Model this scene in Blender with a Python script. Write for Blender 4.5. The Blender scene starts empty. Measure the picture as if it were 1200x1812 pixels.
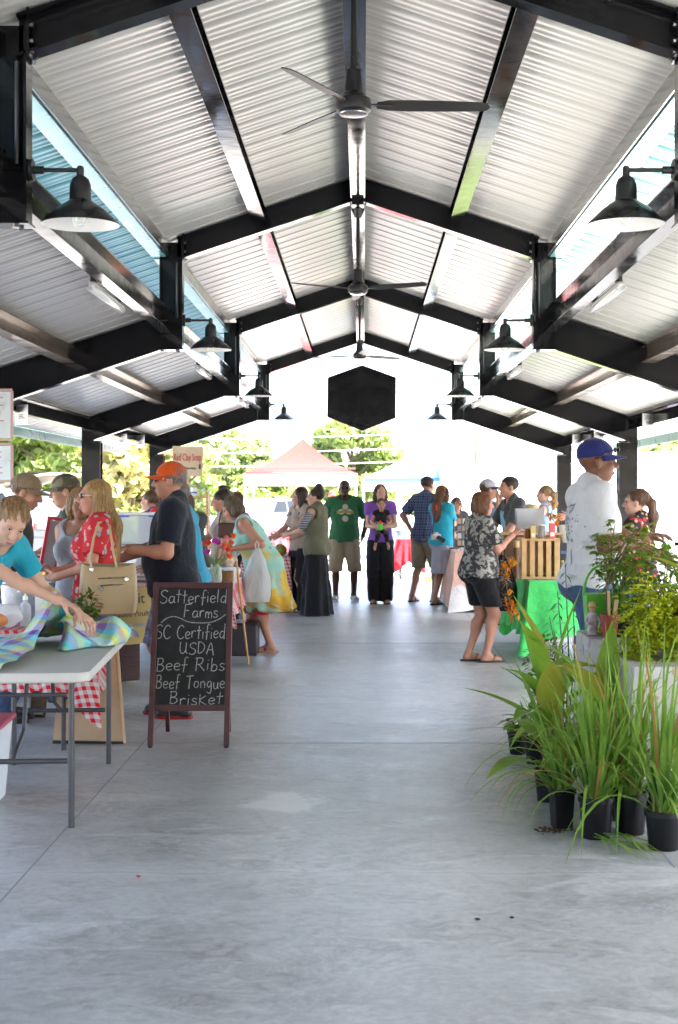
import bpy, math, random
import numpy as np
from mathutils import Vector, Matrix
from mathutils.bvhtree import BVHTree
R = math.radians
random.seed(11); np.random.seed(11)
S = bpy.context.scene
COL = S.collection

# ---------------- camera, world, sun, exposure ----------------
EYE = 1.55
cd = bpy.data.cameras.new('camera'); cam = bpy.data.objects.new('camera', cd); COL.objects.link(cam)
cam.location = (0, 0, EYE); cam.rotation_euler = (R(90), 0, 0)
cd.sensor_fit = 'VERTICAL'; cd.sensor_height = 36; cd.sensor_width = 24
cd.lens = 2500/1812*36
cd.shift_x = -43/1812; cd.shift_y = -28/1812
cd.clip_start = .1; cd.clip_end = 2000
cd.dof.use_dof = True; cd.dof.focus_distance = 10.0; cd.dof.aperture_fstop = 5.6
S.camera = cam
SUN_EL, SUN_ROT = R(58), R(125)
w = bpy.data.worlds.new('World'); S.world = w; w.use_nodes = True
wn = w.node_tree
sky = wn.nodes.new('ShaderNodeTexSky'); sky.sky_type = 'NISHITA'; sky.sun_disc = False
sky.sun_elevation = SUN_EL; sky.sun_rotation = SUN_ROT; sky.dust_density = 4.0; sky.air_density = .9; sky.ozone_density = .9
bg = wn.nodes['Background']; bg.inputs['Strength'].default_value = .15
wn.links.new(sky.outputs[0], bg.inputs[0])
sl = bpy.data.lights.new('sun', 'SUN'); sl.energy = 4.6; sl.angle = R(.5); sl.color = (1, .95, .86)
sun = bpy.data.objects.new('sun', sl); COL.objects.link(sun)
sd = Vector((math.sin(SUN_ROT)*math.cos(SUN_EL), math.cos(SUN_ROT)*math.cos(SUN_EL), math.sin(SUN_EL)))
sun.rotation_euler = sd.to_track_quat('Z', 'Y').to_euler(); sun.location = (30, -20, 60)
S.view_settings.view_transform = 'Standard'; S.view_settings.look = 'None'
S.view_settings.exposure = 3.6; S.view_settings.gamma = 1
S.cycles.use_denoising = True
S.cycles.max_bounces = 12; S.cycles.diffuse_bounces = 6; S.cycles.transparent_max_bounces = 12
S.cycles.caustics_reflective = False; S.cycles.caustics_refractive = False; S.cycles.sample_clamp_indirect = 8

VX, VY, F = 643., 878., 2500.
def D(y): return F*EYE/(y-VY)                      # depth of a floor point seen at row y
def X(px, d): return (px-VX)*d/F
def Z(py, d): return EYE-(py-VY)*d/F
def W(px, py, d): return Vector((X(px, d), d, Z(py, d)))

# ---------------- material helpers ----------------
class NT:
    def __init__(s, name):
        s.m = bpy.data.materials.new(name); s.m.use_nodes = True; s.t = s.m.node_tree; s.t.nodes.clear()
        s.out = s.t.nodes.new('ShaderNodeOutputMaterial'); s.b = s.n('BsdfPrincipled'); s.t.links.new(s.b.outputs[0], s.out.inputs[0])
    def n(s, typ, **kw):
        nd = s.t.nodes.new('ShaderNode'+typ)
        for k, v in kw.items(): setattr(nd, k, v)
        return nd
    def set(s, nd, **kw):
        for k, v in kw.items():
            k = k.replace('_', ' ')
            i = nd.inputs[k]
            if hasattr(v, 'is_output'): s.t.links.new(v, i)
            else:
                if isinstance(v, (tuple, list)) and len(v) == 3 and len(i.default_value) == 4: v = (*v, 1)
                i.default_value = v
        return nd
    def lnk(s, a, b): s.t.links.new(a, b)
    def co(s, which='Object', scale=(1, 1, 1), rot=(0, 0, 0), loc=(0, 0, 0)):
        c = s.n('TexCoord').outputs[which]; mp = s.n('Mapping'); s.lnk(c, mp.inputs[0])
        mp.inputs['Scale'].default_value = scale; mp.inputs['Rotation'].default_value = rot; mp.inputs['Location'].default_value = loc
        return mp.outputs[0]
    def noise(s, v, scale, detail=4, rough=.55, dist=0):
        nd = s.n('TexNoise'); s.lnk(v, nd.inputs['Vector'])
        s.set(nd, Scale=scale, Detail=detail, Roughness=rough, Distortion=dist); return nd.outputs['Fac']
    def vor(s, v, scale, feature='F1', out='Distance', rnd=1):
        nd = s.n('TexVoronoi', feature=feature); s.lnk(v, nd.inputs['Vector']); s.set(nd, Scale=scale, Randomness=rnd); return nd.outputs[out]
    def ramp(s, fac, stops, interp='LINEAR'):
        nd = s.n('ValToRGB'); s.lnk(fac, nd.inputs[0]); e = nd.color_ramp.elements; nd.color_ramp.interpolation = interp
        while len(e) < len(stops): e.new(.5)
        for x, (p, c) in zip(e, stops):
            x.position = p; x.color = (*c, 1) if isinstance(c, (tuple, list)) else (c, c, c, 1)
        return nd.outputs[0]
    def mix(s, fac, a, b, mode='MIX'):
        nd = s.n('Mix', data_type='RGBA', blend_type=mode)
        for i, v in ((0, fac), (6, a), (7, b)):
            if hasattr(v, 'is_output'): s.lnk(v, nd.inputs[i])
            else: nd.inputs[i].default_value = (*v, 1) if isinstance(v, (tuple, list)) else v
        return nd.outputs[2]
    def math(s, op, a, b=0., c=None):
        nd = s.n('Math', operation=op)
        for i, v in enumerate((a, b) if c is None else (a, b, c)):
            if hasattr(v, 'is_output'): s.lnk(v, nd.inputs[i])
            else: nd.inputs[i].default_value = v
        return nd.outputs[0]
    def xyz(s, v):
        nd = s.n('SeparateXYZ'); s.lnk(v, nd.inputs[0]); return nd.outputs
    def bump(s, h, strength=.3, dist=.01):
        nd = s.n('Bump'); s.lnk(h, nd.inputs['Height']); s.set(nd, Strength=strength, Distance=dist)
        s.lnk(nd.outputs[0], s.b.inputs['Normal'])
    def done(s, color=None, rough=.6, metal=0., spec=.5, **kw):
        for k, v in (('Base Color', color), ('Roughness', rough), ('Metallic', metal), ('Specular IOR Level', spec)):
            if v is None: continue
            i = s.b.inputs[k]
            if hasattr(v, 'is_output'): s.lnk(v, i)
            else: i.default_value = (*v, 1) if isinstance(v, (tuple, list)) else v
        for k, v in kw.items(): s.b.inputs[k.replace('_', ' ')].default_value = v
        return s.m
CACHE = {}
def M(name, col=(.5, .5, .5), rough=.6, metal=0., var=.12, vs=6., bump=0., bs=60., spec=.5, **kw):
    if name in CACHE: return CACHE[name]
    k = NT(name); v = k.co()
    f = k.noise(v, vs, 5)
    c = k.mix(k.ramp(f, [(.3, 0.), (.7, 1.)]), tuple(x*(1-var) for x in col), tuple(min(1, x*(1+var)) for x in col))
    if bump: k.bump(k.noise(v, bs, 4), bump, .01)
    CACHE[name] = k.done(c, k.ramp(f, [(.25, max(0, rough-.06)), (.75, min(1, rough+.06))]), metal, spec, **kw)
    return CACHE[name]
def fabric(name, col, var=.12, weave=True, rough=.85):
    if name in CACHE: return CACHE[name]
    k = NT(name); v = k.co()
    c = k.mix(k.noise(v, 9, 4), tuple(x*(1-var) for x in col), tuple(min(1, x*(1+var)) for x in col))
    h = k.math('ADD', k.math('MULTIPLY', k.noise(v, 14, 3, .5, .6), 1.), k.math('MULTIPLY', k.noise(v, 320, 1), .06))
    k.bump(h, .7, .02)
    CACHE[name] = k.done(c, rough, 0, .25, Sheen_Weight=.15); return CACHE[name]
def glass(name, col=(.95, .98, .97), rough=.02, alpha=.18):
    if name in CACHE: return CACHE[name]
    k = NT(name); tr = k.n('BsdfTransparent'); mx = k.n('MixShader'); lw = k.n('LayerWeight'); lw.inputs[0].default_value = .25
    k.set(tr, Color=col); k.lnk(tr.outputs[0], mx.inputs[1]); k.lnk(k.b.outputs[0], mx.inputs[2])
    k.lnk(k.math('ADD', k.math('MULTIPLY', lw.outputs['Facing'], .6), alpha), mx.inputs[0]); k.lnk(mx.outputs[0], k.out.inputs[0])
    CACHE[name] = k.done(col, rough, 0, .7); return CACHE[name]

# ---------------- mesh helpers ----------------
def link(ob, parent=None):
    COL.objects.link(ob)
    if parent is not None: ob.parent = parent
    return ob
def tag(o, label=None, cat=None, group=None, kind=None):
    if label: o['label'] = label
    if cat: o['category'] = cat
    if group: o['group'] = group
    if kind: o['kind'] = kind
    return o
def root(name, loc, label, cat, group=None, rz=0):
    o = bpy.data.objects.new(name, None); COL.objects.link(o); o.empty_display_size = .1
    o.location = loc; o.rotation_euler = (0, 0, rz); return tag(o, label, cat, group)
def fast_mesh(name, v, q):
    me = bpy.data.meshes.new(name); v = np.asarray(v, np.float32); q = np.asarray(q, np.int32)
    n = q.shape[1]
    me.vertices.add(len(v)); me.vertices.foreach_set('co', v.ravel())
    me.loops.add(q.size); me.loops.foreach_set('vertex_index', q.ravel())
    me.polygons.add(len(q)); me.polygons.foreach_set('loop_start', np.arange(0, q.size, n, dtype=np.int32))
    me.polygons.foreach_set('loop_total', np.full(len(q), n, np.int32))
    me.update(calc_edges=True); return me
class MB:
    def __init__(s): s.v = []; s.f = []
    def add(s, vs, fs):
        o = len(s.v); s.v += [Vector(a) for a in vs]; s.f += [tuple(i+o for i in f) for f in fs]; return s
    def box(s, c, sz, rot=None):
        hx, hy, hz = sz[0]/2, sz[1]/2, sz[2]/2
        m = rot if rot is not None else Matrix.Identity(3); c = Vector(c)
        vs = [c+m@Vector((x*hx, y*hy, z*hz)) for x in (-1, 1) for y in (-1, 1) for z in (-1, 1)]
        return s.add(vs, [(0, 1, 3, 2), (4, 6, 7, 5), (0, 4, 5, 1), (2, 3, 7, 6), (0, 2, 6, 4), (1, 5, 7, 3)])
    def loft(s, rings, cap=True, closed=True):
        n = len(rings[0]); vs = [p for r in rings for p in r]; fs = []
        for i in range(len(rings)-1):
            for j in range(n if closed else n-1):
                k = (j+1) % n; fs.append((i*n+j, i*n+k, (i+1)*n+k, (i+1)*n+j))
        if cap and closed: fs.append(tuple(range(n-1, -1, -1))); fs.append(tuple((len(rings)-1)*n+j for j in range(n)))
        return s.add(vs, fs)
    def tube(s, pts, r, n=8, cap=True):
        pts = [Vector(p) for p in pts]; rs = r if isinstance(r, (list, tuple)) else [r]*len(pts); rings = []; u = None
        for i, p in enumerate(pts):
            t = (pts[min(i+1, len(pts)-1)]-pts[max(i-1, 0)]).normalized()
            if u is None:
                u = t.orthogonal().normalized()
            u = (u-t*u.dot(t)).normalized(); w_ = t.cross(u)
            rings.append([p+(u*math.cos(2*math.pi*j/n)+w_*math.sin(2*math.pi*j/n))*rs[i] for j in range(n)])
        return s.loft(rings, cap)
    def bar(s, a, b, wd, ht, up=(0, 0, 1)):
        a, b = Vector(a), Vector(b); t = (b-a).normalized(); up = Vector(up); sd_ = t.cross(up).normalized(); up = sd_.cross(t)
        return s.loft([[p+sd_*x*wd/2+up*y*ht/2 for x, y in ((-1, -1), (1, -1), (1, 1), (-1, 1))] for p in (a, b)])
    def lathe(s, prof, c=(0, 0, 0), n=24, cap=True, sx=1, sy=1):
        c = Vector(c)
        return s.loft([[c+Vector((r*math.cos(2*math.pi*j/n)*sx, r*math.sin(2*math.pi*j/n)*sy, z)) for j in range(n)] for r, z in prof], cap)
    def ell(s, c, r, n=12, rot=None):
        c = Vector(c); m = rot if rot is not None else Matrix.Identity(3); rings = []
        for i in range(n//2+1):
            a = math.pi*(i/(n//2)); a = min(max(a, .06), math.pi-.06)
            rings.append([c+m@Vector((r[0]*math.sin(a)*math.cos(2*math.pi*j/n), r[1]*math.sin(a)*math.sin(2*math.pi*j/n), -r[2]*math.cos(a))) for j in range(n)])
        return s.loft(rings)
    def prism(s, pts, a, b):      # outline pts (2D) mapped by a(p) and b(p)
        return s.loft([[a(p) for p in pts], [b(p) for p in pts]])
    def build(s, name, m, parent=None, world=False, smooth=True, bevel=0, label=None, sharp=.7):
        off = Vector(parent.matrix_basis.translation) if (world and parent is not None) else Vector((0, 0, 0))
        me = bpy.data.meshes.new(name); me.from_pydata([tuple(p-off) for p in s.v], [], s.f); me.update()
        if smooth: me.shade_smooth(); me.set_sharp_from_angle(angle=sharp)
        if m: me.materials.append(m)
        o = bpy.data.objects.new(name, me); link(o, parent)
        if bevel:
            b = o.modifiers.new('b', 'BEVEL'); b.width = bevel; b.segments = 2; b.limit_method = 'ANGLE'; b.angle_limit = .6
        if label: o['label'] = label
        return o
def rotz(a): return Matrix.Rotation(a, 3, 'Z')
def rotx(a): return Matrix.Rotation(a, 3, 'X')
def roty(a): return Matrix.Rotation(a, 3, 'Y')
def copy_tree(o, parent=None):
    c = o.copy(); COL.objects.link(c)
    if parent is not None: c.parent = parent
    for ch in list(o.children): copy_tree(ch, c)
    return c
def text(s_, size, m, parent, mat4, name='lettering', extrude=.001, align='CENTER', sx=1.):
    cu = bpy.data.curves.new(name, 'FONT'); cu.body = s_; cu.size = size; cu.extrude = extrude; cu.align_x = align; cu.align_y = 'CENTER'; cu.resolution_u = 3
    t = bpy.data.objects.new(name, cu); COL.objects.link(t)
    dg = bpy.context.evaluated_depsgraph_get(); me = bpy.data.meshes.new_from_object(t.evaluated_get(dg))
    bpy.data.objects.remove(t); bpy.data.curves.remove(cu)
    me.transform(mat4 @ Matrix.Diagonal((sx, 1, 1, 1)))
    me.materials.clear(); me.materials.append(m); o = bpy.data.objects.new(name, me); return link(o, parent)
def frame(o, xdir, ydir):       # 4x4 with local x and y axes at o
    x = Vector(xdir).normalized(); y = Vector(ydir).normalized(); z = x.cross(y)
    m = Matrix((x, y, z)).transposed().to_4x4(); m.translation = Vector(o); return m

# ---------------- structure: ground ----------------
k = NT('concrete_floor'); v = k.co()
big = k.noise(v, .55, 6, .6, .8); mid = k.noise(k.co(scale=(.9, 1.2, 1)), 1.5, 9, .7, 1.2); fine = k.noise(v, 26, 6, .7)
arcs = k.noise(v, 2.6, 9, .72, 3.2)
streak = k.noise(k.co(scale=(.7, 1.5, 1)), 1.3, 8, .7, 1.8)
c = k.mix(k.ramp(big, [(.3, 0.), (.7, 1.)]), (.25, .244, .23), (.45, .44, .42))
trw = k.noise(k.co(scale=(1, 1.3, 1)), 6.5, 9, .74, 1.4)
c = k.mix(k.math('MULTIPLY', k.ramp(trw, [(.4, 1.), (.49, 0.)]), .75), c, (.105, .1, .092)); c = k.mix(k.math('MULTIPLY', k.ramp(trw, [(.53, 0.), (.61, 1.)]), .6), c, (.58, .565, .54))
c = k.mix(k.ramp(mid, [(.38, 0.), (.62, 1.)]), c, (.47, .472, .468)); c = k.mix(.3, c, k.mix(k.ramp(big, [(.3, 0.), (.7, 1.)]), (.29, .295, .295), (.42, .425, .425)))
c = k.mix(k.math('MULTIPLY', k.math('MULTIPLY', k.ramp(arcs, [(.47, 0.), (.55, 1.), (.64, 0.)]), k.ramp(k.noise(v, .8, 3), [(.42, 0.), (.6, 1.)])), .42), c, (.15, .148, .144))
c = k.mix(k.math('MULTIPLY', k.ramp(streak, [(.56, 0.), (.64, 1.)]), .6), c, (.56, .56, .55))
c = k.mix(k.math('MULTIPLY', k.ramp(k.noise(v, 1.1, 7, .7, 1.2), [(.62, 0.), (.66, 1.)]), .35), c, (.38, .33, .27))
c = k.mix(k.math('MULTIPLY', k.ramp(fine, [(.4, 0.), (.7, 1.)]), .4), c, (.2, .198, .195))
fx = k.xyz(v); seam = k.math('ABSOLUTE', k.math('SUBTRACT', k.math('ADD', fx[1], k.math('MULTIPLY', k.noise(v, 1.8, 5), .22)), 5.92))
c = k.mix(k.math('MULTIPLY', k.ramp(seam, [(.0, 1.), (.05, .4), (.22, 0.)]), .4), c, (.56, .56, .55)); c = k.mix(k.math('MULTIPLY', k.ramp(k.math('ADD', seam, k.math('MULTIPLY', k.noise(v, 5, 4), .02)), [(.012, 1.), (.018, 0.)]), .45), c, (.16, .16, .155))
crack = k.vor(k.co(scale=(1, 1, 1)), .55, 'DISTANCE_TO_EDGE'); c = k.mix(k.math('MULTIPLY', k.ramp(k.math('ADD', crack, k.math('MULTIPLY', k.noise(v, 7, 5), .05)), [(.022, 1.), (.027, 0.)]), .3), c, (.18, .18, .17))
spk = k.vor(v, 70); c = k.mix(k.math('MULTIPLY', k.ramp(spk, [(.05, 1.), (.09, 0.)]), k.ramp(k.noise(v, 3, 3), [(.5, 0.), (.7, .8)])), c, (.12, .12, .115))
# spilled pale patch in the middle of the aisle
pv = k.xyz(k.co(loc=(.42, -7.15, 0))); dx = k.math('MULTIPLY', pv[0], 2.2); dy = k.math('MULTIPLY', pv[1], 1.5)
dd = k.math('ADD', k.math('SQRT', k.math('ADD', k.math('MULTIPLY', dx, dx), k.math('MULTIPLY', dy, dy))), k.math('MULTIPLY', k.math('SUBTRACT', mid, .5), 1.6))
c = k.mix(k.math('MULTIPLY', k.ramp(dd, [(.3, 1.), (.5, 0.)]), .75), c, (.62, .62, .6))
k.bump(k.math('ADD', k.math('MULTIPLY', fine, .4), k.math('ADD', mid, trw)), .2, .01)
rg = k.ramp(k.math('ADD', k.math('MULTIPLY', mid, .6), k.math('MULTIPLY', streak, .4)), [(.35, .3), (.65, .46)])
m_floor = k.done(c, rg, 0, .5)
k = NT('parking_lot'); v = k.co()
m_lot = k.done(k.mix(k.noise(v, .4, 6), (.2, .193, .18), (.28, .27, .25)), .9)
k = NT('lawn'); v = k.co(); m_lawn = k.done(k.mix(k.noise(v, 3, 8), (.05, .09, .02), (.13, .17, .05)), .9); 
CX = -.05; YF, YB = -19., 25.75
b = MB(); b.box((CX, (YF+YB)/2, -.1), (8.7, YB-YF, .2)); tag(b.build('floor', m_floor, bevel=.01), kind='structure')
b = MB(); b.box((0, 180, -.3), (900, 900, .3)); tag(b.build('ground', m_lot), kind='structure')
b = MB(); b.box((-.15, 37.9, -.106), (2.6, 24.2, .18)); tag(b.build('path', M('path_concrete', (.5, .48, .45), .8)), kind='structure')
m_damper = M('bounce_damper', (.075, .075, .075), .9, bump=.4, bs=80)
b = MB(); b.box((9.8, 10, -.13), (10.6, 62, .12)); tag(b.build('bounce_damper_strip', m_damper), kind='structure')  # unseen dark ground strip, added to cut light bounced onto the right overhang
jm = M('joint', (.27, .27, .26), .9)
for a_, b_ in (((-1.42, YF), (-1.36, YB)), ((1.3, 5.9), (1.4, YB)), ((-4.3, 8.87), (4.3, 8.87)), ((-4.3, 14.9), (4.3, 14.9))):
    b = MB(); b.bar((*a_, .0008), (*b_, .0008), .007, .0012); tag(b.build('floor_joint', jm), kind='structure')

# ---------------- pavilion ----------------
k = NT('black_steel'); v = k.co()
k.bump(k.noise(v, 5, 3), .05, .02)
m_steel = k.done(k.mix(k.noise(v, 3, 6), (.004, .004, .005), (.01, .01, .011)), k.ramp(k.noise(v, 7, 5), [(.3, .06), (.7, .14)]), 0, .22)
def deck_mat(name, ca, cb, metal=.12):
    k = NT(name); v = k.co()
    f = k.noise(k.co(scale=(.35, 6, 1)), 1.3, 6, .6)
    k.bump(k.noise(k.co(scale=(.2, 2, 1)), 1.2, 2), .04, .02)
    return k.done(k.mix(k.ramp(f, [(.3, 0.), (.7, 1.)]), ca, cb), k.ramp(k.noise(v, 1.5, 4), [(.3, .3), (.7, .34)]), metal, .5)
m_deck = deck_mat('galvanised_deck', (.57, .565, .535), (.62, .615, .585))
m_teal = deck_mat('teal_roofing', (.07, .2, .195), (.11, .27, .26), .05)
m_tealflat = M('teal_trim', (.075, .23, .23), .3, .05)
m_soffit = deck_mat('pale_soffit', (.7, .67, .55), (.78, .75, .64), .1)
m_flash = M('flashing', (.12, .15, .12), .22, .3)
pav = root('market_pavilion', (CX, 13, 0), 'open black steel market pavilion with ribbed metal roof, raised clerestory and concrete floor', 'pavilion')
FR = [-17., -11., -5., 1.01, 7.02, 13.02, 19.02, 25.02]
def isec(w_, t, tw, h): # I profile in (y, z) with top at 0
    return [(-w_/2, -h), (w_/2, -h), (w_/2, -h+t), (tw/2, -h+t), (tw/2, -t), (w_/2, -t), (w_/2, 0), (-w_/2, 0), (-w_/2, -t), (-tw/2, -t), (-tw/2, -h+t), (-w_/2, -h+t)]
def ibeam(y, x0, z0, x1, z1, h, w_=.13):
    P = isec(w_, .014, .01, h); b = MB()
    return b.loft([[Vector((x0, y+a, z0+c)) for a, c in P], [Vector((x1, y+a, z1+c)) for a, c in P]])
def longbeam(x, z, y0, y1, h, w_, name, m=None):
    P = isec(w_, .012, .01, h); b = MB()
    b.loft([[Vector((x+a, y, z+c)) for a, c in P] for y in (y0, y1)])
    return b.build(name, m or m_steel, pav, True, bevel=0)
ZR = 4.48; SL = 1/3.
def zdeck(ax): return ZR-ax*SL                    # main rafter top
def zside(ax): return 3.22-(ax-1.8)*SL             # side rafter top
m_bolt = M('bolt_steel', (.12, .12, .125), .35, .8)
for y in FR:
    for sg in (-1, 1):
        ibeam(y, CX+sg*.006, zdeck(.006), CX+sg*1.66, zdeck(1.66), .21).build('rafter', m_steel, pav, True)
        # inner post, I section standing
        b = MB(); P = [(-.105, -.065), (-.091, -.065), (-.091, -.005), (.091, -.005), (.091, -.065), (.105, -.065), (.105, .065), (.091, .065), (.091, .005), (-.091, .005), (-.091, .065), (-.105, .065)]
        xc = CX+sg*1.715
        b.loft([[Vector((xc+p, y+q, z)) for p, q in P] for z in (2.905, zdeck(1.72)-.02)])
        b.box((xc, y, 2.899), (.235, .15, .012))
        b.box((xc, y, 3.17), (.178, .11, .012))
        b.build('post', m_steel, pav, True)
        ibeam(y, CX+sg*1.825, zside(1.825), CX+sg*3.74, zside(3.74), .325).build('side_rafter', m_steel, pav, True)
        # outer column
        b = MB(); xo = CX+sg*3.6
        P = [(-.125, -.09), (.125, -.09), (.125, -.078), (.006, -.078), (.006, .078), (.125, .078), (.125, .09), (-.125, .09), (-.125, .078), (-.006, .078), (-.006, -.078), (-.125, -.078)]
        b.loft([[Vector((xo+p, y+q, z)) for p, q in P] for z in (.02, zside(3.6)-.345)])
        b.box((xo, y, .012), (.34, .3, .024)); b.box((xo, y, zside(3.6)-.335), (.27, .2, .014))
        for dx_ in (-.14, .14):
            for dy_ in (-.12, .12): b.lathe([(.014, 0), (.014, .03)], (xo+dx_, y+dy_, .024), 6)
        b.build('column', m_steel, pav, True)
        for dz_, dx_ in ((0, 0),):
            b = MB(); b.box((CX+sg*1.84, y, zside(1.84)-.17), (.012, .12, .3)); b.build('stiffener_plate', m_steel, pav, True); b = MB(); b.box((CX+sg*3.42, y, zside(3.42)-.165), (.012, .12, .28)); b.build('stiffener_plate', m_steel, pav, True)
        if y > 0:
            b = MB(); b.box((CX+sg*1.6, y, zdeck(1.6)-.11), (.014, .15, .24)); b.build('end_plate', m_steel, pav, True)
            for by in (-.05, .05):
                for bz_ in (-.07, -.15, -.2): b = MB(); b.tube([(CX+sg*1.592, y+by, zdeck(1.6)+bz_), (CX+sg*1.578, y+by, zdeck(1.6)+bz_)], .013, 6); b.build('bolt', m_bolt, pav, True)
                b = MB(); b.lathe([(.013, 0), (.013, .014)], (CX+sg*1.66, y+by, 2.879), 6); b.build('bolt', m_bolt, pav, True)
            b = MB(); b.tube([(CX+sg*1.66, y-.045, 3.19), (CX+sg*1.66, y-.045, zdeck(1.66)-.23)], .012, 8); b.build('conduit', M('conduit', (.05, .05, .052), .4, .5), pav, True)
    if y > 0:
        b = MB(); b.box((CX, y, ZR-.14), (.11, .15, .24)); b.build('ridge_plate', m_steel, pav, True)
def deck(x0, z0, x1, z1, y0, y1, m, name, pitch=.305):
    prof = []; y = y0; dz = (x1-x0)
    while y < y1-.01:
        for o, h in ((0, 0), (.006, .004), (.014, .012), (.02, .014), (.036, .014), (.042, .012), (.05, .004), (.056, 0), (.12, 0), (.13, .003), (.15, .0035), (.17, .003), (.18, 0), (.21, 0), (.22, .003), (.24, .0035), (.26, .003), (.27, 0)):
            if y+o < y1: prof.append((y+o, h))
        y += pitch
    prof.append((y1, 0)); b = MB()
    b.loft([[Vector((xx, p, zz+h)) for p, h in prof] for xx, zz in ((x0, z0), ((x0+x1)/2, (z0+z1)/2), (x1, z1))], cap=False, closed=False)
    o = b.build(name, m, pav, True, smooth=True); return o
for i in range(len(FR)-1):
    y0, y1 = FR[i], FR[i+1]
    if i == len(FR)-2: y1 += .3
    e0, e1 = FR[i]+.07, FR[i+1]-.07
    longbeam(CX, ZR-.012, FR[i]+.08, FR[i+1]-.08, .2, .13, 'ridge_beam')
    for sg in (-1, 1):
        deck(CX+sg*.002, zdeck(0)+.008, CX+sg*1.79, zdeck(1.79)+.008, y0, y1, m_deck, 'roof_panel')
        deck(CX+sg*1.792, zdeck(1.792)+.008, CX+sg*2.25, zdeck(2.25)+.008, y0, y1, m_teal, 'overhang_panel')
        longbeam(CX+sg*.9, zdeck(.9)-.012, e0, e1, .115, .125, 'purlin')
        # eave beam of the raised roof with its teal bottom trim
        b = MB(); b.box((CX+sg*1.765, (e0+e1)/2, zdeck(1.76)-.075), (.05, e1-e0, .12)); b.build('eave_beam', M('grey_steel', (.12, .118, .11), .16, .5), pav, True)
        b = MB(); b.box((CX+sg*1.825, (e0+e1)/2, zdeck(1.765)-.142), (.13, e1-e0, .012)); b.build('eave_trim', m_tealflat, pav, True)
        b = MB(); b.box((CX+sg*2.262, (y0+y1)/2, zdeck(2.25)-.03), (.02, y1-y0, .13)); b.build('fascia', m_tealflat, pav, True)
        # beam that carries the top of the side roof, and the flashing above it
        longbeam(CX+sg*1.75, 3.245, e0, e1, .2, .1, 'side_ridge_beam')
        b = MB(); b.box((CX+sg*1.84, (e0+e1)/2, 3.3), (.012, e1-e0, .1)); b.build('flashing', m_flash, pav, True)
        deck(CX+sg*1.81, zside(1.81)+.012, CX+sg*3.75, zside(3.75)+.012, y0, y1, m_deck, 'side_roof_panel')
        deck(CX+sg*3.752, zside(3.752)+.012, CX+sg*4.25, zside(4.25)+.012, y0, y1, m_soffit, 'side_overhang_panel')
        longbeam(CX+sg*2.66, zside(2.66)-.012, e0, e1, .15, .13, 'side_purlin', M('galvanised_purlin', (.3, .24, .19), .2, .7))
        longbeam(CX+sg*3.6, zside(3.6)-.02, FR[i]+.1, FR[i+1]-.1, .175, .1, 'side_eave_beam')
        b = MB(); b.box((CX+sg*4.262, (y0+y1)/2, zside(4.25)-.035), (.02, y1-y0, .14)); b.build('side_fascia', m_tealflat, pav, True)
# ---------------- lamps, fans and signs hung from the roof ----------------
m_black = M('black_enamel', (.012, .012, .013), .3)
m_white = M('white_enamel', (.82, .81, .79), .45, var=.03)
def barn_light(y, sg, label):
    r = root('barn_light', (CX+sg*1.606, y, 3.17), label, 'wall lamp', 'barn lights along the inner posts', 0 if sg < 0 else math.pi)
    b = MB(); b.tube([(.0, 0, 0), (.018, 0, 0)], .055, 20); b.build('wall_plate', m_black, r)
    b = MB(); b.tube([(.018, 0, 0), (.07, 0, 0)], .02, 12); b.tube([(.06, 0, 0), (.25, 0, 0)], .011, 12); b.lathe([(.019, -.03), (.019, .012), (.012, .02)], (.25, 0, 0), 16); b.build('arm', m_black, r)
    b = MB(); b.lathe([(.02, -.028), (.042, -.045), (.052, -.075), (.054, -.15), (.06, -.155), (.12, -.195), (.19, -.262), (.193, -.272)], (.25, 0, 0), 40, cap=False); b.build('shade', m_black, r)
    b = MB(); b.lathe([(.05, -.152), (.058, -.16), (.118, -.2), (.187, -.266), (.192, -.272)], (.25, 0, 0), 40, cap=False); b.build('shade_lining', m_white, r)
    b = MB(); b.lathe([(.04, -.16), (.042, -.22), (.036, -.265), (.02, -.282), (.002, -.286)], (.25, 0, 0), 20); j = b.build('glass_jar', glass('jar_glass'), r)
    b = MB(); b.lathe([(.012, -.17), (.014, -.2), (.026, -.235), (.022, -.258), (.004, -.266)], (.25, 0, 0), 16); b.build('bulb', m_white, j)
for i, (y, nm) in enumerate(((7.02, 'nearest the camera'), (13.02, 'second from the camera'), (19.02, 'third from the camera'), (25.02, 'at the far open end'))):
    for sg, sd_ in ((-1, 'left'), (1, 'right')):
        barn_light(y, sg, 'black barn lamp with white lining on the %s posts, %s' % (sd_, nm))
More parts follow.
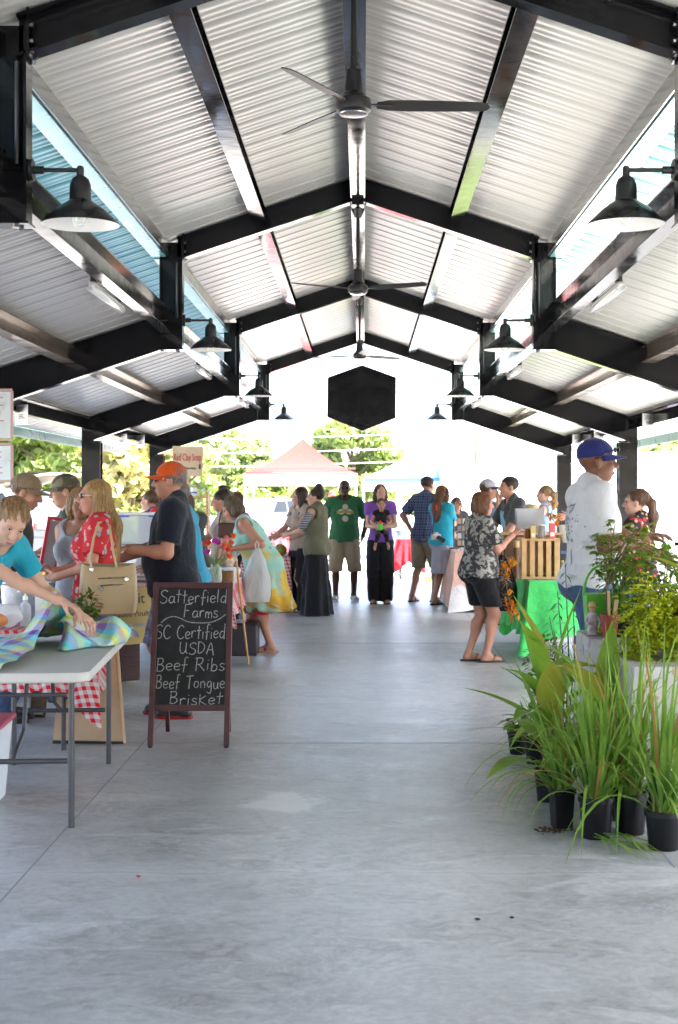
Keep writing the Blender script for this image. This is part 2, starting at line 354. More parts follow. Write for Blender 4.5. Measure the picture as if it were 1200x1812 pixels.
def fan(y, zh, rot, label):
    r = root('ceiling_fan', (CX, y, zh), label, 'ceiling fan', 'ceiling fans along the ridge', rot)
    zt = ZR-.212-zh
    b = MB(); b.lathe([(.03, zt-.1), (.062, zt-.03), (.065, zt)], n=20); b.build('canopy', m_black, r)
    b = MB(); b.tube([(0, 0, .1), (0, 0, zt-.06)], .017, 12); b.build('downrod', m_black, r)
    b = MB(); b.lathe([(.07, .038), (.062, .055), (.05, .065), (.04, .18), (.026, .19)], n=20); b.build('collar', m_black, r)
    b = MB(); b.lathe([(.03, -.05), (.07, -.048), (.09, -.03), (.094, 0), (.09, .028), (.07, .04)], n=32); h = b.build('motor', m_black, r)
    b = MB(); b.lathe([(.055, -.054), (.072, -.05), (.075, -.045)], n=24); b.build('trim_ring', M('steel_trim', (.35, .35, .36), .25, .9), h)
    for k_ in range(3):
        a = k_*2*math.pi/3; m = rotz(a); t = R(-16)
        bl = MB(); rings = []
        for x_, wd in ((.12, .05), (.18, .09), (.3, .1), (.5, .092), (.66, .08), (.7, .06), (.713, .02)):
            rings.append([m@Vector((x_, p*wd/2*math.cos(t), p*wd/2*math.sin(t)+q)) for p, q in ((-1, -.003), (1, -.003), (1, .003), (-1, .003))])
        bl.loft(rings); bl.bar(m@Vector((.08, 0, .0)), m@Vector((.2, 0, 0)), .035, .008); bl.build('blade', M('fan_blade', (.02, .017, .016), .4), r)
fan(7.35, 3.585, R(3), 'black three bladed ceiling fan nearest the camera, one blade pointing right')
fan(13.3, 3.5, R(92), 'black ceiling fan in the middle of the three, below the second roof frame')
fan(19.3, 3.47, R(38), 'small looking ceiling fan farthest away, just above the black hexagon')
# fluorescent strips under the side ridge beams
for y, nm in ((10.6, 'nearest'), (17., 'middle'), (22.7, 'farthest')):
    for sg, sd_ in ((-1, 'left'), (1, 'right')):
        r = root('strip_light', (CX+sg*1.87, y, 3.035), '%s clear fluorescent strip light under the %s clerestory beam' % (nm, sd_), 'strip light', 'strip lights under the clerestory beams')
        b = MB(); b.box((0, 0, .022), (.05, 1.24, .022)); b.build('housing', M('fixture_grey', (.6, .6, .58), .4), r, bevel=.006)
        b = MB(); b.lathe([(.026, -.62), (.032, -.6), (.032, .6), (.026, .62)], n=16, sx=1.1, sy=.8)
        for p in b.v: p.y, p.z = p.z, p.y-.012
        b.build('diffuser', glass('diffuser', (.95, .97, .97), .1, .18), r)
        b = MB(); b.tube([(0, -.6, -.01), (0, .6, -.01)], .009, 10); b.build('tube', m_white, r)
        for s_ in (-1, 1):
            b = MB(); b.bar((0, s_*.52, .04), (-sg*.1, s_*.52, .13), .05, .02); b.tube([(0, s_*.52, .045), (.0, s_*.52, .09)], .03, 8); b.build('bracket', m_black, r)
# hexagon
hr = root('hexagonal_sign', (X(640, 25.1), 25.1, 3.2), 'large glossy black hexagonal panel hanging at the far end below the gable', 'hanging sign')
b = MB(); hx = [(0, .64), (.6, .41), (.6, -.27), (0, -.5), (-.6, -.27), (-.6, .41)]
hx = [(Z(y_, 25.1)-3.2, X(x_, 25.1)-X(640, 25.1)) for x_, y_ in ((641, 646), (701, 668), (700, 740), (641, 763), (579, 738), (580, 668))]
b.prism(hx, lambda p: Vector((p[1], -.03, p[0])), lambda p: Vector((p[1], .03, p[0]))); b.build('panel', M('hexagon_black', (.004, .004, .005), .1, bump=.5, bs=1.6, spec=.3), hr, bevel=.006)
for s_ in (-.33, .33):
    b = MB(); b.tube([(s_, 0, 1.0-abs(s_)*.38-.14), (s_, 0, 1.05-abs(s_)*.3)], .006, 6); b.build('hanger', m_black, hr)
# paper stall notices clipped to the eave beams
m_paper = M('paper', (.78, .78, .77), .8, var=.03); m_ink = M('grey_ink', (.2, .2, .22), .8)
def notice(px, py0, py1, sg, label, w_=None):
    x = CX+sg*3.53; d = (x)*F/(px-VX); z0, z1 = Z(py1, d), Z(py0, d)
    r = root('paper_notice', (x, d, z0), label, 'notice', 'paper stall notices on the eave beams', R(38)*sg)
    h = z1-z0; b = MB(); b.box((0, 0, h/2), (.21, .003, h)); b.build('sheet', m_paper, r)
    for j in range(2):
        b = MB(); rnd = random.Random(px+j)
        for q in range(4 if j == 0 else 3):
            ww = .05+.1*rnd.random(); b.box((rnd.uniform(-.02, .02), -.0025, h*(.86-.07*q) if j == 0 else h*(.5-.08*q)), (ww, .002, h*.03 if j == 0 else h*.05))
        b.build('print_block', m_ink, r)
notice(38, 716, 752, -1, 'white paper notice with two printed blocks on the left beam, nearest')
notice(216, 768, 789, -1, 'small white paper notice on the left beam, just left of the last column pair')
notice(248, 770, 793, -1, 'small white paper notice on the left beam above the orange cap')
notice(1147, 732, 760, 1, 'white paper notice on the right beam beside the second column')
notice(1060, 758, 776, 1, 'white paper notice on the right beam above the navy cap')
notice(1021, 769, 790, 1, 'narrow white paper notice next to the farthest right column')
# two framed price boards at the left edge
r = root('price_board', (X(-20, 12.7), 12.7, 1.6), 'pair of hanging whiteboards in thin pinkish frames at the left edge under the roof', 'price board')
for z0, z1 in ((Z(778, 12.7)-1.6, Z(690, 12.7)-1.6), (Z(852, 12.7)-1.6, Z(786, 12.7)-1.6)):
    b = MB(); wd = .42; b.box((0, 0, (z0+z1)/2), (wd-.03, .012, z1-z0-.03)); p = b.build('board', M('board_white', (.5, .56, .57), .3), r)
    b = MB(); fx = .021
    for c_, s_ in (((0, 0, z0), (wd, .02, fx)), ((0, 0, z1), (wd, .02, fx)), ((-wd/2, 0, (z0+z1)/2), (fx, .019, z1-z0-.02)), ((wd/2, 0, (z0+z1)/2), (fx, .019, z1-z0-.02))): b.box(c_, s_)
    b.build('frame', M('pink_frame', (.42, .27, .25), .5), r)
    for j, (cc, nm) in enumerate((((.12, .4, .42), 'teal'), ((.45, .2, .22), 'rose'))):
        b = MB(); rnd = random.Random(int(z0*100)+j)
        for q in range(5): b.box(((-.08, .08)[j]+rnd.uniform(-.02, .02), -.008, z1-.07-(z1-z0-.1)*q/5), (.05+.06*rnd.random(), .002, .012))
        b.build('marker_lines', M('marker_'+nm, cc, .7), p)
b = MB(); b.tube([(-.15, 0, z1+.5), (-.15, 0, z1+.9)], .004, 6); b.build('hanger', m_black, r)

# ---------------- chalkboard ----------------
m_dw = None
k = NT('dark_red_wood'); v = k.co(scale=(6, 6, .6)); m_dw = k.done(k.mix(k.noise(v, 5, 6, .6, .6), (.035, .008, .009), (.1, .03, .032)), k.ramp(k.noise(v, 3, 3), [(.3, .28), (.7, .45)])); 
k = NT('chalkboard'); v = k.co(); m_cb = k.done(k.mix(k.ramp(k.noise(k.co(scale=(1, 1, 1), rot=(0, .6, 0)), 3, 6, .6, 1.5), [(.45, 0.), (.75, 1.)]), (.009, .009, .01), (.04, .04, .042)), .5, 0, .3)
k = NT('chalk'); v = k.co(); m_chalk = k.done(k.mix(k.ramp(k.noise(v, 260, 3), [(.38, 0.), (.55, 1.)]), (.1, .1, .1), (.5, .5, .49)), .95, 0, .1)
BX = -1.079
cb = root('chalkboard_sign', (BX, 8.71, 0), 'dark red wooden A-frame chalkboard with white handwriting standing on the aisle floor', 'chalkboard')
TL = .27
def bz(py):
    q = (py-VY)/F; return (EYE-q*8.71)/(1+TL*q)
def bp(u, z, o=0.): return Vector((u, z*TL-o, z+o*TL))
def cbar(u0, z0, u1, z1, wd, th, o=0., nm='stile'):
    b = MB(); n = Vector((0, -1, TL)).normalized(); b.bar(bp(u0, z0, o), bp(u1, z1, o), wd, th, up=n); b.build(nm, m_dw, cb, bevel=.003)
cbar(-.235, .012, -.235, 1.0, .034, .03); cbar(.235, .012, .235, 1.0, .034, .03)
cbar(-.2175, .982, .2175, .982, .036, .028, 0, 'rail'); cbar(-.2175, .235, .2175, .235, .036, .028, 0, 'rail')
b = MB(); b.loft([[bp(u, z, o) for u, z in ((-.217, .25), (.217, .25), (.217, .966), (-.217, .966))] for o in (-.006, .004)]); board = b.build('board', m_cb, cb)
for u in (-.2, .2):
    b = MB(); b.bar((u, .54, .012), (u, .285, .99), .026, .03, up=(0, 1, 0)); b.build('rear_leg', m_dw, cb, bevel=.003)
b = MB(); b.bar((-.187, .49, .21), (.187, .49, .21), .02, .03); b.build('rear_rail', m_dw, cb)
b = MB(); b.loft([[Vector((u, .53-z*.26+o, z)) for u, z in ((-.186, .23), (.186, .23), (.186, .95), (-.186, .95))] for o in (-.004, .004)]); b.build('rear_board', M('tan_board', (.45, .3, .17), .6), cb)
for u in (-.235, .235):
    b = MB(); b.lathe([(.014, 0), (.014, .013)], bp(u, 0.0), 10); b.build('foot', m_black, cb)
from mathutils import noise as MN0
GL = {'S': (.6, [[(.55, .88), (.4, 1), (.15, .95), (.05, .75), (.2, .55), (.45, .42), (.5, .2), (.35, .02), (.1, .02), (0, .12)]]),
 'a': (.52, [[(.42, .42), (.3, .5), (.12, .45), (.02, .22), (.1, .02), (.25, 0), (.4, .18), (.43, .47)], [(.43, .47), (.43, .1), (.52, 0)]]),
 't': (.4, [[(.2, .98), (.18, .3), (.16, .0)], [(0, .6), (.4, .63)]]),
 'e': (.46, [[(.05, .25), (.38, .31), (.38, .45), (.22, .52), (.06, .4), (.04, .15), (.18, 0), (.42, .08)]]),
 'r': (.42, [[(.05, .5), (.07, 0)], [(.07, .3), (.2, .5), (.4, .48)]]),
 'f': (.4, [[(.42, .95), (.3, 1.03), (.2, .9), (.18, .5), (.12, -.15)], [(0, .42), (.38, .46)]]),
 'i': (.2, [[(.08, .5), (.07, 0)], [(.08, .74), (.1, .78)]]), 'l': (.22, [[(.1, 1), (.06, .4), (.08, 0)]]),
 'd': (.54, [[(.42, .45), (.2, .5), (.03, .25), (.12, .02), (.3, .05), (.43, .3)], [(.46, 1.05), (.43, .3), (.42, -.08)]]),
 'F': (.62, [[(.08, 1), (.04, .5), (0, -.05)], [(.05, 1), (.6, 1.02)], [(.04, .5), (.4, .52)]]),
 'm': (.62, [[(.03, .5), (.03, 0)], [(.03, .3), (.15, .5), (.26, .4), (.28, 0)], [(.28, .3), (.4, .5), (.52, .4), (.57, 0)]]),
 's': (.4, [[(.36, .45), (.18, .53), (.05, .42), (.12, .3), (.3, .2), (.33, .06), (.15, -.02), (0, .06)]]),
 'C': (.66, [[(.6, .85), (.4, 1), (.15, .85), (.02, .5), (.12, .12), (.35, 0), (.62, .14)]]),
 'U': (.68, [[(.02, 1), (.03, .3), (.15, .02), (.35, .05), (.48, .35), (.5, .95), (.5, .2), (.64, 0)]]),
 'D': (.64, [[(.06, 1), (.05, 0)], [(-.02, .98), (.3, .95), (.55, .6), (.45, .2), (.2, 0), (.05, .0)]]),
 'A': (.62, [[(0, 0), (.32, 1), (.56, -.1)], [(.12, .38), (.46, .4)]]),
 'B': (.56, [[(.08, 1), (.04, 0)], [(0, .98), (.35, .98), (.42, .75), (.3, .56), (.08, .52), (.4, .45), (.48, .2), (.3, .0), (.0, .02)]]),
 'R': (.66, [[(.06, 1), (.02, 0)], [(-.04, .97), (.38, .98), (.46, .75), (.3, .52), (.06, .5)], [(.2, .5), (.6, 0)]]),
 'b': (.5, [[(.06, 1), (.05, 0)], [(.05, .2), (.2, .5), (.4, .4), (.4, .12), (.22, 0), (.05, .06)]]),
 'T': (.62, [[(0, .96), (.65, 1)], [(.34, .98), (.26, 0)]]),
 'o': (.5, [[(.22, .5), (.06, .38), (.04, .14), (.2, 0), (.38, .12), (.4, .38), (.22, .5)]]),
 'n': (.5, [[(.04, .5), (.04, 0)], [(.04, .3), (.2, .5), (.36, .42), (.4, 0)]]),
 'g': (.5, [[(.4, .42), (.2, .5), (.04, .28), (.16, .05), (.36, .2), (.4, .45)], [(.4, .45), (.4, -.2), (.28, -.42), (.05, -.32)]]),
 'u': (.5, [[(.04, .5), (.05, .12), (.2, 0), (.36, .15), (.4, .5)], [(.4, .5), (.4, .1), (.48, 0)]]),
 'K': (.54, [[(.06, .85), (.04, 0)], [(.45, .75), (.07, .35), (.48, 0)]]),
 ' ': (.4, [])}
def crom(p, n=5):
    if len(p) < 3: return p
    q = [p[0]]+list(p)+[p[-1]]; out = []
    for i in range(1, len(q)-2):
        for j in range(n):
            t = j/n; out.append(tuple(.5*((2*b_)+(-a+c_)*t+(2*a-5*b_+4*c_-d_)*t*t+(-a+3*b_-3*c_+d_)*t**3) for a, b_, c_, d_ in zip(q[i-1], q[i], q[i+1], q[i+2])))
    return out+[p[-1]]
def bu(px, z): return X(px, 8.71+TL*z)-BX
def chalk(paths, nm='chalk_writing'):
    b = MB()
    for p in paths:
        b.tube([bp(u, z, .005) for u, z in p], [.0022+.0016*abs(MN0.noise((u*90, z*90, 1)))+.0006*random.random() for u, z in p], 6)
    for q in b.v: pass
    b.build(nm, m_chalk, board)
for s_, x0, x1, yb, h in (('Satterfield', 284, 402, 1067, 23), ('Farms', 326, 386, 1093, 22), ('SC Certified', 276, 399, 1130, 24), ('USDA', 318, 379, 1157, 20), ('Beef Ribs', 277, 398, 1187, 23), ('Beef Tongue', 276, 398, 1218, 23), ('BrisKet', 300, 394, 1246, 21)):
    tot = sum(GL[c_][0] for c_ in s_)+.08*(len(s_)-1); sc = (x1-x0)/tot; x = 0; paths = []; rnd = random.Random(s_)
    for c_ in s_:
        dy = rnd.uniform(-1.2, 1.2)
        for st in GL[c_][1]:
            P = []
            for a, y_ in crom(st):
                py = yb-y_*h+dy; z = bz(py); P.append((bu(x0+(x+a+.06*y_)*sc, z), z))
            paths.append(P)
        x += GL[c_][0]+.08
    chalk(paths)
chalk([[(bu(200+a/4, bz(980+y_/4)), bz(980+y_/4)) for a, y_ in crom([(340, 490), (380, 458), (430, 445), (480, 458), (540, 484), (650, 490), (730, 474), (800, 430)])]], 'chalk_flourish')

# ---------------- tables, cloths ----------------
m_plast = M('table_plastic', (.5, .485, .46), .45, bump=.15, bs=300, var=.05)
m_leg = M('grey_tube', (.055, .055, .06), .4, .3)
def fold_table(c, L, Wd, h, rz, label, group=None):
    r = root('folding_table', (c[0], c[1], 0), label, 'folding table', group, rz)
    b = MB(); n = 10; pts = []
    for cx_, cy_, a0 in ((1, 1, 0), (-1, 1, 90), (-1, -1, 180), (1, -1, 270)):
        for j in range(n): a = R(a0+90*j/(n-1)); pts.append((cx_*(Wd/2-.07)+.07*math.cos(a), cy_*(L/2-.07)+.07*math.sin(a)))
    def ring(s_, z): return [Vector((x_*s_ if abs(x_) else 0, y_*(1-(1-s_)*Wd/L), z)) for x_, y_ in pts]
    b.loft([ring(.985, h-.046), ring(1, h-.04), ring(1, h-.008), ring(.99, h)]); b.build('table_top', m_plast, r)
    for sy in (-1, 1):
        y = sy*(L/2-.16)
        for sx in (-1, 1):
            b = MB(); b.tube([(sx*(Wd/2-.1), y, .0), (sx*(Wd/2-.1), y, h-.05)], .0145, 14); b.build('leg', m_leg, r)
        b = MB(); b.tube([(-(Wd/2-.12), y, h*.42), ((Wd/2-.12), y, h*.42)], .0125, 10); b.build('crossbar', m_leg, r)
        b = MB(); b.tube([(-(Wd/2-.12), y, h-.12), ((Wd/2-.12), y, h-.12)], .01, 10); b.build('crossbar', m_leg, r)
        b = MB(); b.tube([(0, y, h*.42), (0, y-sy*.3, h*.55), (0, y-sy*.42, h-.05)], .011, 8); b.build('brace', m_leg, r)
    return r
fold_table((-1.69, 7.38), 1.9, .74, .742, R(4), 'grey plastic folding table in the left foreground with the plaid cloth half spread on it', 'folding tables')
def skirt_cloth(name, c, wx, wy, z, drop, m, label, rz=0, fold=.02, nf=22, corner=.12, seed=1, flare=.06, cat='tablecloth', group=None):
    rnd = random.Random(seed); r = tag(None or bpy.data.objects.new(name, None), None) if False else None
    N = 280; per = []; hx, hy = wx/2, wy/2; tot = 2*(wx+wy)
    for i in range(N):
        s_ = tot*i/N
        if s_ < wx: p = (-hx+s_, -hy, 0, -1)
        elif s_ < wx+wy: p = (hx, -hy+(s_-wx), 1, 0)
        elif s_ < 2*wx+wy: p = (hx-(s_-wx-wy), hy, 0, 1)
        else: p = (-hx, hy-(s_-2*wx-wy), -1, 0)
        per.append(p)
    ph = [rnd.uniform(0, 6.28) for _ in range(3)]; rings = []
    for f in (0, .02, .06, .14, .25, .4, .55, .7, .85, 1.):
        rg_ = []
        for i, (x_, y_, nx, ny) in enumerate(per):
            cd_ = min(abs(abs(x_)-hx)+abs(abs(y_)-hy), .5); cn = math.exp(-(cd_/.12)**2)
            w_ = math.sin(nf*2*math.pi*i/N+ph[0]+1.3*math.sin(7*2*math.pi*i/N+ph[1]))
            o = f*(flare+fold*w_*1.6)+.004; dx_, dy_ = nx, ny
            if cn > .05:
                q = Vector((x_/hx, y_/hy)).normalized()*cn*1.6; dx_ = nx*(1-cn)+q.x; dy_ = ny*(1-cn)+q.y
            dz = drop*(1+cn*corner/drop)+.012*w_
            rg_.append(Vector((x_+dx_*o, y_+dy_*o, z+.004-f*dz)))
        rings.append(rg_)
    b = MB(); b.loft(rings, cap=False)
    vs = rings[0]; b.add([Vector((p.x, p.y, z+.0045)) for p in vs], [tuple(range(len(vs)))])
    o = b.build(name, m, None, sharp=1.25); o.location = (c[0], c[1], 0 if len(c) < 3 else c[2]); o.rotation_euler = (0, 0, rz)
    return tag(o, label, cat, group)
def gingham(name, col, s_, col2=(.55, .54, .53), rot=0):
    k = NT(name); q = k.xyz(k.co(rot=(0, 0, rot)))
    u = k.math('ADD', q[0], k.math('MULTIPLY', q[2], .3)); v_ = k.math('ADD', q[1], q[2])
    a = k.math('GREATER_THAN', k.math('FRACT', k.math('MULTIPLY', u, s_)), .5); b_ = k.math('GREATER_THAN', k.math('FRACT', k.math('MULTIPLY', v_, s_)), .5)
    k.bump(k.noise(k.co(), 12, 3), .4, .02)
    return k.done(k.mix(k.math('MULTIPLY', k.math('ADD', a, b_), .5), col2, col), .85, 0, .2)
m_ging = gingham('red_gingham', (.55, .01, .02), 19)
fold_table((-2.55, 8.82), 1.75, .6, .735, R(91), 'folding table under the red gingham cloth behind the grey table', 'folding tables')
skirt_cloth('gingham_cloth', (-2.55, 8.82), 1.84, .64, .738, .375, m_ging, 'red and white gingham cloth hanging under the edge of the grey folding table', R(1), corner=.2, fold=.012, flare=.03)
# plaid picnic cloth being folded
k = NT('plaid_cloth'); q = k.xyz(k.co(rot=(0, 0, .5))); nz = k.math('MULTIPLY', k.noise(k.co(), 5, 2), .12)
pal = [(0, (.1, .5, .68)), (.17, (.55, .68, .12)), (.34, (.62, .64, .66)), (.5, (.2, .07, .32)), (.62, (.2, .6, .66)), (.8, (.62, .62, .2)), (.9, (.34, .22, .5))]
a = k.ramp(k.math('FRACT', k.math('ADD', k.math('MULTIPLY', q[0], 2.4), nz)), pal, 'CONSTANT'); b_ = k.ramp(k.math('FRACT', k.math('ADD', k.math('MULTIPLY', k.math('ADD', q[1], k.math('MULTIPLY', q[2], .8)), 2.9), nz)), pal[::-1] and [(p, pal[-1-i][1]) for i, (p, _) in enumerate(pal)], 'CONSTANT')
k.bump(k.math('ADD', k.noise(k.co(), 26, 3), k.math('MULTIPLY', k.noise(k.co(), 420, 1), .2)), .35, .008)
m_plaid = k.done(k.mix(.5, a, b_), .9, 0, .15)
r = root('plaid_cloth', (-1.9, 7.2, .745), 'crumpled turquoise, lime and purple plaid cloth being folded on the grey table', 'plaid cloth')
def hfield(fn, nu, nv, b):
    g = [[fn(i/nu, j/nv) for i in range(nu+1)] for j in range(nv+1)]
    vs = [p for row in g for p in row]; fs = []
    for j in range(nv):
        for i in range(nu): a_ = j*(nu+1)+i; fs.append((a_, a_+1, a_+nu+2, a_+nu+1))
    b.add(vs, fs)
from mathutils import noise as MN
def f1(u, v):
    x = -2.45+u*(.78+.1*v); y = 6.475+v*1.45
    z = .752+.03*abs(MN.noise((x*4, y*3.2, 3)))+.025*abs(MN.noise((x*9+y*4, y*5, 1)))*min(1, v*4)
    pk = math.exp(-((x+1.62)/.1)**2-((y-7.42)/.24)**2)*.27; z += pk+.05*math.exp(-((x+1.75)/.14)**2)*math.sin(v*3.1)
    if v < .05: z -= (.05-v)*.5
    y += .03*MN.noise((x*5, 0, 0)) + (pk*.1)
    x += .05*MN.noise((y*4, 2, 0))*u
    return Vector((x, y, z))
b = MB(); hfield(f1, 60, 90, b); b.build('spread_sheet', m_plaid, r, True)
def f2(u, v):
    a = u*math.pi; x = -1.6+v*.3; rr = .055+.03*math.sin(v*9)+.05*math.sin(v*math.pi)
    y = 7.5+.5*v*.7-math.cos(a)*rr*2.2; z = .75+math.sin(a)*rr*(1.+.5*math.sin(u*9+v*6))+.1*math.exp(-(v/.25)**2)*math.sin(a)
    return Vector((x+.03*math.sin(u*8), y, z))
b = MB(); hfield(f2, 40, 40, b); b.build('gathered_end', m_plaid, r, True)

# things on and under the gingham table
def lathe_thing(name, loc, prof, m, label, cat, n=24, group=None):
    b = MB(); b.lathe(prof, (0, 0, 0), n); o = b.build(name, m); o.location = loc; return tag(o, label, cat, group)
zt = .746
pb = root('pump_bottle', (X(45, 8.75), 8.75, zt), 'clear hand soap bottle with white pump on the gingham cloth', 'pump bottle')
b = MB(); b.lathe([(.03, 0), (.034, .01), (.034, .12), (.026, .14), (.013, .15), (.013, .165)]); b.build('bottle', glass('clear_plastic', (.9, .92, .95), .1, .3), pb)
b = MB(); b.lathe([(.016, .163), (.016, .185), (.006, .188), (.006, .21), (.013, .212), (.013, .225)], n=14); b.bar((0, 0, .219), (-.05, 0, .214), .014, .011); b.build('pump', m_white, pb)
r = root('galvanised_tub', (X(45, 9.0), 9.05, zt), 'grey galvanised metal tub full of jars behind the pump bottle', 'metal tub')
b = MB(); b.lathe([(.13, 0), (.15, .02), (.165, .24), (.175, .25), (.172, .262), (.155, .255), (.14, .05)], n=36); b.build('tub', M('galvanised', (.3, .31, .33), .4, .5, var=.3, vs=14), r)
for i in range(5):
    b = MB(); b.lathe([(.028, 0), (.03, .06), (.024, .08), (.024, .1)], (-.09+.045*i, .02*(-1)**i, .2), 14); b.build('jar', glass('jar_green', (.4, .5, .3), .1, .5), r)
    b = MB(); b.lathe([(.027, .1), (.027, .118)], (-.09+.045*i, .02*(-1)**i, .2), 14); b.build('lid', M('brass_lid', (.5, .35, .15), .3, .8), r)
r = root('white_carton', (X(82, 8.85), 8.85, zt), 'plain white carton standing right of the pump bottle', 'carton')
b = MB(); b.box((0, 0, .1), (.12, .1, .2)); b.build('body', M('white_card', (.78, .77, .77), .6, var=.04), r, bevel=.004); b = MB(); b.box((0, -.0, .203), (.124, .104, .014)); b.build('lid', M('white_card'), r)
r = tag(None, None) if False else None
b = MB(); b.ell((0, 0, .07), (.13, .1, .07), 20)
for p in b.v: p += Vector((MN.noise(p*14), MN.noise(p*14+Vector((5, 0, 0))), MN.noise(p*14+Vector((0, 7, 0)))))*.025; p.z = max(p.z, 0)
o = b.build('plastic_bag', glass('bag_film', (.9, .9, .92), .2, .55)); o.location = (X(5, 8.7), 8.7, zt); tag(o, 'crumpled clear plastic bag with bread at the left edge of the gingham table', 'plastic bag')
b = MB(); b.ell((0, 0, .05), (.06, .045, .04), 14); o = b.build('bread_roll', M('bread', (.65, .25, .08), .6)); o.location = (X(1, 8.6), 8.55, zt+.002); tag(o, 'orange brown bread roll in front of the clear plastic bag', 'bread roll')
# leaning panel and photo card under the gingham table
r = root('leaning_panel', (X(160, 8.85), 8.85, 0), 'tan hardboard panel with black edge leaning under the gingham table', 'board')
b = MB(); n_ = Vector((0, -1, .18)).normalized()
b.loft([[Vector((u, .14*z+o, z)) for u, z in ((-.235, .01), (.21, .0), (.14, .68), (-.2, .68))] for o in (0, .016)]); b.build('panel', M('tan_hardboard', (.42, .28, .17), .7), r)
b = MB(); b.bar((-.235, -.003, .012), (.21, -.003, .004), .012, .02); b.build('edge_strip', m_black, r)
b = MB(); b.bar((.215, .0, .004), (.145, .1, .68), .014, .02, up=(0, 1, 0)); b.build('side_strip', M('pine', (.6, .42, .24), .5), r)
r = root('photo_card', (X(66, 9.9), 9.9, 0), 'small brown photo card leaning on the floor under the tables', 'photo card', rz=R(-14))
b = MB(); b.loft([[Vector((u, .2*z+o, z)) for u, z in ((-.06, .0), (.06, 0), (.06, .17), (-.06, .17))] for o in (0, .006)]); b.build('card', M('dark_photo', (.12, .07, .03), .4, var=.6, vs=25), r)
b = MB(); b.box((0, -.002, .03), (.09, .004, .022), rotx(-.2)); b.build('caption', M('pale_caption', (.5, .45, .36), .6, var=.5, vs=90), r)
# translucent bin at the lower left
r = root('storage_bin', (-2.0, 7.05, 0), 'translucent plastic storage bin with a pink lid under the grey table', 'storage bin', rz=R(4))
b = MB(); b.loft([[Vector((x_*s_, y_*s_, z)) for x_, y_ in ((-.2, -.28), (.2, -.28), (.2, .28), (-.2, .28))] for s_, z in ((.82, 0), (.85, .012), (1, .4))]); b.build('body', glass('bin_plastic', (.8, .85, .9), .25, .55), r, bevel=.02)
b = MB(); b.box((0, 0, .412), (.43, .59, .026)); b.build('lid', M('pink_lid', (.45, .06, .12), .4), r, bevel=.01)
# herbs in the small white pot
def leaf_mesh(b, p, dirv, L, wd, up=Vector((0, 0, 1)), bend=.3, n=5, fold=.15):
    d_ = Vector(dirv).normalized(); s_ = d_.cross(up)
    if s_.length < 1e-3: s_ = d_.orthogonal()
    s_.normalize(); q = Vector(p); rings = []; st = L/n
    for i in range(n+1):
        t = i/n; w_ = wd*math.sin(math.pi*min(.98, max(.04, t**.8)))*.5; nn = s_.cross(d_)
        rings.append([q-s_*w_+nn*w_*fold, q.copy(), q+s_*w_+nn*w_*fold])
        d_ = (d_-up*bend*st/L*1.0).normalized(); q = q+d_*st
    b.loft(rings, cap=False, closed=False)
def leafmat(name, ca, cb, trans=.35, rough=.45):
    if name in CACHE: return CACHE[name]
    k = NT(name); v = k.co(); c = k.mix(k.ramp(k.noise(v, 5, 4), [(.3, 0.), (.7, 1.)]), ca, cb)
    tl = k.n('BsdfTranslucent'); k.lnk(k.mix(1, c, (1., 1., .55), 'MULTIPLY'), tl.inputs[0]); mx = k.n('MixShader'); mx.inputs[0].default_value = trans
    k.lnk(k.b.outputs[0], mx.inputs[1]); k.lnk(tl.outputs[0], mx.inputs[2]); k.lnk(mx.outputs[0], k.out.inputs[0])
    CACHE[name] = k.done(c, rough, 0, .4); return CACHE[name]
m_herb = leafmat('herb_leaf', (.03, .09, .01), (.12, .2, .03))
def bushy(name, loc, rad, n, L, wd, m, label, cat, pot=None, seed=3, zc=None, stems=6, group=None, flop=.5, m2=None, mix2=0):
    rnd = random.Random(seed); r = root(name, loc, label, cat, group); ph = 0
    if pot:
        pr, ph, pm = pot; b = MB(); b.lathe([(pr*.75, 0), (pr*.78, .005), (pr, ph-.02), (pr*1.06, ph-.02), (pr*1.06, ph), (pr*.94, ph), (pr*.9, ph-.03)], n=24); b.build('pot', pm, r)
        b = MB(); b.lathe([(.001, ph-.024), (pr*.93, ph-.025)], n=20, cap=False); b.build('soil', M('soil', (.035, .022, .014), .95), r)
    zc = ph+rad[2]*.9 if zc is None else zc
    b = MB(); b2 = MB()
    for i in range(n):
        while True:
            q = Vector((rnd.uniform(-1, 1), rnd.uniform(-1, 1), rnd.uniform(-1, 1)))
            if .35 < q.length < 1: break
        p = Vector((q.x*rad[0], q.y*rad[1], zc+q.z*rad[2])); dv = Vector((q.x, q.y, q.z*.5+rnd.uniform(-.3, .5)))+Vector((rnd.uniform(-.7, .7), rnd.uniform(-.7, .7), 0))
        leaf_mesh(b2 if rnd.random() < mix2 else b, p, dv, L*rnd.uniform(.7, 1.2), wd*rnd.uniform(.7, 1.2), bend=flop, n=4)
    b.build('foliage', m, r)
    if m2: b2.build('bloom', m2, r)
    b = MB()
    for i in range(stems):
        a = i*2.4; b.tube([(.02*math.cos(a), .02*math.sin(a), max(0, ph-.02)), (rad[0]*.3*math.cos(a), rad[1]*.3*math.sin(a), zc-.2*rad[2]), (rad[0]*.6*math.cos(a), rad[1]*.6*math.sin(a), zc+.5*rad[2])], [.006, .004, .002], 5)
    b.build('stems', M('stem_green', (.12, .16, .05), .6), r)
    return r
bushy('potted_herb', (X(152, 8.6), 8.6, .742), (.085, .08, .08), 130, .05, .035, m_herb, 'leafy herb in a small white pot at the end of the gingham table', 'potted plant', (.035, .07, M('white_pot', (.75, .75, .73), .4)), m2=M('red_bud', (.4, .03, .02), .5), mix2=.1)
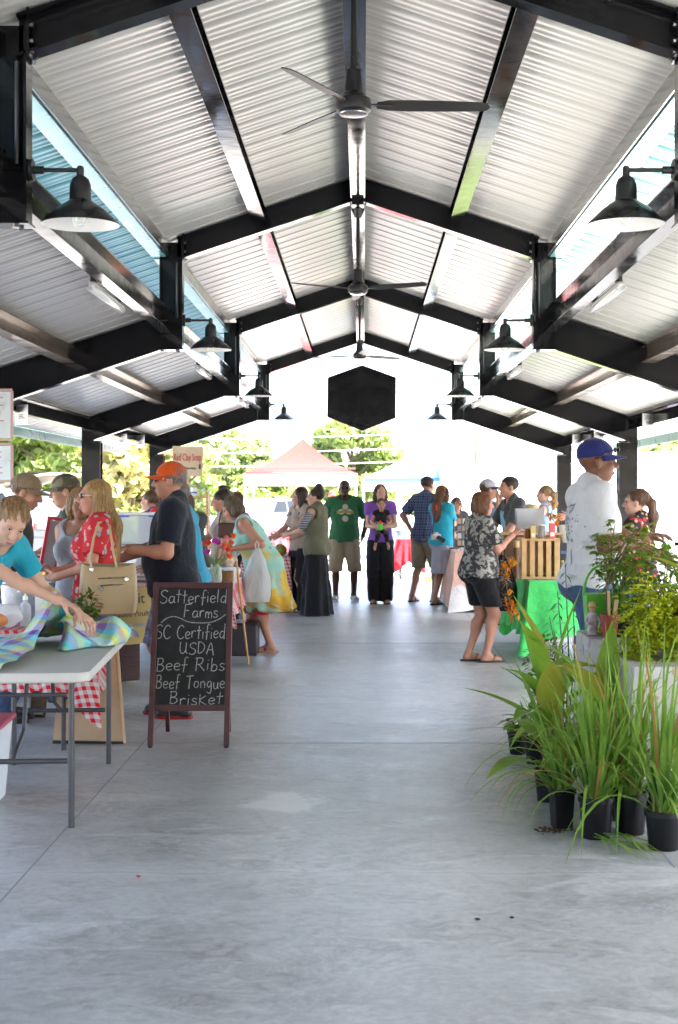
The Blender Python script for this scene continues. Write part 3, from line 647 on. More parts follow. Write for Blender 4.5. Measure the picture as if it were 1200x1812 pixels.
# ---------------- right hand: plant table and pots ----------------
k = NT('floral_oilcloth'); v = k.co()
c = k.mix(k.ramp(k.vor(v, 7), [(.2, 1.), (.3, 0.)]), (.42, .415, .41), k.mix(k.noise(v, 3, 2), (.4, .14, .18), (.16, .22, .42)))
c = k.mix(k.ramp(k.noise(v, 9, 3), [(.6, 0.), (.64, 1.)]), c, (.36, .3, .18))
k.bump(k.noise(v, 9, 3), .4, .02); m_oil = k.done(c, .5, 0, .4)
fold_table((1.72, 7.6), 1.75, .76, .735, 0, 'folding table under the pale floral cloth that carries the plants', 'folding tables')
skirt_cloth('floral_tablecloth', (1.72, 7.6), .86, 1.82, .738, .46, m_oil, 'pale floral cloth over the plant table in the right foreground', 0, fold=.016, nf=16, corner=.12, flare=.04, seed=4)
# printed flower panel on the front of that cloth
r = root('rose_poster', (1.66, 6.63, .36), 'white poster of a pink rose with lilac border on the front of the plant table', 'poster')
b = MB(); b.box((0, 0, .09), (.22, .006, .2)); b.build('panel', M('panel_white', (.75, .74, .73), .6), r)
b = MB()
for c_, s_ in (((0, -.004, .005), (.2, .003, .005)), ((0, -.004, .175), (.2, .003, .005)), ((-.1, -.004, .09), (.005, .003, .165)), ((.1, -.004, .09), (.005, .003, .165))): b.box(c_, s_)
b.build('border', M('lilac', (.4, .2, .45), .6), r)
b = MB(); rnd = random.Random(2)
for i in range(9): b.ell((rnd.gauss(-.02, .02), -.006, .11+rnd.gauss(0, .018)), (.014, .003, .012), 8)
b.build('rose', M('rose_pink', (.6, .05, .18), .6), r)
m_blk = M('pot_black', (.006, .006, .007), .4, bump=.1, spec=.25); m_soil = M('soil', (.035, .022, .014), .95)
g1 = leafmat('lemongrass', (.1, .23, .035), (.3, .45, .08), .4); g2 = leafmat('lemongrass_base', (.25, .3, .08), (.4, .42, .16), .2); g3 = leafmat('dead_blade', (.3, .16, .04), (.42, .26, .08), .2)
def grass_pot(loc, pr, ph, n, L, label, seed, lean=(0, 0), square=False, wild=.3):
    rnd = random.Random(seed); r = root('potted_grass', loc, label, 'potted grass', 'potted lemongrass at the foot of the plant table', .3*seed)
    r.rotation_euler = (0, 0, 0)
    b = MB(); b.lathe([(pr*.78, 0), (pr*.8, .004), (pr*.95, ph-.03), (pr*.96, ph-.025), (pr*1.04, ph-.024), (pr*1.04, ph), (pr*.95, ph), (pr*.92, ph-.03)], n=4 if square else 28)
    if square: b.v = [Vector((rotz(R(45+12))@p)) for p in b.v]
    b.build('pot', m_blk, r, bevel=.004 if square else 0)
    b = MB(); b.lathe([(.001, ph-.022), (pr*(.62 if square else .93), ph-.025)], n=20, cap=False); b.build('soil', m_soil, r)
    B = {1: MB(), 2: MB(), 3: MB()}
    for i in range(int(n*1.15)):
        a = rnd.uniform(0, 6.28); rr = pr*.6*rnd.random()**.6; p = Vector((rr*math.cos(a), rr*math.sin(a), ph-.025))
        tilt = rnd.uniform(.02, .36) if rnd.random() > wild else rnd.uniform(.45, .95); a2 = a+rnd.uniform(-.8, .8)
        d_ = Vector((math.sin(tilt)*math.cos(a2)+lean[0]*.25, math.sin(tilt)*math.sin(a2)+lean[1]*.25, math.cos(tilt))).normalized()
        ln = L*rnd.uniform(.55, 1.15); n_ = 9; st = ln/n_; side = d_.cross(Vector((0, 0, 1)))
        if side.length < .05: side = Vector((1, 0, 0))
        side.normalize(); rings = []; w0 = rnd.uniform(.0045, .0105); dr = rnd.uniform(.02, .2)*(1+tilt*1.6) if rnd.random() < .8 else rnd.uniform(.25, .4)
        for j in range(n_+1):
            t = j/n_; w_ = w0*(1-.95*t**1.8)*(.7+.6*min(1, t*3)); nn = side.cross(d_)
            rings.append([p-side*w_+nn*w_*.35, p.copy(), p+side*w_+nn*w_*.35])
            d_ = (d_+Vector((lean[0]*.05, lean[1]*.05, -dr*(.3+t*1.5)))).normalized(); p = p+d_*st
            if p.z < .006-loc[2]: p.z = .006-loc[2]+.003*j
        x = rnd.random(); B[3 if x < .07 else 1].loft(rings, cap=False, closed=False)
        if rnd.random() < .55:
            q = Vector((rr*math.cos(a), rr*math.sin(a), ph-.025)); B[2].tube([q, q+Vector((d_.x*.01, d_.y*.01, .1)), q+Vector((0, 0, .17))], [.006, .005, .002], 6)
    B[1].build('blades', g1, r); B[2].build('stalks', g2, r)
    if B[3].v: B[3].build('dry_blades', g3, r)
    return r
grass_pot((X(994, 6.62), 6.62, 0), .072, .185, 55, .5, 'lemongrass in a square black pot, leftmost of the front pots with blades arching far left', 1, lean=(-.3, -.1), square=True, wild=.4)
grass_pot((X(1055, 6.42), 6.42, 0), .08, .19, 75, .72, 'lemongrass in a round black pot, second from the left in the front row', 2, lean=(-.05, -.1))
grass_pot((X(1115, 6.5), 6.5, 0), .08, .19, 70, .78, 'lemongrass in a round grey black pot with straw coloured stalks, third in the front row', 3, lean=(.05, 0))
grass_pot((X(1175, 6.22), 6.22, 0), .084, .17, 70, .78, 'lemongrass in a round black pot at the right edge of the picture', 4, lean=(.05, -.1))
# long blades that have flopped over the front
r = root('cut_grass_blades', (1.1, 6.25, 0), 'long loose green blades lying on the floor in front of the pots', 'grass blades')
b = MB(); rnd = random.Random(9)
for i in range(16):
    p = Vector((rnd.uniform(-.08, .06), rnd.uniform(.0, .08), .07*rnd.random()+.004)); a = R(rnd.uniform(-75, -20)); q = p+Vector((math.cos(a), math.sin(a), 0))*rnd.uniform(.15, .36); q.z = .004
    m_ = (p+q)/2+Vector((rnd.uniform(-.03, .03), 0, .03*rnd.random())); s_ = Vector((-math.sin(a), math.cos(a), 0))*.004
    b.loft([[p-s_, p+s_+Vector((0, 0, .002))], [m_-s_, m_+s_+Vector((0, 0, .002))], [q-s_*.2, q+s_*.2]], cap=False, closed=False)
b.build('blades', g1, r)
# soil spill and debris on the floor
b = MB(); rnd = random.Random(5)
for i in range(60): b.ell((rnd.gauss(0, .045), rnd.gauss(0, .025), .003), (rnd.uniform(.003, .012), rnd.uniform(.003, .008), .004), 6)
o = b.build('soil_spill', M('bark_bits', (.07, .03, .015), .95)); o.location = (X(975, 6.62), 6.55, 0); tag(o, 'brown soil and bark spilled beside the square black pot', 'soil', kind='stuff')
for px, py, s_ in ((845, 1628, .012), (906, 1625, .01), (245, 1552, .012)):
    d = D(py); b = MB(); b.ell((0, 0, .004), (s_, s_*.5, .004), 8, rotz(px*.1)); o = b.build('fallen_leaf', M('red_scrap', (.45, .03, .02), .7) if px < 400 else M('dark_scrap', (.03, .02, .015), .9)); o.location = (X(px, d), d, 0)
    tag(o, {845: 'dark scrap of leaf on the bare floor, left one of a pair', 906: 'dark scrap of leaf on the bare floor, right one of a pair', 245: 'tiny red scrap on the bare floor at the left'}[px], 'scrap')
# canna-like broad leaves
m_can = leafmat('canna_leaf', (.13, .3, .03), (.33, .5, .07), .4, .35); m_can2 = leafmat('canna_old', (.38, .42, .05), (.5, .46, .09), .35)
def canna(loc, leaves, label, pot=None, m=None, stem=None):
    r = root('broad_leaf_plant', loc, label, 'leafy plant')
    if pot:
        pr, ph = pot; b = MB(); b.lathe([(pr*.78, 0), (pr, ph), (pr*1.05, ph), (pr*.95, ph-.02)], n=24); b.build('pot', m_blk, r)
        b = MB(); b.lathe([(.001, ph-.022), (pr*.93, ph-.025)], n=20, cap=False); b.build('soil', m_soil, r)
    bs = MB()
    for i, (base, dv, L, wd, bend, mm) in enumerate(leaves):
        b = MB(); leaf_mesh(b, base, dv, L*1.12, wd*1.4, bend=bend, n=12, fold=.35); o = b.build('leaf', m_can2 if mm else m_can, r)
        mdf = o.modifiers.new('s', 'SUBSURF'); mdf.levels = mdf.render_levels = 1
        bs.tube([(base[0]*.1, base[1]*.1, (pot[1] if pot else 0)-.02 if pot else 0), (base[0]*.6, base[1]*.6, base[2]*.6), base], [.011, .009, .006], 8)
    bs.build('stem', M('canna_stem', (.22, .3, .08), .5), r)
    return r
canna((1.06, 7.75, 0), [((-.03, 0, .62), (-.35, -.1, .6), .4, .085, -.1, 1), ((.0, 0, .6), (.22, -.05, .8), .42, .09, .1, 0), ((.02, -.02, .48), (.3, -.1, .3), .34, .11, 1.3, 0), ((-.02, 0, .36), (-.5, 0, .6), .36, .07, .4, 0), ((0, -.02, .3), (-.6, -.2, .35), .3, .06, 1.8, 0), ((.02, 0, .42), (.7, -.2, .4), .4, .12, .7, 0), ((.06, 0, .3), (.6, -.3, .5), .44, .11, .5, 0), ((0, 0, .52), (-.06, 0, 1), .3, .06, .2, 1), ((.02, -.02, .2), (.25, -.3, .5), .35, .05, 1.2, 1)], 'tall plant with long pointed green and yellowing leaves behind the lemongrass pots', (.085, .17))
canna((1.93, 7.75, .742), [((-.05, 0, .2), (-.5, -.1, .5), .36, .12, 1.1, 0), ((.0, -.05, .32), (.25, -.2, .7), .4, .17, .5, 0), ((-.1, -.05, .3), (-.6, 0, .7), .34, .1, .8, 1), ((.05, .02, .16), (.1, -.3, .8), .45, .12, .3, 0), ((.1, 0, .25), (.6, -.1, .6), .4, .14, .6, 0)], 'plant with very broad bright leaves standing on the table at the right edge', (.09, .16))
def canna_leaves(seed, n, h, sp=.5):
    rnd = random.Random(seed); out = []
    for i in range(n):
        a = rnd.uniform(0, 6.28); z = h*rnd.uniform(.25, 1); el = rnd.uniform(.35, 1.4); out.append(((.03*math.cos(a), .03*math.sin(a), z), (math.cos(a)*math.cos(el), math.sin(a)*math.cos(el), math.sin(el)), rnd.uniform(.28, .46), rnd.uniform(.07, .13), rnd.uniform(.2, 1.6), 1 if rnd.random() < .22 else 0))
    return out
canna((.95, 7.2, 0), canna_leaves(33, 15, .62), 'broad leaved plant low behind the square black pot', (.08, .16))
canna((1.2, 7.0, 0), canna_leaves(5, 14, .55), 'broad leaved plant between the lemongrass row and the floral cloth', (.085, .17))
canna((1.42, 6.72, 0), canna_leaves(9, 11, .42), 'broad leaved plant close in front of the rose poster', (.085, .17))
canna((1.9, 7.35, .742), canna_leaves(14, 8, .3), 'broad leaved plant on the table just behind the chartreuse plant', (.08, .14))
m_leafy = leafmat('bush_leaf', (.08, .17, .02), (.22, .34, .04))
bushy('potted_seedling', (X(916, 8.5), 8.5, 0), (.075, .06, .05), 26, .085, .06, m_leafy, 'small broad leaved plant in the leftmost little black pot', 'potted plant', (.06, .14, m_blk), 3, group='small pots behind the lemongrass')
bushy('potted_seedling', (X(950, 8.2), 8.2, 0), (.1, .08, .1), 46, .08, .05, m_leafy, 'low leafy plant in a black pot between the seedling and the tall leaves', 'potted plant', (.075, .15, m_blk), 4, group='small pots behind the lemongrass')
bushy('berry_bush', (X(965, 8.6), 8.65, 0), (.13, .1, .2), 190, .045, .03, m_leafy, 'twiggy bush with small leaves and dark berries behind the pointed leaves', 'bush', (.07, .15, m_blk), 5, zc=.5, m2=M('berry', (.02, .012, .03), .3), mix2=.25)
bushy('blue_flower_plant', (X(1085, 7.0), 6.75, 0), (.08, .06, .1), 70, .05, .03, m_leafy, 'plant with small blue blooms in front of the floral tablecloth', 'potted plant', (.06, .14, m_blk), 6, zc=.42, m2=M('blue_bloom', (.03, .08, .4), .5), mix2=.3)
# spindly dark stemmed plant
r = root('spindly_plant', (X(998, 8.75), 8.75, 0), 'spindly plant with thin purple stems and narrow leaves left of the green bag', 'potted plant')
b = MB(); b.lathe([(.05, 0), (.065, .14), (.069, .14), (.06, .12)], n=20); b.build('pot', m_blk, r)
b = MB(); bl = MB(); rnd = random.Random(8)
for i in range(4):
    x = -.04+.035*i; top = Vector((x*1.5-.03, .02*i, 1.12-.16*abs(i-2))); pts = [Vector((x*.4, 0, .12)), Vector((x, 0, .55)), top]; b.tube(pts, [.006, .005, .002], 6)
    for j in range(26):
        t = rnd.uniform(.25, 1); q = pts[1].lerp(top, (t-.4)/.6) if t > .4 else pts[0].lerp(pts[1], t/.4); a = rnd.uniform(0, 6.28)
        leaf_mesh(bl, q, (math.cos(a), math.sin(a), rnd.uniform(-.2, .5)), rnd.uniform(.07, .14), .011, bend=.7, n=4)
b.build('stems', M('purple_stem', (.07, .04, .09), .5), r); bl.build('leaves', leafmat('dark_leaf', (.05, .11, .03), (.1, .18, .04), .3), r)
bushy('table_shrub', (1.72, 8.15, .742), (.17, .14, .17), 420, .05, .028, m_leafy, 'dense green shrub at the back right of the plant table', 'shrub', (.08, .15, m_blk), 21, zc=.36)
bushy('table_shrub', (1.5, 8.3, .742), (.12, .1, .14), 260, .045, .02, m_leafy, 'fine leaved shrub behind the lacy sapling on the plant table', 'shrub', (.07, .14, m_blk), 22, zc=.33)
# small maple in a terracotta pot, with wooden tags
zt2 = .744
r = root('maple_sapling', (X(1079, 8.03), 8.03, zt2), 'lacy leaved sapling in a small terracotta pot with wooden tags', 'potted tree')
b = MB(); b.lathe([(.036, 0), (.038, .003), (.05, .105), (.055, .106), (.056, .135), (.05, .135), (.047, .115)], n=28); b.build('pot', M('terracotta', (.28, .05, .028), .6, bump=.1), r)
b = MB(); b.lathe([(.001, .118), (.048, .117)], n=16, cap=False); b.build('soil', m_soil, r)
b = MB(); bl = MB(); rnd = random.Random(12); b.tube([(-.01, 0, .11), (-.02, 0, .3), (0, 0, .42)], [.006, .005, .004], 6)
for i in range(24):
    a = rnd.uniform(0, 6.28); e = Vector((.06+.15*math.cos(a)*rnd.uniform(.4, 1), .12*math.sin(a), .37+.3*rnd.random())); b.tube([(0, 0, .3+.1*rnd.random()), e*.6+Vector((0, 0, .2)), e], [.004, .003, .0015], 5)
    for j in range(9):
        q = e+Vector((rnd.gauss(0, .035), rnd.gauss(0, .03), rnd.gauss(0, .03))); a3 = rnd.uniform(0, 6.28)
        for t in (-.8, -.3, .2, .7): leaf_mesh(bl, q, (math.cos(a3+t), math.sin(a3+t), rnd.uniform(-.3, .1)), .05, .016, bend=.5, n=3)
b.build('trunk', M('twig', (.12, .1, .05), .8), r); bl.build('crown', leafmat('maple_leaf', (.12, .23, .02), (.3, .42, .06), .45), r)
b = MB(); b.bar((.02, -.02, .1), (.035, -.03, .22), .022, .003, up=(0, 1, 0)); b.build('wooden_tag', M('pine', (.6, .42, .24), .5), r)
b = MB(); b.bar((-.005, -.015, .1), (-.01, -.02, .27), .016, .003, up=(0, 1, 0)); b.build('wooden_tag', M('pine'), r)
# green carrier with arched handle
r = root('green_carrier', (X(1064, 8.38), 8.38, zt2), 'bright green plastic carrier with a tall arched handle on the plant table', 'carrier')
m_gp = M('green_plastic', (.1, .42, .04), .35)
b = MB(); b.loft([[Vector((x_*s_, y_*s_, z)) for x_, y_ in ((-.105, -.06), (.105, -.06), (.105, .06), (-.105, .06))] for s_, z in ((.85, 0), (1, .23))], cap=True); b.build('body', m_gp, r, bevel=.01)
b = MB(); pts = [(-.105*math.cos(R(a)), 0, .22+.175*math.sin(R(a))) for a in range(0, 181, 15)]
b.loft([[Vector(p)+Vector((0, y_, 0))+Vector((p[0], 0, p[2]-.22)).normalized()*o for y_, o in ((-.014, -.008), (.014, -.008), (.014, .006), (-.014, .006))] for p in pts]); b.build('handle', m_gp, r)
b = MB(); b.box((.055, -.0615, .17), (.03, .003, .005)); b.box((.055, -.0615, .155), (.03, .003, .005)); b.box((.055, -.061, .14), (.03, .003, .005)); b.build('print', m_white, r)
# scarecrow figurine
r = root('garden_figurine', (X(1048, 8.22), 8.22, zt2), 'small painted garden figurine in a straw hat beside the terracotta pot', 'figurine')
b = MB(); b.lathe([(.03, 0), (.034, .02), (.026, .05), (.032, .09), (.03, .12), (.014, .135)], n=16, sy=.6); b.build('body', M('figurine_shirt', (.5, .42, .48), .7, var=.5, vs=40), r)
b = MB(); b.ell((0, -.003, .152), (.02, .018, .022), 14); b.build('head', M('figurine_skin', (.55, .33, .22), .6), r)
b = MB(); b.lathe([(.04, .162), (.022, .168), (.02, .188), (.004, .195)], n=18); b.build('hat', M('straw', (.6, .42, .2), .8), r)
b = MB(); b.tube([(.026, 0, .11), (.045, -.02, .075), (.035, -.03, .05)], .007, 7); b.tube([(-.026, 0, .11), (-.04, -.02, .08), (-.02, -.03, .06)], .007, 7); b.build('arms', M('figurine_shirt'), r)
b = MB()
for i in range(7): b.ell((.045+.012*math.cos(i), -.025, .03+.014*math.sin(i*2)), (.009, .009, .009), 8)
b.build('flowers', M('figurine_flower', (.55, .35, .04), .6), r)
# black tray
r = root('seed_tray', (X(1112, 8.1), 8.15, zt2), 'black plastic seedling tray between the terracotta pot and the chartreuse plant', 'tray')
b = MB(); b.loft([[Vector((x_*s_, y_*s_, z)) for x_, y_ in ((-.08, -.1), (.08, -.1), (.08, .1), (-.08, .1))] for s_, z in ((.85, 0), (1, .09), (.94, .09), (.82, .01))]); b.build('tray', m_blk, r)
b = MB()
for i in range(60): leaf_mesh(b, (random.uniform(-.07, .07), random.uniform(-.09, .09), .05), (random.uniform(-.5, .5), random.uniform(-.5, .5), 1), .3*random.uniform(.4, 1.1), .02, bend=.6, n=5)
b.build('seedlings', m_leafy, r)
# chartreuse trailing plant
m_char = leafmat('chartreuse', (.4, .48, .012), (.68, .72, .05), .45, .5)
r = root('trailing_plant', (X(1190, 7.1), 7.1, zt2), 'chartreuse trailing plant spilling out of a beige pot over the table front', 'trailing plant')
b = MB(); b.lathe([(.07, 0), (.075, .005), (.1, .15), (.107, .15), (.107, .175), (.096, .175), (.09, .15)], n=30); b.build('pot', M('beige_pot', (.38, .33, .26), .6), r)
b = MB(); b.lathe([(.001, .158), (.095, .157)], n=20, cap=False); b.build('soil', m_soil, r)
b = MB(); st = MB(); rnd = random.Random(3)
for i in range(360):
    a = rnd.uniform(0, 6.28); el = rnd.uniform(-.2, 1.5); L = rnd.uniform(.1, .22); p = Vector((.05*math.cos(a), .05*math.sin(a), .17)); d_ = Vector((math.cos(a)*math.cos(el), math.sin(a)*math.cos(el), math.sin(el)*1.15)).normalized(); pts = []
    for j in range(12):
        pts.append(p.copy()); d_ = (d_+Vector((-.02, -.02, -.15-.1*rnd.random()))).normalized(); p = p+d_*L/8; p.z = max(p.z, -.2 if p.y < -.42 else .01)
        for s_ in range(4): aa = rnd.uniform(0, 6.28); leaf_mesh(b, p, Vector((math.cos(aa), math.sin(aa), rnd.uniform(-.2, .7))), rnd.uniform(.016, .03), rnd.uniform(.014, .024), bend=1, n=2)
    st.tube(pts, .0015, 4)
b.build('foliage', m_char, r); st.build('stems', M('stem_green', (.12, .16, .05), .6), r)

# ---------------- right hand: green table with honey ----------------
m_green = fabric('green_cloth', (.07, .55, .13))
fold_table((1.95, 14.05), 1.78, .74, .752, 0, 'folding table under the bright green cloth on the right', 'folding tables')
skirt_cloth('green_tablecloth', (1.95, 14.05), .8, 1.84, .756, .5, m_green, 'bright green cloth with long drooping corners over the honey table', 0, fold=.022, nf=18, corner=.2, flare=.07, seed=7)
m_pine = M('crate_pine', (.58, .36, .17), .5, var=.15, vs=9)
r = root('slatted_crate', (X(955, 13.42), 13.5, .765), 'pale pine crate with upright slats on the green table', 'wooden crate')
W_, H_, Dp = .37, .385, .3
for nm, zz in (('top_board', H_-.012), ('bottom_board', .012)):
    b = MB(); b.box((0, 0, zz), (W_, Dp, .022)); b.build(nm, m_pine, r, bevel=.003)
for i in range(5):
    for sy in (-1, 1):
        b = MB(); b.box((-W_/2+.03+i*(W_-.06)/4, sy*(Dp/2-.006)-.002*sy, H_/2), (.047, .012, H_-.048)); b.build('slat', m_pine, r, bevel=.002)
for sx in (-1, 1):
    b = MB(); b.box((sx*(W_/2-.006), 0, H_/2), (.012, Dp-.03, H_-.048)); b.build('end_board', m_pine, r)
def jar(name, loc, rad, h, col, label, lid=None, cat='jar', group=None, alpha=.5):
    r = root(name, loc, label, cat, group)
    b = MB(); b.lathe([(rad*.9, 0), (rad, .008), (rad, h*.78), (rad*.8, h*.88), (rad*.8, h*.92)], n=20); b.build('glass', glass('jar_'+name+str(col), col, .05, alpha), r)
    b = MB(); b.lathe([(rad*.86, h*.91), (rad*.86, h), (rad*.8, h)], n=20); b.build('lid', lid or M('white_lid', (.75, .75, .74), .4), r)
zc_ = .765+.385
for i, (px, rad, h, col, lb) in enumerate(((934, .03, .1, (.5, .2, .02), 'amber honey jar with white lid on the left of the crate top'), (959, .04, .13, (.5, .47, .45), 'round clear glass canister between the yellow and red boxes'))):
    jar('honey_jar', (X(px, 13.4), 13.42, zc_), rad, h, col, lb)
for px, w_, h, col, lb in ((943, .045, .12, (.65, .48, .16), 'slim yellow carton on the crate top'), (977, .055, .145, (.7, .12, .12), 'coral red carton on the right end of the crate top')):
    r = root('carton', (X(px, 13.38), 13.38, zc_), lb, 'carton'); b = MB(); b.box((0, 0, h/2), (w_, .05, h)); b.build('body', M(lb[:9].replace(' ', '_'), col, .5, var=.05), r, bevel=.002); b = MB(); b.box((0, -.0262, h*.28), (w_*.7, .002, h*.25)); b.build('label_patch', m_white, r)
r = root('plank_riser', (X(940, 14.1), 14.2, .765), 'brown wooden riser box behind the crate', 'riser'); b = MB(); b.box((0, 0, .2), (.55, .3, .4)); b.build('box', M('brown_wood', (.16, .08, .04), .6), r, bevel=.004); b = MB(); b.box((0, 0, .41), (.6, .34, .02)); b.build('top_board', m_pine, r)
r = root('glass_tank', (X(938, 14.1), 14.15, 1.186), 'rectangular clear glass tank on the riser behind the crate', 'glass tank')
b = MB(); b.loft([[Vector((x_*s_, y_*s_, z)) for x_, y_ in ((-.14, -.09), (.14, -.09), (.14, .09), (-.14, .09))] for s_, z in ((.88, 0), (1, .24), (.97, .24), (.86, .01))]); b.build('glass', glass('tank_glass', (.8, .82, .85), .04, .3), r); b = MB(); b.loft([[Vector((x_*s_, y_*s_, z)) for x_, y_ in ((-.12, -.07), (.12, -.07), (.12, .07), (-.12, .07))] for s_, z in ((.98, .012), (1, .1))]); b.build('contents', M('nuts', (.3, .2, .12), .7, var=.6, vs=50), r)
r = root('white_tub', (X(1004, 14.3), 14.3, 1.08), 'white plastic tub with dark base on a box behind the crate', 'tub'); b = MB(); b.lathe([(.075, 0), (.085, .16), (.088, .16), (.088, .175), (.05, .18)], n=24); b.build('tub', m_white, r)
r = root('black_box', (X(1004, 14.3), 14.3, .765), 'dark box under the white tub', 'box'); b = MB(); b.box((0, 0, .157), (.22, .2, .314)); b.build('box', M('dark_box', (.03, .025, .03), .5), r, bevel=.004); b = MB(); b.box((0, -.1012, .22), (.16, .002, .03)); b.build('stripe', M('blue_stripe', (.05, .15, .5), .5), r)
for i, (dx_, col, lb) in enumerate(((0, (.55, .4, .03), 'small bottle with yellow cap in front of the dark box, left one'), (.05, (.5, .5, .48), 'small clear bottle in front of the dark box, middle one'), (.1, (.6, .2, .02), 'small orange bottle in front of the dark box, right one'))):
    jar('honey_bottle', (X(990, 13.6)+dx_, 13.75, .765), .018, .16, col, lb, M('yellow_lid', (.6, .4, .03), .4), 'bottle', 'bottles in front of the dark box')
m_fall = leafmat('fall_leaf', (.6, .14, .01), (.7, .38, .03), .3)
def garland(pts, label, n=60, seed=1):
    r = root('leaf_garland', pts[0], label, 'garland', 'orange autumn leaf garlands'); rnd = random.Random(seed); b = MB(); c = MB(); P = [Vector(p)-Vector(pts[0]) for p in pts]
    for i in range(n):
        t = rnd.random()*(len(P)-1); j = min(int(t), len(P)-2); q = P[j].lerp(P[j+1], t-j)+Vector((rnd.gauss(0, .02), rnd.gauss(0, .02), rnd.gauss(0, .02))); a = rnd.uniform(0, 6.28)
        for s_ in (-.7, 0, .7): leaf_mesh(b, q, (math.cos(a+s_), rnd.uniform(-.6, .6), math.sin(a+s_)), .06, .03, bend=.3, n=3)
    c.tube(P, .004, 5); b.build('leaves', m_fall, r); c.build('cord', M('twig', (.12, .1, .05), .8), r)
garland([W(908, 985, 13.3), W(893, 1010, 13.1), W(900, 1060, 13.0), W(912, 1100, 13.1)], 'orange autumn leaf garland hanging down the left end of the green table', 42)
garland([W(980, 893, 14.0), W(975, 912, 14.0), W(985, 930, 14.0)], 'orange autumn leaf garland beside the glass tank', 16, 2)
r = root('wooden_post', (X(914, 13.35), 13.35, .765), 'turned brown wooden post left of the crate', 'wooden post'); b = MB(); b.lathe([(.025, 0), (.018, .03), (.02, .22), (.028, .24), (.028, .3)], n=16); b.build('post', M('brown_wood', (.16, .08, .04), .6), r); b = MB(); b.lathe([(.029, .3), (.03, .36), (.01, .37)], n=16); b.build('cap', m_pine, r)
# peach table further along
skirt_cloth('peach_tablecloth', (1.78, 19.7), 1.1, 1.7, .8, .62, fabric('peach_cloth', (.7, .42, .33)), 'peach cloth with a pointed corner over the jewellery table', 0, fold=.03, nf=14, corner=.14, flare=.08, seed=9)
skirt_cloth('white_undercloth', (1.79, 19.72), 1.06, 1.64, .79, .76, fabric('white_cloth', (.68, .66, .65)), 'white cloth reaching the floor under the peach cloth', 0, fold=.02, nf=14, corner=.02, flare=.09, seed=3)
r = root('scroll_stand', (X(803, 20.), 20.0, .81), 'black wrought iron jewellery stand with curled branches on the peach table', 'jewellery stand')
b = MB(); b.tube([(0, 0, 0), (0, 0, .62)], .01, 8); b.lathe([(.09, 0), (.09, .012), (.02, .02)], n=20); b.build('stem', m_black, r)
for i in range(11):
    a = R(-80+16*i); b = MB(); pts = []
    for j in range(16): t = j/15; rr = .08+.2*t; an = a+.5*math.sin(t*3); pts.append((rr*math.sin(an), .02*math.sin(i), .6+rr*math.cos(an)*.8))
    e = pts[-1]; pts += [(e[0]+.035*(1-j/14)*math.cos(j*.6)-.035, e[1], e[2]+.035*(1-j/14)*math.sin(j*.6)) for j in range(12)]
    b.tube(pts, .005, 5); b.build('scroll', m_black, r)
r = root('card_rack', (X(822, 19.3), 19.3, .81), 'grey wire rack of small cards on the peach table', 'card rack')
b = MB()
for i in range(5): b.tube([(-.1+.05*i, 0, 0), (-.1+.05*i, .02, .5)], .004, 5)
for i in range(5): b.tube([(-.1, .0+.004*i, .06+.1*i), (.1, .004*i, .06+.1*i)], .004, 5)
b.build('wires', M('grey_tube', (.055, .055, .06), .4, .3), r)
for i in range(4):
    for j in range(3): b = MB(); b.box((-.07+.07*j, -.01, .1+.1*i), (.05, .004, .07)); b.build('card', M('card_%d' % ((i+j) % 3), ((.5, .3, .2), (.6, .6, .55), (.2, .2, .25))[(i+j) % 3], .6), r)

# ---------------- left hand stalls ----------------
r = root('banner_counter', (-2.3, 11.35, 0), 'dark red brown counter with a yellow farm banner across its front', 'counter', rz=R(42))
b = MB(); b.box((-.25, .35, .41), (1.7, .7, .78)); b.build('body', M('dark_skirt', (.05, .022, .02), .8, bump=.5, bs=70, var=.3), r, bevel=.01)
b = MB(); b.box((-.25, .35, .812), (1.76, .76, .024)); b.build('counter_top', M('pinkish_cloth', (.5, .34, .34), .7), r)
b = MB(); b.box((.02, -.012, .56), (1.35, .006, .47)); bn = b.build('banner', M('banner_yellow', (.42, .29, .075), .55, var=.12, vs=3), r)
def bm(x, z): return Matrix.Translation((x, -.016, z)) @ Matrix.Rotation(R(90), 4, 'X')
m_bk = M('banner_ink', (.04, .02, .015), .6); m_bl = M('banner_blue', (.25, .32, .45), .6)
text('Spirit', .125, m_bk, bn, bm(.5, .7)); text('Raised Poultry', .07, m_bk, bn, bm(.53, .575)); text('www.happyc', .05, m_bl, bn, bm(.53, .49))
for i, z in enumerate((.826, 1.12)):
    r = root('cooler_bin', (X(248, 12.9)+.02*i, 12.9, z), ('lower white plastic bin of the stack beside the navy shirt', 'upper white plastic bin with blue handles beside the navy shirt')[i], 'plastic bin', 'white bins stacked behind the banner counter')
    b = MB(); b.loft([[Vector((x_*s_, y_*s_, zz)) for x_, y_ in ((-.27, -.18), (.27, -.18), (.27, .18), (-.27, .18))] for s_, zz in ((.9, 0), (1, .26))]); b.build('body', glass('cooler_plastic', (.75, .8, .85), .2, .65), r, bevel=.01)
    b = MB(); b.box((0, 0, .272), (.58, .4, .022)); b.build('lid', m_white, r, bevel=.004)
    for sx in (-.14, .14): b = MB(); b.box((sx, -.2, .25), (.1, .02, .014)); b.build('handle', M('bin_blue', (.05, .15, .6), .4), r)
r = root('stall_table', (-2.35, 13.3, 0), 'plain trestle table behind the banner counter under the white bins', 'table')
b = MB(); b.box((0, 0, .8), (1.6, .9, .03)); b.build('table_top', m_plast, r)
for sx in (-.7, .7):
    for sy in (-.35, .35): b = MB(); b.tube([(sx, sy, 0), (sx, sy, .785)], .015, 8); b.build('leg', m_leg, r)
r = root('white_cooler', (X(98, 12.3), 12.3, 0), 'tall white cooler chest behind the red framed board', 'cooler')
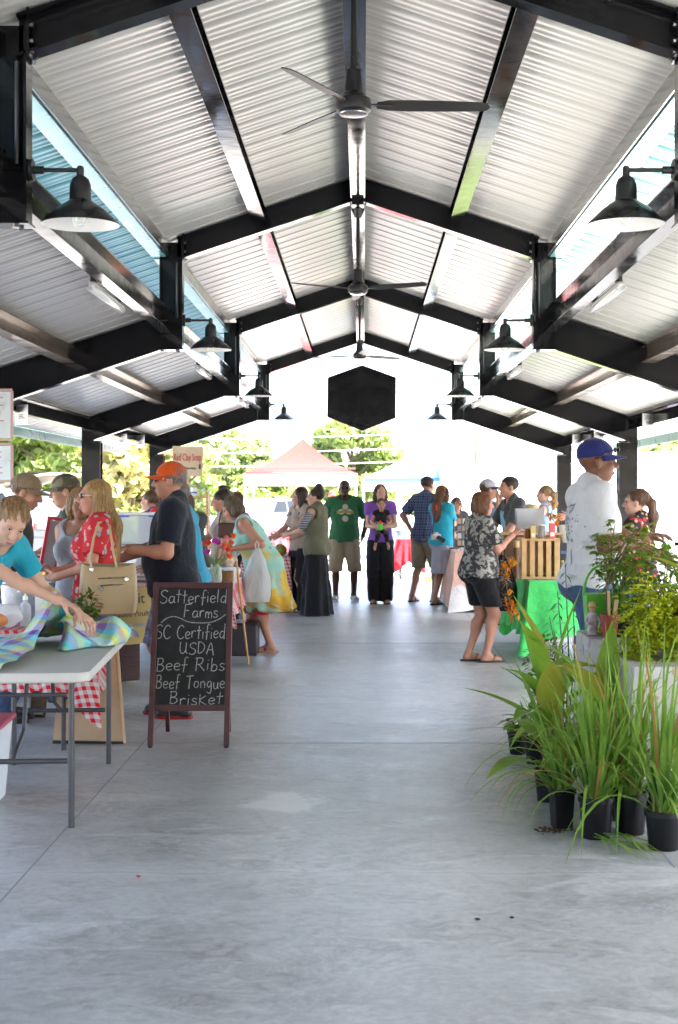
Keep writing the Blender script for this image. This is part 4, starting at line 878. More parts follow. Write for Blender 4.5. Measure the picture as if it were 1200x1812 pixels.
b = MB(); b.box((0, 0, .6), (.5, .45, 1.2)); b.build('body', m_white, r, bevel=.03); b = MB(); b.box((0, 0, 1.23), (.52, .47, .06)); b.build('lid', m_white, r, bevel=.015)
r = root('card_reader', (X(102, 12.2), 12.2, 1.262), 'black countertop device with a dial and small lights on the white cooler', 'device')
b = MB(); b.box((0, 0, .055), (.16, .12, .11)); b.build('case', M('dark_box', (.03, .025, .03), .5), r, bevel=.008); b = MB(); b.lathe([(.035, 0), (.035, .008)], (0, 0, 0), 18)
for p in b.v: p.y, p.z = -.062-p.z, p.y+.065
b.build('dial', m_white, r)
r = root('water_jug', (X(108, 12.25), 12.32, 1.375), 'clear gallon water jug with a blue cap on top of the device', 'water jug')
b = MB(); b.lathe([(.06, 0), (.065, .01), (.065, .12), (.05, .16), (.02, .185), (.02, .2)], n=20); b.build('jug', glass('jug_plastic', (.85, .9, .95), .15, .5), r); b = MB(); b.lathe([(.022, .195), (.022, .22)], n=14); b.build('cap', M('bin_blue'), r)
# flower table
fold_table((-1.68, 13.45), 1.8, .9, .765, 0, 'folding table under the red checked cloth with the flower jar', 'folding tables')
skirt_cloth('checked_cloth', (-1.68, 13.45), 1.0, 1.9, .77, .26, gingham('red_check', (.5, .01, .03), 26), 'red checked cloth over the flower table beside the walking stick', 0, fold=.014, nf=16, corner=.12, flare=.04, seed=5)
r = root('flower_jar', (X(381, 12.62), 12.64, .776), 'glass jar of zinnias in orange, pink and magenta on the checked table', 'flower jar')
b = MB(); b.lathe([(.045, 0), (.055, .01), (.06, .05), (.055, .12), (.042, .15), (.046, .17)], n=24); b.build('jar', glass('vase_glass', (.85, .95, .88), .04, .2), r)
b = MB(); rnd = random.Random(6); heads = [(-.11, .0, .35, 0), (-.06, -.03, .36, 1), (.02, .02, .36, 2), (.0, -.05, .38, 2), (.1, .0, .4, 3), (.14, .03, .36, 0), (.12, -.04, .3, 1), (.13, -.05, .24, 0), (-.07, -.05, .28, 2), (.07, .03, .31, 3), (-.13, .02, .33, 3), (.16, 0, .42, 0), (.09, -.05, .34, 0)]
for x_, y_, z, _ in heads: b.tube([(x_*.1, y_*.1, .02), (x_*.35, y_*.4, .17), (x_, y_, z)], .003, 5)
for i in range(14): leaf_mesh(b, (rnd.uniform(-.03, .03), rnd.uniform(-.03, .03), rnd.uniform(.02, .2)), (rnd.uniform(-.5, .5), rnd.uniform(-.5, .5), 1), .11, .02, n=4)
b.build('stems', M('flower_stem', (.2, .26, .08), .5), r)
FC = [(.75, .12, .01), (.7, .03, .02), (.5, .02, .35), (.72, .22, .28)]
for x_, y_, z, ci in heads:
    b = MB(); c_ = Vector((x_, y_, z)); up = Vector((x_*1.5, y_-.12, .16)).normalized(); e1 = up.orthogonal().normalized(); e2 = up.cross(e1)
    for ly in range(3):
        for q in range(12):
            a = q*math.pi/6+ly*.26; leaf_mesh(b, c_+up*.006*ly, e1*math.cos(a)+e2*math.sin(a)+up*(.15+.35*ly), .036-.009*ly, .018, up=up, bend=.6, n=3)
    b.ell(c_+up*.012, (.009, .009, .009), 8); b.build('bloom', M('zinnia_%d' % ci, FC[ci], .6), r)
r = root('wire_shelf', (X(383, 12.75), 12.8, .776), 'low white wire shelf on the checked table behind the flower jar', 'shelf')
b = MB()
for i in range(9): b.tube([(-.22, -.05+.02*i, .12), (.16, -.05+.02*i, .12)], .003, 5)
b.build('wires', m_white, r); b = MB(); b.bar((-.22, -.06, .12), (.16, -.06, .12), .012, .014); b.build('front_rail', m_white, r)
for sx in (-.22, .16):
    for sy in (-.06, .11): b = MB(); b.tube([(sx, sy, 0), (sx, sy, .12)], .007, 8); b.build('leg', m_white, r)
for i, (px, d, rad, lb) in enumerate(((362, 12.9, .06, 'small brown basket under the left of the white wire shelf'), (403, 12.8, .06, 'small brown basket under the right of the white wire shelf'))):
    r = root('small_basket', (X(px, d), d, .776), lb, 'basket', 'small baskets on the checked table')
    k_ = 'wicker'; b = MB(); b.lathe([(rad*.75, 0), (rad, .09), (rad*1.05, .095), (rad*.95, .095), (rad*.7, .01)], n=24); b.build('basket', M('wicker', (.3, .15, .06), .7, bump=.8, bs=120), r)
    b = MB()
    for q in range(5): b.ell((.03*math.cos(q*1.3), .03*math.sin(q*1.3), .075), (.022, .018, .02), 8)
    b.build('soaps', M('soap', (.5, .36, .25), .6), r)
for i, (px, d, z, lb) in enumerate(((402, 13.1, .9, 'pale soap bar heap on the white wire shelf'), (412, 13.6, .776, 'stack of white bowls further back on the checked table'))):
    b = MB(); b.lathe([(.05, 0), (.075, .04), (.08, .07), (.06, .09), (.01, .095)], n=18); o = b.build('soap_pile' if i == 0 else 'bowl_stack', M('soap2', (.55, .4, .33), .6, var=.5, vs=30) if i == 0 else m_white); o.location = (X(px, d), d, z); tag(o, lb, 'soap' if i == 0 else 'bowls')
r = root('walking_stick', (X(440, 13.05), 13.05, 0), 'honey coloured wooden walking stick leaning on the checked table', 'walking stick')
b = MB(); b.tube([(0, 0, 0), (-.05, .02, .4), (-.12, .05, .95)], [.009, .011, .013], 10); b.build('shaft', M('honey_wood', (.5, .24, .06), .4), r); b = MB(); b.ell((-.121, .05, .955), (.017, .017, .02), 12); b.build('knob', M('pine'), r)
for i, (px, d, s_, lb) in enumerate(((430, 13.9, .3, 'dark storage crate on the floor under the flower table, nearer one'), (400, 14.6, .34, 'dark storage crate on the floor under the flower table, farther one'))):
    r = root('dark_crate', (X(px, d), d, 0), lb, 'crate', 'dark crates under the flower table'); b = MB(); b.box((0, 0, s_/2), (.3, .4, s_)); b.build('body', M('dark_box'), r, bevel=.01); b = MB(); b.box((0, 0, s_+.01), (.32, .42, .02)); b.build('lid', m_black, r)
# produce table
skirt_cloth('produce_cloth', (-1.55, 19.6), 1.15, 1.6, .74, .5, gingham('red_check_far', (.5, .01, .03), 20), 'red checked cloth over the produce table beside the two chatting women', 0, fold=.02, nf=12, corner=.1, flare=.05, seed=8)
r = root('produce_table', (-1.55, 19.6, 0), 'trestle table under the produce cloth', 'table'); b = MB(); b.box((0, 0, .72), (1.1, 1.55, .03)); b.build('table_top', m_plast, r)
for sx in (-.5, .5):
    for sy in (-.7, .7): b = MB(); b.tube([(sx, sy, 0), (sx, sy, .705)], .015, 8); b.build('leg', m_leg, r)
for i, (dx_, dy_, rr, cc) in enumerate(((.45, -.6, .075, (.25, .24, .03)), (.3, -.62, .08, (.08, .13, .03)), (.42, -.4, .08, (.3, .2, .03)), (.2, -.4, .085, (.1, .15, .04)), (.05, -.6, .07, (.35, .2, .05)))):
    b = MB(); b.ell((0, 0, rr), (rr, rr, rr), 16); o = b.build('melon', M('melon_%d' % i, cc, .5, var=.4, vs=14)); o.location = (-1.55+dx_, 19.6+dy_, .748); tag(o, ('yellow green melon at the near right corner of the produce table', 'dark green melon next to the corner one', 'ochre melon behind the corner one', 'mottled green melon in the second row', 'tan melon at the left of the front row')[i], 'melon', 'melons on the produce table')
# soap stall sign with rack
r = root('soap_sign', (X(332, 16.2), 16.2, .6), 'pale wooden sign with red lettering Red Clay Soap on a post', 'sign')
k = NT('sign_wood'); m_sw = k.done(k.mix(k.noise(k.co(scale=(9, 9, .5)), 4, 5), (.55, .42, .28), (.72, .6, .44)), .6)
zs = Z(842, 16.2)-.6; hs = 52*16.2/2500
b = MB(); b.box((0, 0, zs+hs/2), (.35, .02, hs), roty(R(2))); sg = b.build('board', m_sw, r, bevel=.003)
b = MB(); b.box((0, .022, (zs+hs*.6)/2), (.03, .022, zs+hs*.6)); b.build('post', M('pine'), r)
text('Red Clay Soap', .075, M('sign_red', (.5, .04, .05), .6), sg, Matrix.Translation((0, -.0125, zs+hs*.62)) @ Matrix.Rotation(R(90), 4, 'X') @ Matrix.Diagonal((.72, 1.55, 1, 1)), extrude=.0015)
text('get dirty, live clean.', .034, M('sign_ink', (.06, .04, .04), .6), sg, Matrix.Translation((-.02, -.0125, zs+hs*.26)) @ Matrix.Rotation(R(90), 4, 'X') @ Matrix.Diagonal((.95, 1.3, 1, 1)), extrude=.0015)
b = MB(); b.box((.142, -.0115, zs+hs*.3), (.022, .003, .045)); b.ell((.142, -.0115, zs+hs*.39), (.009, .003, .009), 8); b.build('bottle_mark', M('sign_ink'), sg)
r = root('soap_rack', (X(338, 16.6), 16.6, 0), 'slim wooden display rack under the soap sign', 'display rack')
for sx in (-.2, .2): b = MB(); b.box((sx, 0, .8), (.025, .2, 1.6)); b.build('side_panel', m_pine, r)
for i in range(5): b = MB(); b.box((0, 0, .1+.36*i), (.374, .2, .02)); b.build('shelf', m_pine, r)
r = root('picture_frame', (X(330, 16.55), 16.55, 1.552), 'small dark picture frame leaning on the rack top', 'picture frame'); b = MB(); b.box((0, 0, .06), (.09, .012, .12), roty(R(-14))@rotx(-.2)); b.build('frame', m_black, r); b = MB(); b.box((0, -.008, .06), (.065, .008, .095), roty(R(-14))@rotx(-.2)); b.build('picture', M('grey_print', (.4, .4, .42), .5), r)
r = root('enamel_mug', (X(343, 16.5), 16.5, 1.552), 'white enamel mug with a blue band beside the picture frame', 'mug'); b = MB(); b.lathe([(.036, 0), (.04, .005), (.04, .1), (.037, .1), (.035, .01)], n=20); b.build('mug', m_white, r); b = MB(); b.lathe([(.0405, .03), (.0407, .045), (.0405, .05)], n=20, cap=False); b.build('band', M('bin_blue'), r)
# ---------------- people: signed distance bodies, meshed by surface nets ----------------
def nrm(a): return np.sqrt((a*a).sum(-1))
V3 = lambda *a: np.array(a if len(a) == 3 else a[0], float)
class Cone:
    def __init__(s, a, b, ra, rb, fl=None): s.a, s.b, s.ra, s.rb, s.fl = V3(a), V3(b), ra, rb, fl      # fl = (axis, factor): thinner along axis
    def __call__(s, P):
        A, B = s.a, s.b; k = 1
        if s.fl is not None:
            ax, f = s.fl; P = P+np.outer((P-A)@ax, ax)*(1/f-1); B = B+ax*((B-A)@ax)*(1/f-1); k = (1+f)/2
        ab = B-A; t = np.clip(((P-A)@ab)/max(ab@ab, 1e-9), 0, 1)
        return (nrm(P-(A+t[:, None]*ab))-(s.ra+(s.rb-s.ra)*t))*k
    def grow(s, t): return Cone(s.a, s.b, s.ra+t, s.rb+t, s.fl)
    def bb(s): r = max(s.ra, s.rb); return np.minimum(s.a, s.b)-r, np.maximum(s.a, s.b)+r
class Ell:
    def __init__(s, c, r, M=None): s.c, s.r, s.M = V3(c), V3(r), np.eye(3) if M is None else M
    def __call__(s, P):
        q = (P-s.c)@s.M; k0 = nrm(q/s.r); k1 = nrm(q/(s.r*s.r)); return k0*(k0-1)/np.maximum(k1, 1e-6)
    def grow(s, t): return Ell(s.c, s.r+t, s.M)
    def bb(s): r = s.r.max(); return s.c-r, s.c+r
def smin(a, b, k):
    h = np.clip(.5+.5*(b-a)/k, 0, 1); return b+(a-b)*h-k*h*(1-h)
def union(prims, k=.03):
    def f(P):
        d = prims[0](P)
        for p in prims[1:]:
            kk = getattr(p, 'k', k); d = smin(d, p(P), kk)
        return d
    return f
def bounds(prims, m=.03):
    lo = np.min([p.bb()[0] for p in prims], 0)-m; hi = np.max([p.bb()[1] for p in prims], 0)+m; return lo, hi
def polygonize(f, lo, hi, h):
    B = 5; n = np.maximum(1, np.ceil((hi-lo)/(h*B)).astype(int)); N = n*B
    bi = np.stack(np.meshgrid(*[np.arange(k_) for k_ in n], indexing='ij'), -1).reshape(-1, 3)
    cen = lo+(bi+.5)*B*h-.5*h; dc = f(cen); act = np.abs(dc) < B*h*.87*1.7+.012
    G = np.empty((n[0], B, n[1], B, n[2], B), np.float32); G[:] = np.where(dc > 0, 1., -1.).reshape(n)[:, None, :, None, :, None]
    off = np.stack(np.meshgrid(*[np.arange(B)]*3, indexing='ij'), -1).reshape(-1, 3); ab = bi[act]
    for i0 in range(0, len(ab), 1500):
        q = ab[i0:i0+1500]; P = lo+(q[:, None]*B+off[None])*h; d = f(P.reshape(-1, 3)).reshape(len(q), B, B, B)
        G[q[:, 0], :, q[:, 1], :, q[:, 2], :] = d
    G = G.reshape(N)
    s = G < 0; c = np.zeros(N-1, np.int8)
    for dx in (0, 1):
        for dy in (0, 1):
            for dz in (0, 1): c += s[dx:N[0]-1+dx, dy:N[1]-1+dy, dz:N[2]-1+dz]
    cells = np.argwhere((c > 0) & (c < 8)); idx = -np.ones(N-1, np.int32); idx[tuple(cells.T)] = np.arange(len(cells))
    pos = np.zeros((len(cells), 3)); cnt = np.zeros(len(cells))
    C = [(a, b, d) for a in (0, 1) for b in (0, 1) for d in (0, 1)]
    for a in C:
        for ax in range(3):
            if a[ax]: continue
            b = list(a); b[ax] = 1
            ga = G[cells[:, 0]+a[0], cells[:, 1]+a[1], cells[:, 2]+a[2]]; gb = G[cells[:, 0]+b[0], cells[:, 1]+b[1], cells[:, 2]+b[2]]
            x = (ga < 0) != (gb < 0); t = np.where(x, ga/np.where(x, ga-gb, 1), 0)
            p = np.tile(np.array(a, float), (len(cells), 1)); p[:, ax] += t; pos[x] += p[x]; cnt[x] += 1
    vs = lo+(cells+pos/np.maximum(cnt, 1)[:, None])*h; qs = []
    for ax in range(3):
        u, w_ = (ax+1) % 3, (ax+2) % 3
        sl0 = [slice(1, -1)]*3; sl0[ax] = slice(0, -1); sl1 = list(sl0); sl1[ax] = slice(1, None)
        A_, B_ = s[tuple(sl0)], s[tuple(sl1)]; e = np.argwhere(A_ != B_)
        if not len(e): continue
        flip = A_[tuple(e.T)]; e = e+np.array([0 if i == ax else 1 for i in range(3)])
        def at(du, dw): q = e.copy(); q[:, u] -= du; q[:, w_] -= dw; return idx[tuple(q.T)]
        Q = np.stack([at(0, 0), at(1, 0), at(1, 1), at(0, 1)], 1); Q[~flip] = Q[~flip][:, ::-1]; qs.append(Q)
    return vs, np.concatenate(qs)
def sdf_obj(name, f, lo, hi, h, m, parent):
    vs, q = polygonize(f, lo, hi, h)
    me = fast_mesh(name, vs, q); me.materials.append(m); me.shade_smooth()
    return link(bpy.data.objects.new(name, me), parent)
def unit(v): v = V3(v); return v/max(np.linalg.norm(v), 1e-9)
def ik(a, t, l1, l2, pole):
    a, t = V3(a), V3(t); d = t-a; L = np.linalg.norm(d); L2 = min(L, (l1+l2)*.995); u = d/max(L, 1e-6); t = a+u*L2
    x = (l1*l1-l2*l2+L2*L2)/(2*L2); h = math.sqrt(max(0, l1*l1-x*x)); p = V3(pole); p = unit(p-u*(p@u)); return a+u*x+p*h, t
def rmat(ax, deg):
    return np.array(Matrix.Rotation(R(deg), 3, ax))
def wob(P, f, a):
    x, y, z = P[:, 0]*f, P[:, 1]*f, P[:, 2]*f
    return a*(np.sin(x*1.3+2*np.sin(z*.7+y))+np.sin(y*1.7+1.5*np.sin(x*.9-z))+np.sin(z*1.1+1.8*np.sin(y*.8+x*.5)))/3

def skin(name, col): 
    if name in CACHE: return CACHE[name]
    k = NT(name); v = k.co(); c = k.mix(k.noise(v, 9, 4), tuple(x*.86 for x in col), tuple(min(1, x*1.14) for x in col)); k.bump(k.noise(v, 160, 2), .08, .003)
    CACHE[name] = k.done(c, .5, 0, .4, Subsurface_Weight=.12, Subsurface_Radius=(.012, .005, .003), Subsurface_Scale=1.); return CACHE[name]
def hairm(name, col, hi):
    if name in CACHE: return CACHE[name]
    k = NT(name); v = k.co(scale=(1, 1, .09)); n = k.noise(v, 110, 3, .6); c = k.mix(k.ramp(n, [(.35, 0.), (.65, 1.)]), col, hi); k.bump(n, .8, .006)
    CACHE[name] = k.done(c, .42, 0, .4); return CACHE[name]
def add_strands(info, f, lo, hi, m, rt, HM, HB, style, n, d):
    ob = [c for c in rt.children if c.name.startswith('hair') and not c.name.startswith('hair_')][0]; me = ob.data
    bv = BVHTree.FromPolygons([v.co for v in me.vertices], [tuple(p.vertices) for p in me.polygons]); rnd = random.Random(n+int(d*10)); b = MB(); vs = me.vertices; top = HB+HM@V3(0, -.02, .2); L = .3 if style in ('long', 'wavy', 'drape') else .16 if style == 'bob' else .07 if style != 'pony' else .2
    g = Vector((0, 0, -1)); tv = Vector(top)
    for _ in range(n):
        p = vs[rnd.randrange(len(vs))].co.copy(); pts = []; ph = rnd.uniform(0, 6.28); N = 9; st = L*rnd.uniform(.6, 1.2)/N; w_ = rnd.uniform(.0012, .0026)*max(1, d/14); off = rnd.uniform(.001, .005); last = None
        for i in range(N):
            q, nn, _i, _d = bv.find_nearest(p)
            if q is None: break
            t = g-nn*g.dot(nn)
            if t.length < .25: t = (q-tv); t = t-nn*t.dot(nn)
            t.normalize(); sd_ = t.cross(nn); o = q+nn*(off*math.sin(math.pi*(i+.5)/N)+.0012)+sd_*.004*math.sin(i*.9+ph); k_ = w_*(1-.8*(i/(N-1))**2)
            pts.append([o-sd_*k_, o+nn*k_*.6, o+sd_*k_]); p = q+t*st
        if len(pts) > 3: b.loft(pts, cap=False, closed=False)
    o = b.build('hair_strands', m, ob)
SK = {'fair': skin('skin_fair', (.54, .32, .24)), 'tan': skin('skin_tan', (.43, .225, .145)), 'ruddy': skin('skin_ruddy', (.49, .24, .165)), 'brown': skin('skin_brown', (.15, .06, .032)), 'dark': skin('skin_dark', (.062, .028, .017))}
HR = {'blond': hairm('hair_blond', (.2, .11, .04), (.5, .32, .13)), 'dark': hairm('hair_dark', (.012, .007, .006), (.05, .028, .02)), 'brown': hairm('hair_brown', (.05, .024, .012), (.16, .08, .04)), 'auburn': hairm('hair_auburn', (.08, .028, .011), (.24, .09, .03)), 'grey': hairm('hair_grey', (.1, .09, .085), (.32, .3, .28)), 'ash': hairm('hair_ash', (.05, .034, .022), (.2, .14, .085)), 'sandy': hairm('hair_sandy', (.12, .065, .028), (.34, .2, .09))}
m_eye = M('eye_white', (.7, .68, .66), .2, var=.02); m_iris = M('eye_iris', (.03, .018, .012), .15); m_lens = M('dark_lens', (.008, .008, .01), .08)
FW = V3(0, 1, 0)

def person(label, px, d, H, th, sk='fair', hair=None, top=None, bottom=None, feet='shoe', shoe=None, lean=0, twist=0, head=(0, 0, 0), bulk=1., fem=0, bust=0, belly=0, arms=(None, None), palm=(None, None), legs=((.1, 0, 0), (-.1, 0, 0)), h=None, hat=None, glasses=False, near=0, z0=0, hs=1., shoulder=1., group='shoppers and stallholders under the pavilion', curl=(.5, .5), elbows=(None, None), extra=None, x=None, roll=0):
    s = H/1.75; xw = X(px, d) if x is None else x
    rt = root('person', (xw, d, z0), label, 'person', group, R(th)); rt.scale = (s, s, s)
    h = h or min(.0085, max(.0058, d*.0007)); hc = h*1.25
    Rz_ = rmat('Z', -th); org = V3(xw, d, z0)
    def loc(v): return Rz_@(V3(v)-org)/s if isinstance(v, Vector) else V3(v)
    hip = V3(0, 0, .94); TR = rmat('X', -lean)@rmat('Y', roll); TW = rmat('Z', twist)
    def T(x_, y_, z_, tw=1.): 
        v = V3(x_, y_, z_)-hip; v = rmat('Z', twist*tw)@v; return hip+TR@v
    TM = TR@TW; tf = TR@FW
    sw = .178*shoulder*(.93 if fem else 1)*(.6+.4*bulk)
    tor = [Ell(T(0, -.005, .95, 0), (.158*bulk, .115*bulk, .12), TR), Cone(T(0, 0, 1.0, .3), T(0, 0, 1.16, .5), .142*bulk*(.93 if fem else 1), .14*bulk*(.94 if fem else 1), (tf, .76)), Ell(T(0, .0, 1.28), (.16*bulk*(.94 if fem else 1), .112*bulk, .19), TM), Cone(T(-sw+.03, -.008, 1.425), T(sw-.03, -.008, 1.425), .062, .062), Cone(T(0, -.02, 1.5), T(sw-.03, -.012, 1.43), .05, .052), Cone(T(0, -.02, 1.5), T(-sw+.03, -.012, 1.43), .05, .052)]
    for sx in (-1, 1): tor.append(Ell(T(sx*.075, -.06*bulk, .92, 0), (.09*bulk, .085*bulk, .1), TR))
    if bust:
        for sx in (-1, 1): tor.append(Ell(T(sx*.07, .085*bulk, 1.27), V3(.07, .06, .07)*bust, TM))
    if belly: tor.append(Ell(T(0, .06*bulk, 1.07, .4), (.14*bulk, .1*belly, .13), TR))
    neck = [Cone(T(0, -.015, 1.45), T(0, .01, 1.57), .062*(.88 if fem else 1), .055*(.88 if fem else 1))]
    # head frame
    HB = T(0, .005, 1.55); HM = TR@TW@rmat('Z', head[0])@rmat('X', -head[1])@rmat('Y', head[2])
    HM = HM if lean < 5 else rmat('X', -lean*.35)@TW@rmat('Z', head[0])@rmat('X', -head[1])@rmat('Y', head[2])
    def Hd(x_, y_, z_): return HB+HM@(V3(x_, y_+.015, z_+.085)*hs)
    hp = [Ell(Hd(0, -.014, .035), V3(.077, .097, .09)*hs, HM), Ell(Hd(0, .03, -.035), V3(.062, .066, .085)*hs, HM), Ell(Hd(0, .05, -.088), V3(.04, .036, .03)*hs, HM), Ell(Hd(0, .076, .034), V3(.046, .02, .014)*hs, HM)]
    for sx in (-1, 1):
        e = Ell(Hd(sx*.034, .066, -.028), V3(.026, .026, .024)*hs, HM); hp.append(e)
        e = Ell(Hd(sx*.077, -.006, -.008), V3(.012, .021, .034)*hs, HM@rmat('Z', sx*15)); e.k = .008; hp.append(e)
    e = Cone(Hd(0, .094, .02), Hd(0, .1145, -.025), .0095*hs, .0155*hs); e.k = .014; hp.append(e)
    for sx in (-1, 1): e = Ell(Hd(sx*.011, .102, -.031), V3(.009, .01, .008)*hs, HM); e.k = .008; hp.append(e)
    e = Ell(Hd(0, .093, -.06), V3(.024, .012, .008)*hs, HM); e.k = .008; hp.append(e)
    e = Ell(Hd(0, .091, -.073), V3(.02, .011, .008)*hs, HM); e.k = .008; hp.append(e)
    limb = []; hands = []; info = {}
    SH = {}
    for sx, nm, tgt, pn, el, cu in ((1, 'r', arms[0], palm[0], elbows[0], curl[0]), (-1, 'l', arms[1], palm[1], elbows[1], curl[1])):
        S0 = T(sx*sw, -.012, 1.425); tg = loc(tgt) if tgt is not None else V3(sx*(.26+.06*(bulk-1)), .04, .86)
        E, Wr = ik(S0, tg, .285, .255, loc(el)-S0 if isinstance(el, Vector) else (el if el is not None else (sx*.5, -1, -.35)))
        ab = (.045+.012*(bulk-1)*2)*(.9 if fem else 1)
        limb += [Cone(S0, E, ab*1.15, ab*.88), Cone(E, Wr, ab*.92, ab*.62), Ell(E+(Wr-E)*.28, (ab*.98, ab*.98, ab*.98))]
        SH[nm] = (S0, E, Wr, ab)
        dr = unit(Wr-E); n_ = unit(loc(pn)-0) if pn is not None else V3(-sx, .15, -.1); n_ = unit(n_-dr*(n_@dr)); sd_ = np.cross(n_, dr)*1.
        if sd_@V3(0, 1, 1) < 0: sd_ = -sd_
        HM2 = np.stack([sd_, n_, dr], 1)
        limb.append(Cone(Wr, Wr+dr*.03, ab*.6, ab*.55)); e = Ell(Wr+dr*.06, (.036, .0165, .05), HM2); e.k = .016; hands.append(e)
        for i in range(4):
            o = (-.03+.02*i); st = Wr+dr*(.088+.008*(i in (1, 2)))+sd_*o*1.02; dv = dr+sd_*o*3.2*(.5 if cu > .7 else 1); ln = (.058, .07, .075, .068)[i]
            for j, fr in enumerate((.46, .32, .22)):
                dv = unit(dv+n_*(cu*(.55+.55*j))); en = st+dv*ln*fr*1.25; c = Cone(st, en, .0093-.0009*j, .0086-.0009*j); c.k = .005; hands.append(c); st = en
        st = Wr+dr*.03+sd_*.028; dv = unit(dr*.7+sd_*.75+n_*.45)
        for j in range(2): en = st+dv*.038; c = Cone(st, en, .0125-.002*j, .0105-.0015*j); c.k = .009; hands.append(c); st = en; dv = unit(dv+dr*.5+n_*(.2+.5*cu))
        info[nm+'h'] = Wr+dr*.08; info[nm+'e'] = E
    leg = []; LG = {}
    for sx, nm, ft in ((1, 'r', legs[0]), (-1, 'l', legs[1])):
        H0 = T(sx*.09, 0, .9, 0); fx, fy, fyaw = ft[:3]; fz = ft[3] if len(ft) > 3 else 0
        fd = rmat('Z', fyaw)@FW; an = V3(fx, fy-.02, .085+fz); K, an2 = ik(H0, an, .43, .415, fd+V3(0, .0, .05))
        b2 = .6+.4*bulk
        leg += [Cone(H0, K, .088*b2, .058*b2), Cone(K, an2, .054*b2, .036), Ell(K+(an2-K)*.3-fd*.018, (.052*b2, .052*b2, .1))]
        LG[nm] = (H0, K, an2, fd, b2)
    ftp = []
    for nm in 'rl':
        H0, K, A_, fd, b2 = LG[nm]; zf = A_[2]-.085; g = V3(A_[0], A_[1], zf)
        ftp += [Cone(A_, g+V3(0, 0, .05)-fd*.02, .036, .034), Cone(g-fd*.03+V3(0, 0, .032), g+fd*.135+V3(0, 0, .024), .031, .033, None), Cone(A_, g+fd*.1+V3(0, 0, .03), .03, .026)]
    bare = feet in ('sandal', 'bare')
    bp_ = tor+neck+hp+limb+leg+(ftp if True else [])
    fb = union(bp_, .024); fh = union(hands, .01)
    soc = [Ell(Hd(sx*.032, .104, .011), V3(.019, .016, .012)*hs, HM) for sx in (-1, 1)]
    def body(P):
        d_ = fb(P); dh = fh(P); d_ = smin(d_, dh, .008)
        for q in soc: d_ = -smin(-d_, q(P)*1., .007)
        if not bare: pass
        return d_
    lo, hi = bounds(bp_+hands)
    lo[2] = max(lo[2], -.02+min(0, 0))
    sdf_obj('body', body, lo, hi, h, SK[sk], rt)
    # face details
    def hv(x_, y_, z_): return Vector(Hd(x_, y_, z_))
    HMb = Matrix([list(r_) for r_ in HM])
    if not glasses:
        for sx in (-1, 1):
            b = MB(); b.ell(hv(sx*.032, .085, .012), Vector((.0115, .0075, .0058 if near else .0062))*hs, 12, HMb); e = b.build('eye', m_eye if near else m_iris, rt)
            if near:
                b = MB(); b.ell(hv(sx*.032-.001, .0925, .0105), Vector((.0048, .0025, .0052))*hs, 10, HMb); b.build('iris', m_iris, e); b = MB(); b.tube([hv(sx*.019, .0915, .0145), hv(sx*.032, .0955, .0185), hv(sx*.045, .087, .0145)], .0018, 6); b.build('eyelash', m_iris, e)
                b = MB(); b.tube([hv(sx*.012, .09, .027), hv(sx*.03, .0905, .031), hv(sx*.048, .08, .027)], [.003, .0035, .0018], 6); b.build('eyebrow', HR['sandy'] if near == 2 else HR['ash'], rt)
    else:
        b = MB()
        for sx in (-1, 1): b.ell(hv(sx*.032, .099, .012), Vector((.027, .008, .019))*hs, 14, HMb)
        b.tube([hv(-.012, .103, .018), hv(.012, .103, .018)], .003, 6); g_ = b.build('sunglasses', m_lens, rt)
        for sx in (-1, 1): b = MB(); b.tube([hv(sx*.058, .092, .016), hv(sx*.08, .04, .016), hv(sx*.084, -.02, .01)], .0028, 6); b.build('temple_arm', m_lens if near != 3 else m_white, g_)
    b = MB(); b.ell(hv(0, .1005, -.0665), Vector((.021, .005, .0085))*hs, 12, HMb); b.build('mouth', M('lips_'+sk, tuple(c_*(1., .55, .6)[i] for i, c_ in enumerate(SKC[sk])), .4), rt)
    # hair
    if hair:
        hc_, style = hair[0], hair[1]; hl = hair[2] if len(hair) > 2 else .3
        P_ = [Ell(Hd(0, -.022, .045), V3(.085, .1, .088)*hs, HM)]; cutz = -.055
        if style == 'bob':
            P_ += [Ell(Hd(sx*.055, -.03, -.03), V3(.045, .075, .1)*hs, HM) for sx in (-1, 1)]+[Ell(Hd(0, -.06, -.03), V3(.085, .06, .1)*hs, HM)]; cutz = -.125
        if style in ('long', 'wavy', 'drape'):
            P_ += [Cone(Hd(0, -.06, .02), Hd(0, -.085, -.06), .08, .075, (HM@FW, .7))]
            down = unit(V3(0, -.12, -1)); prev = Hd(0, -.085, -.06); nxt = T(0, -.115*bulk, 1.46-hl); mid_ = T(0, -.13, 1.42)
            P_ += [Cone(prev, mid_, .075, .085, (tf, .5)), Cone(mid_, nxt, .085, .06 if style != 'wavy' else .075, (tf, .5))]
            for sx in (-1, 1): P_ += [Cone(Hd(sx*.066, .0, .03), Hd(sx*.075, -.02, -.09), .028, .03), Cone(Hd(sx*.075, -.02, -.09), T(sx*.1, .02 if style != 'long' else -.06, 1.36), .03, .03)]
            if style == 'drape':
                for sx in (-1, 1): P_ += [Cone(T(sx*.1, .06, 1.38), T(sx*.11, .1, 1.22), .035, .02)]
            cutz = -9
        if style == 'pony':
            P_ += [Cone(Hd(0, -.1, .03), Hd(0, -.135, 0.0), .03, .035), Cone(Hd(0, -.135, .0), Hd(0, -.15, -.12), .035, .04), Cone(Hd(0, -.15, -.12), Hd(0, -.135, -.12-hl), .04, .012)]
        if style == 'bun':
            P_ += [Ell(Hd(0, -.055, .15), V3(.055, .055, .048)*hs, HM), Ell(Hd(0, -.06, .06), V3(.085, .07, .08), HM)]
        if style == 'lowbun': P_ += [Ell(Hd(0, -.115, .03), V3(.04, .035, .04), HM)]
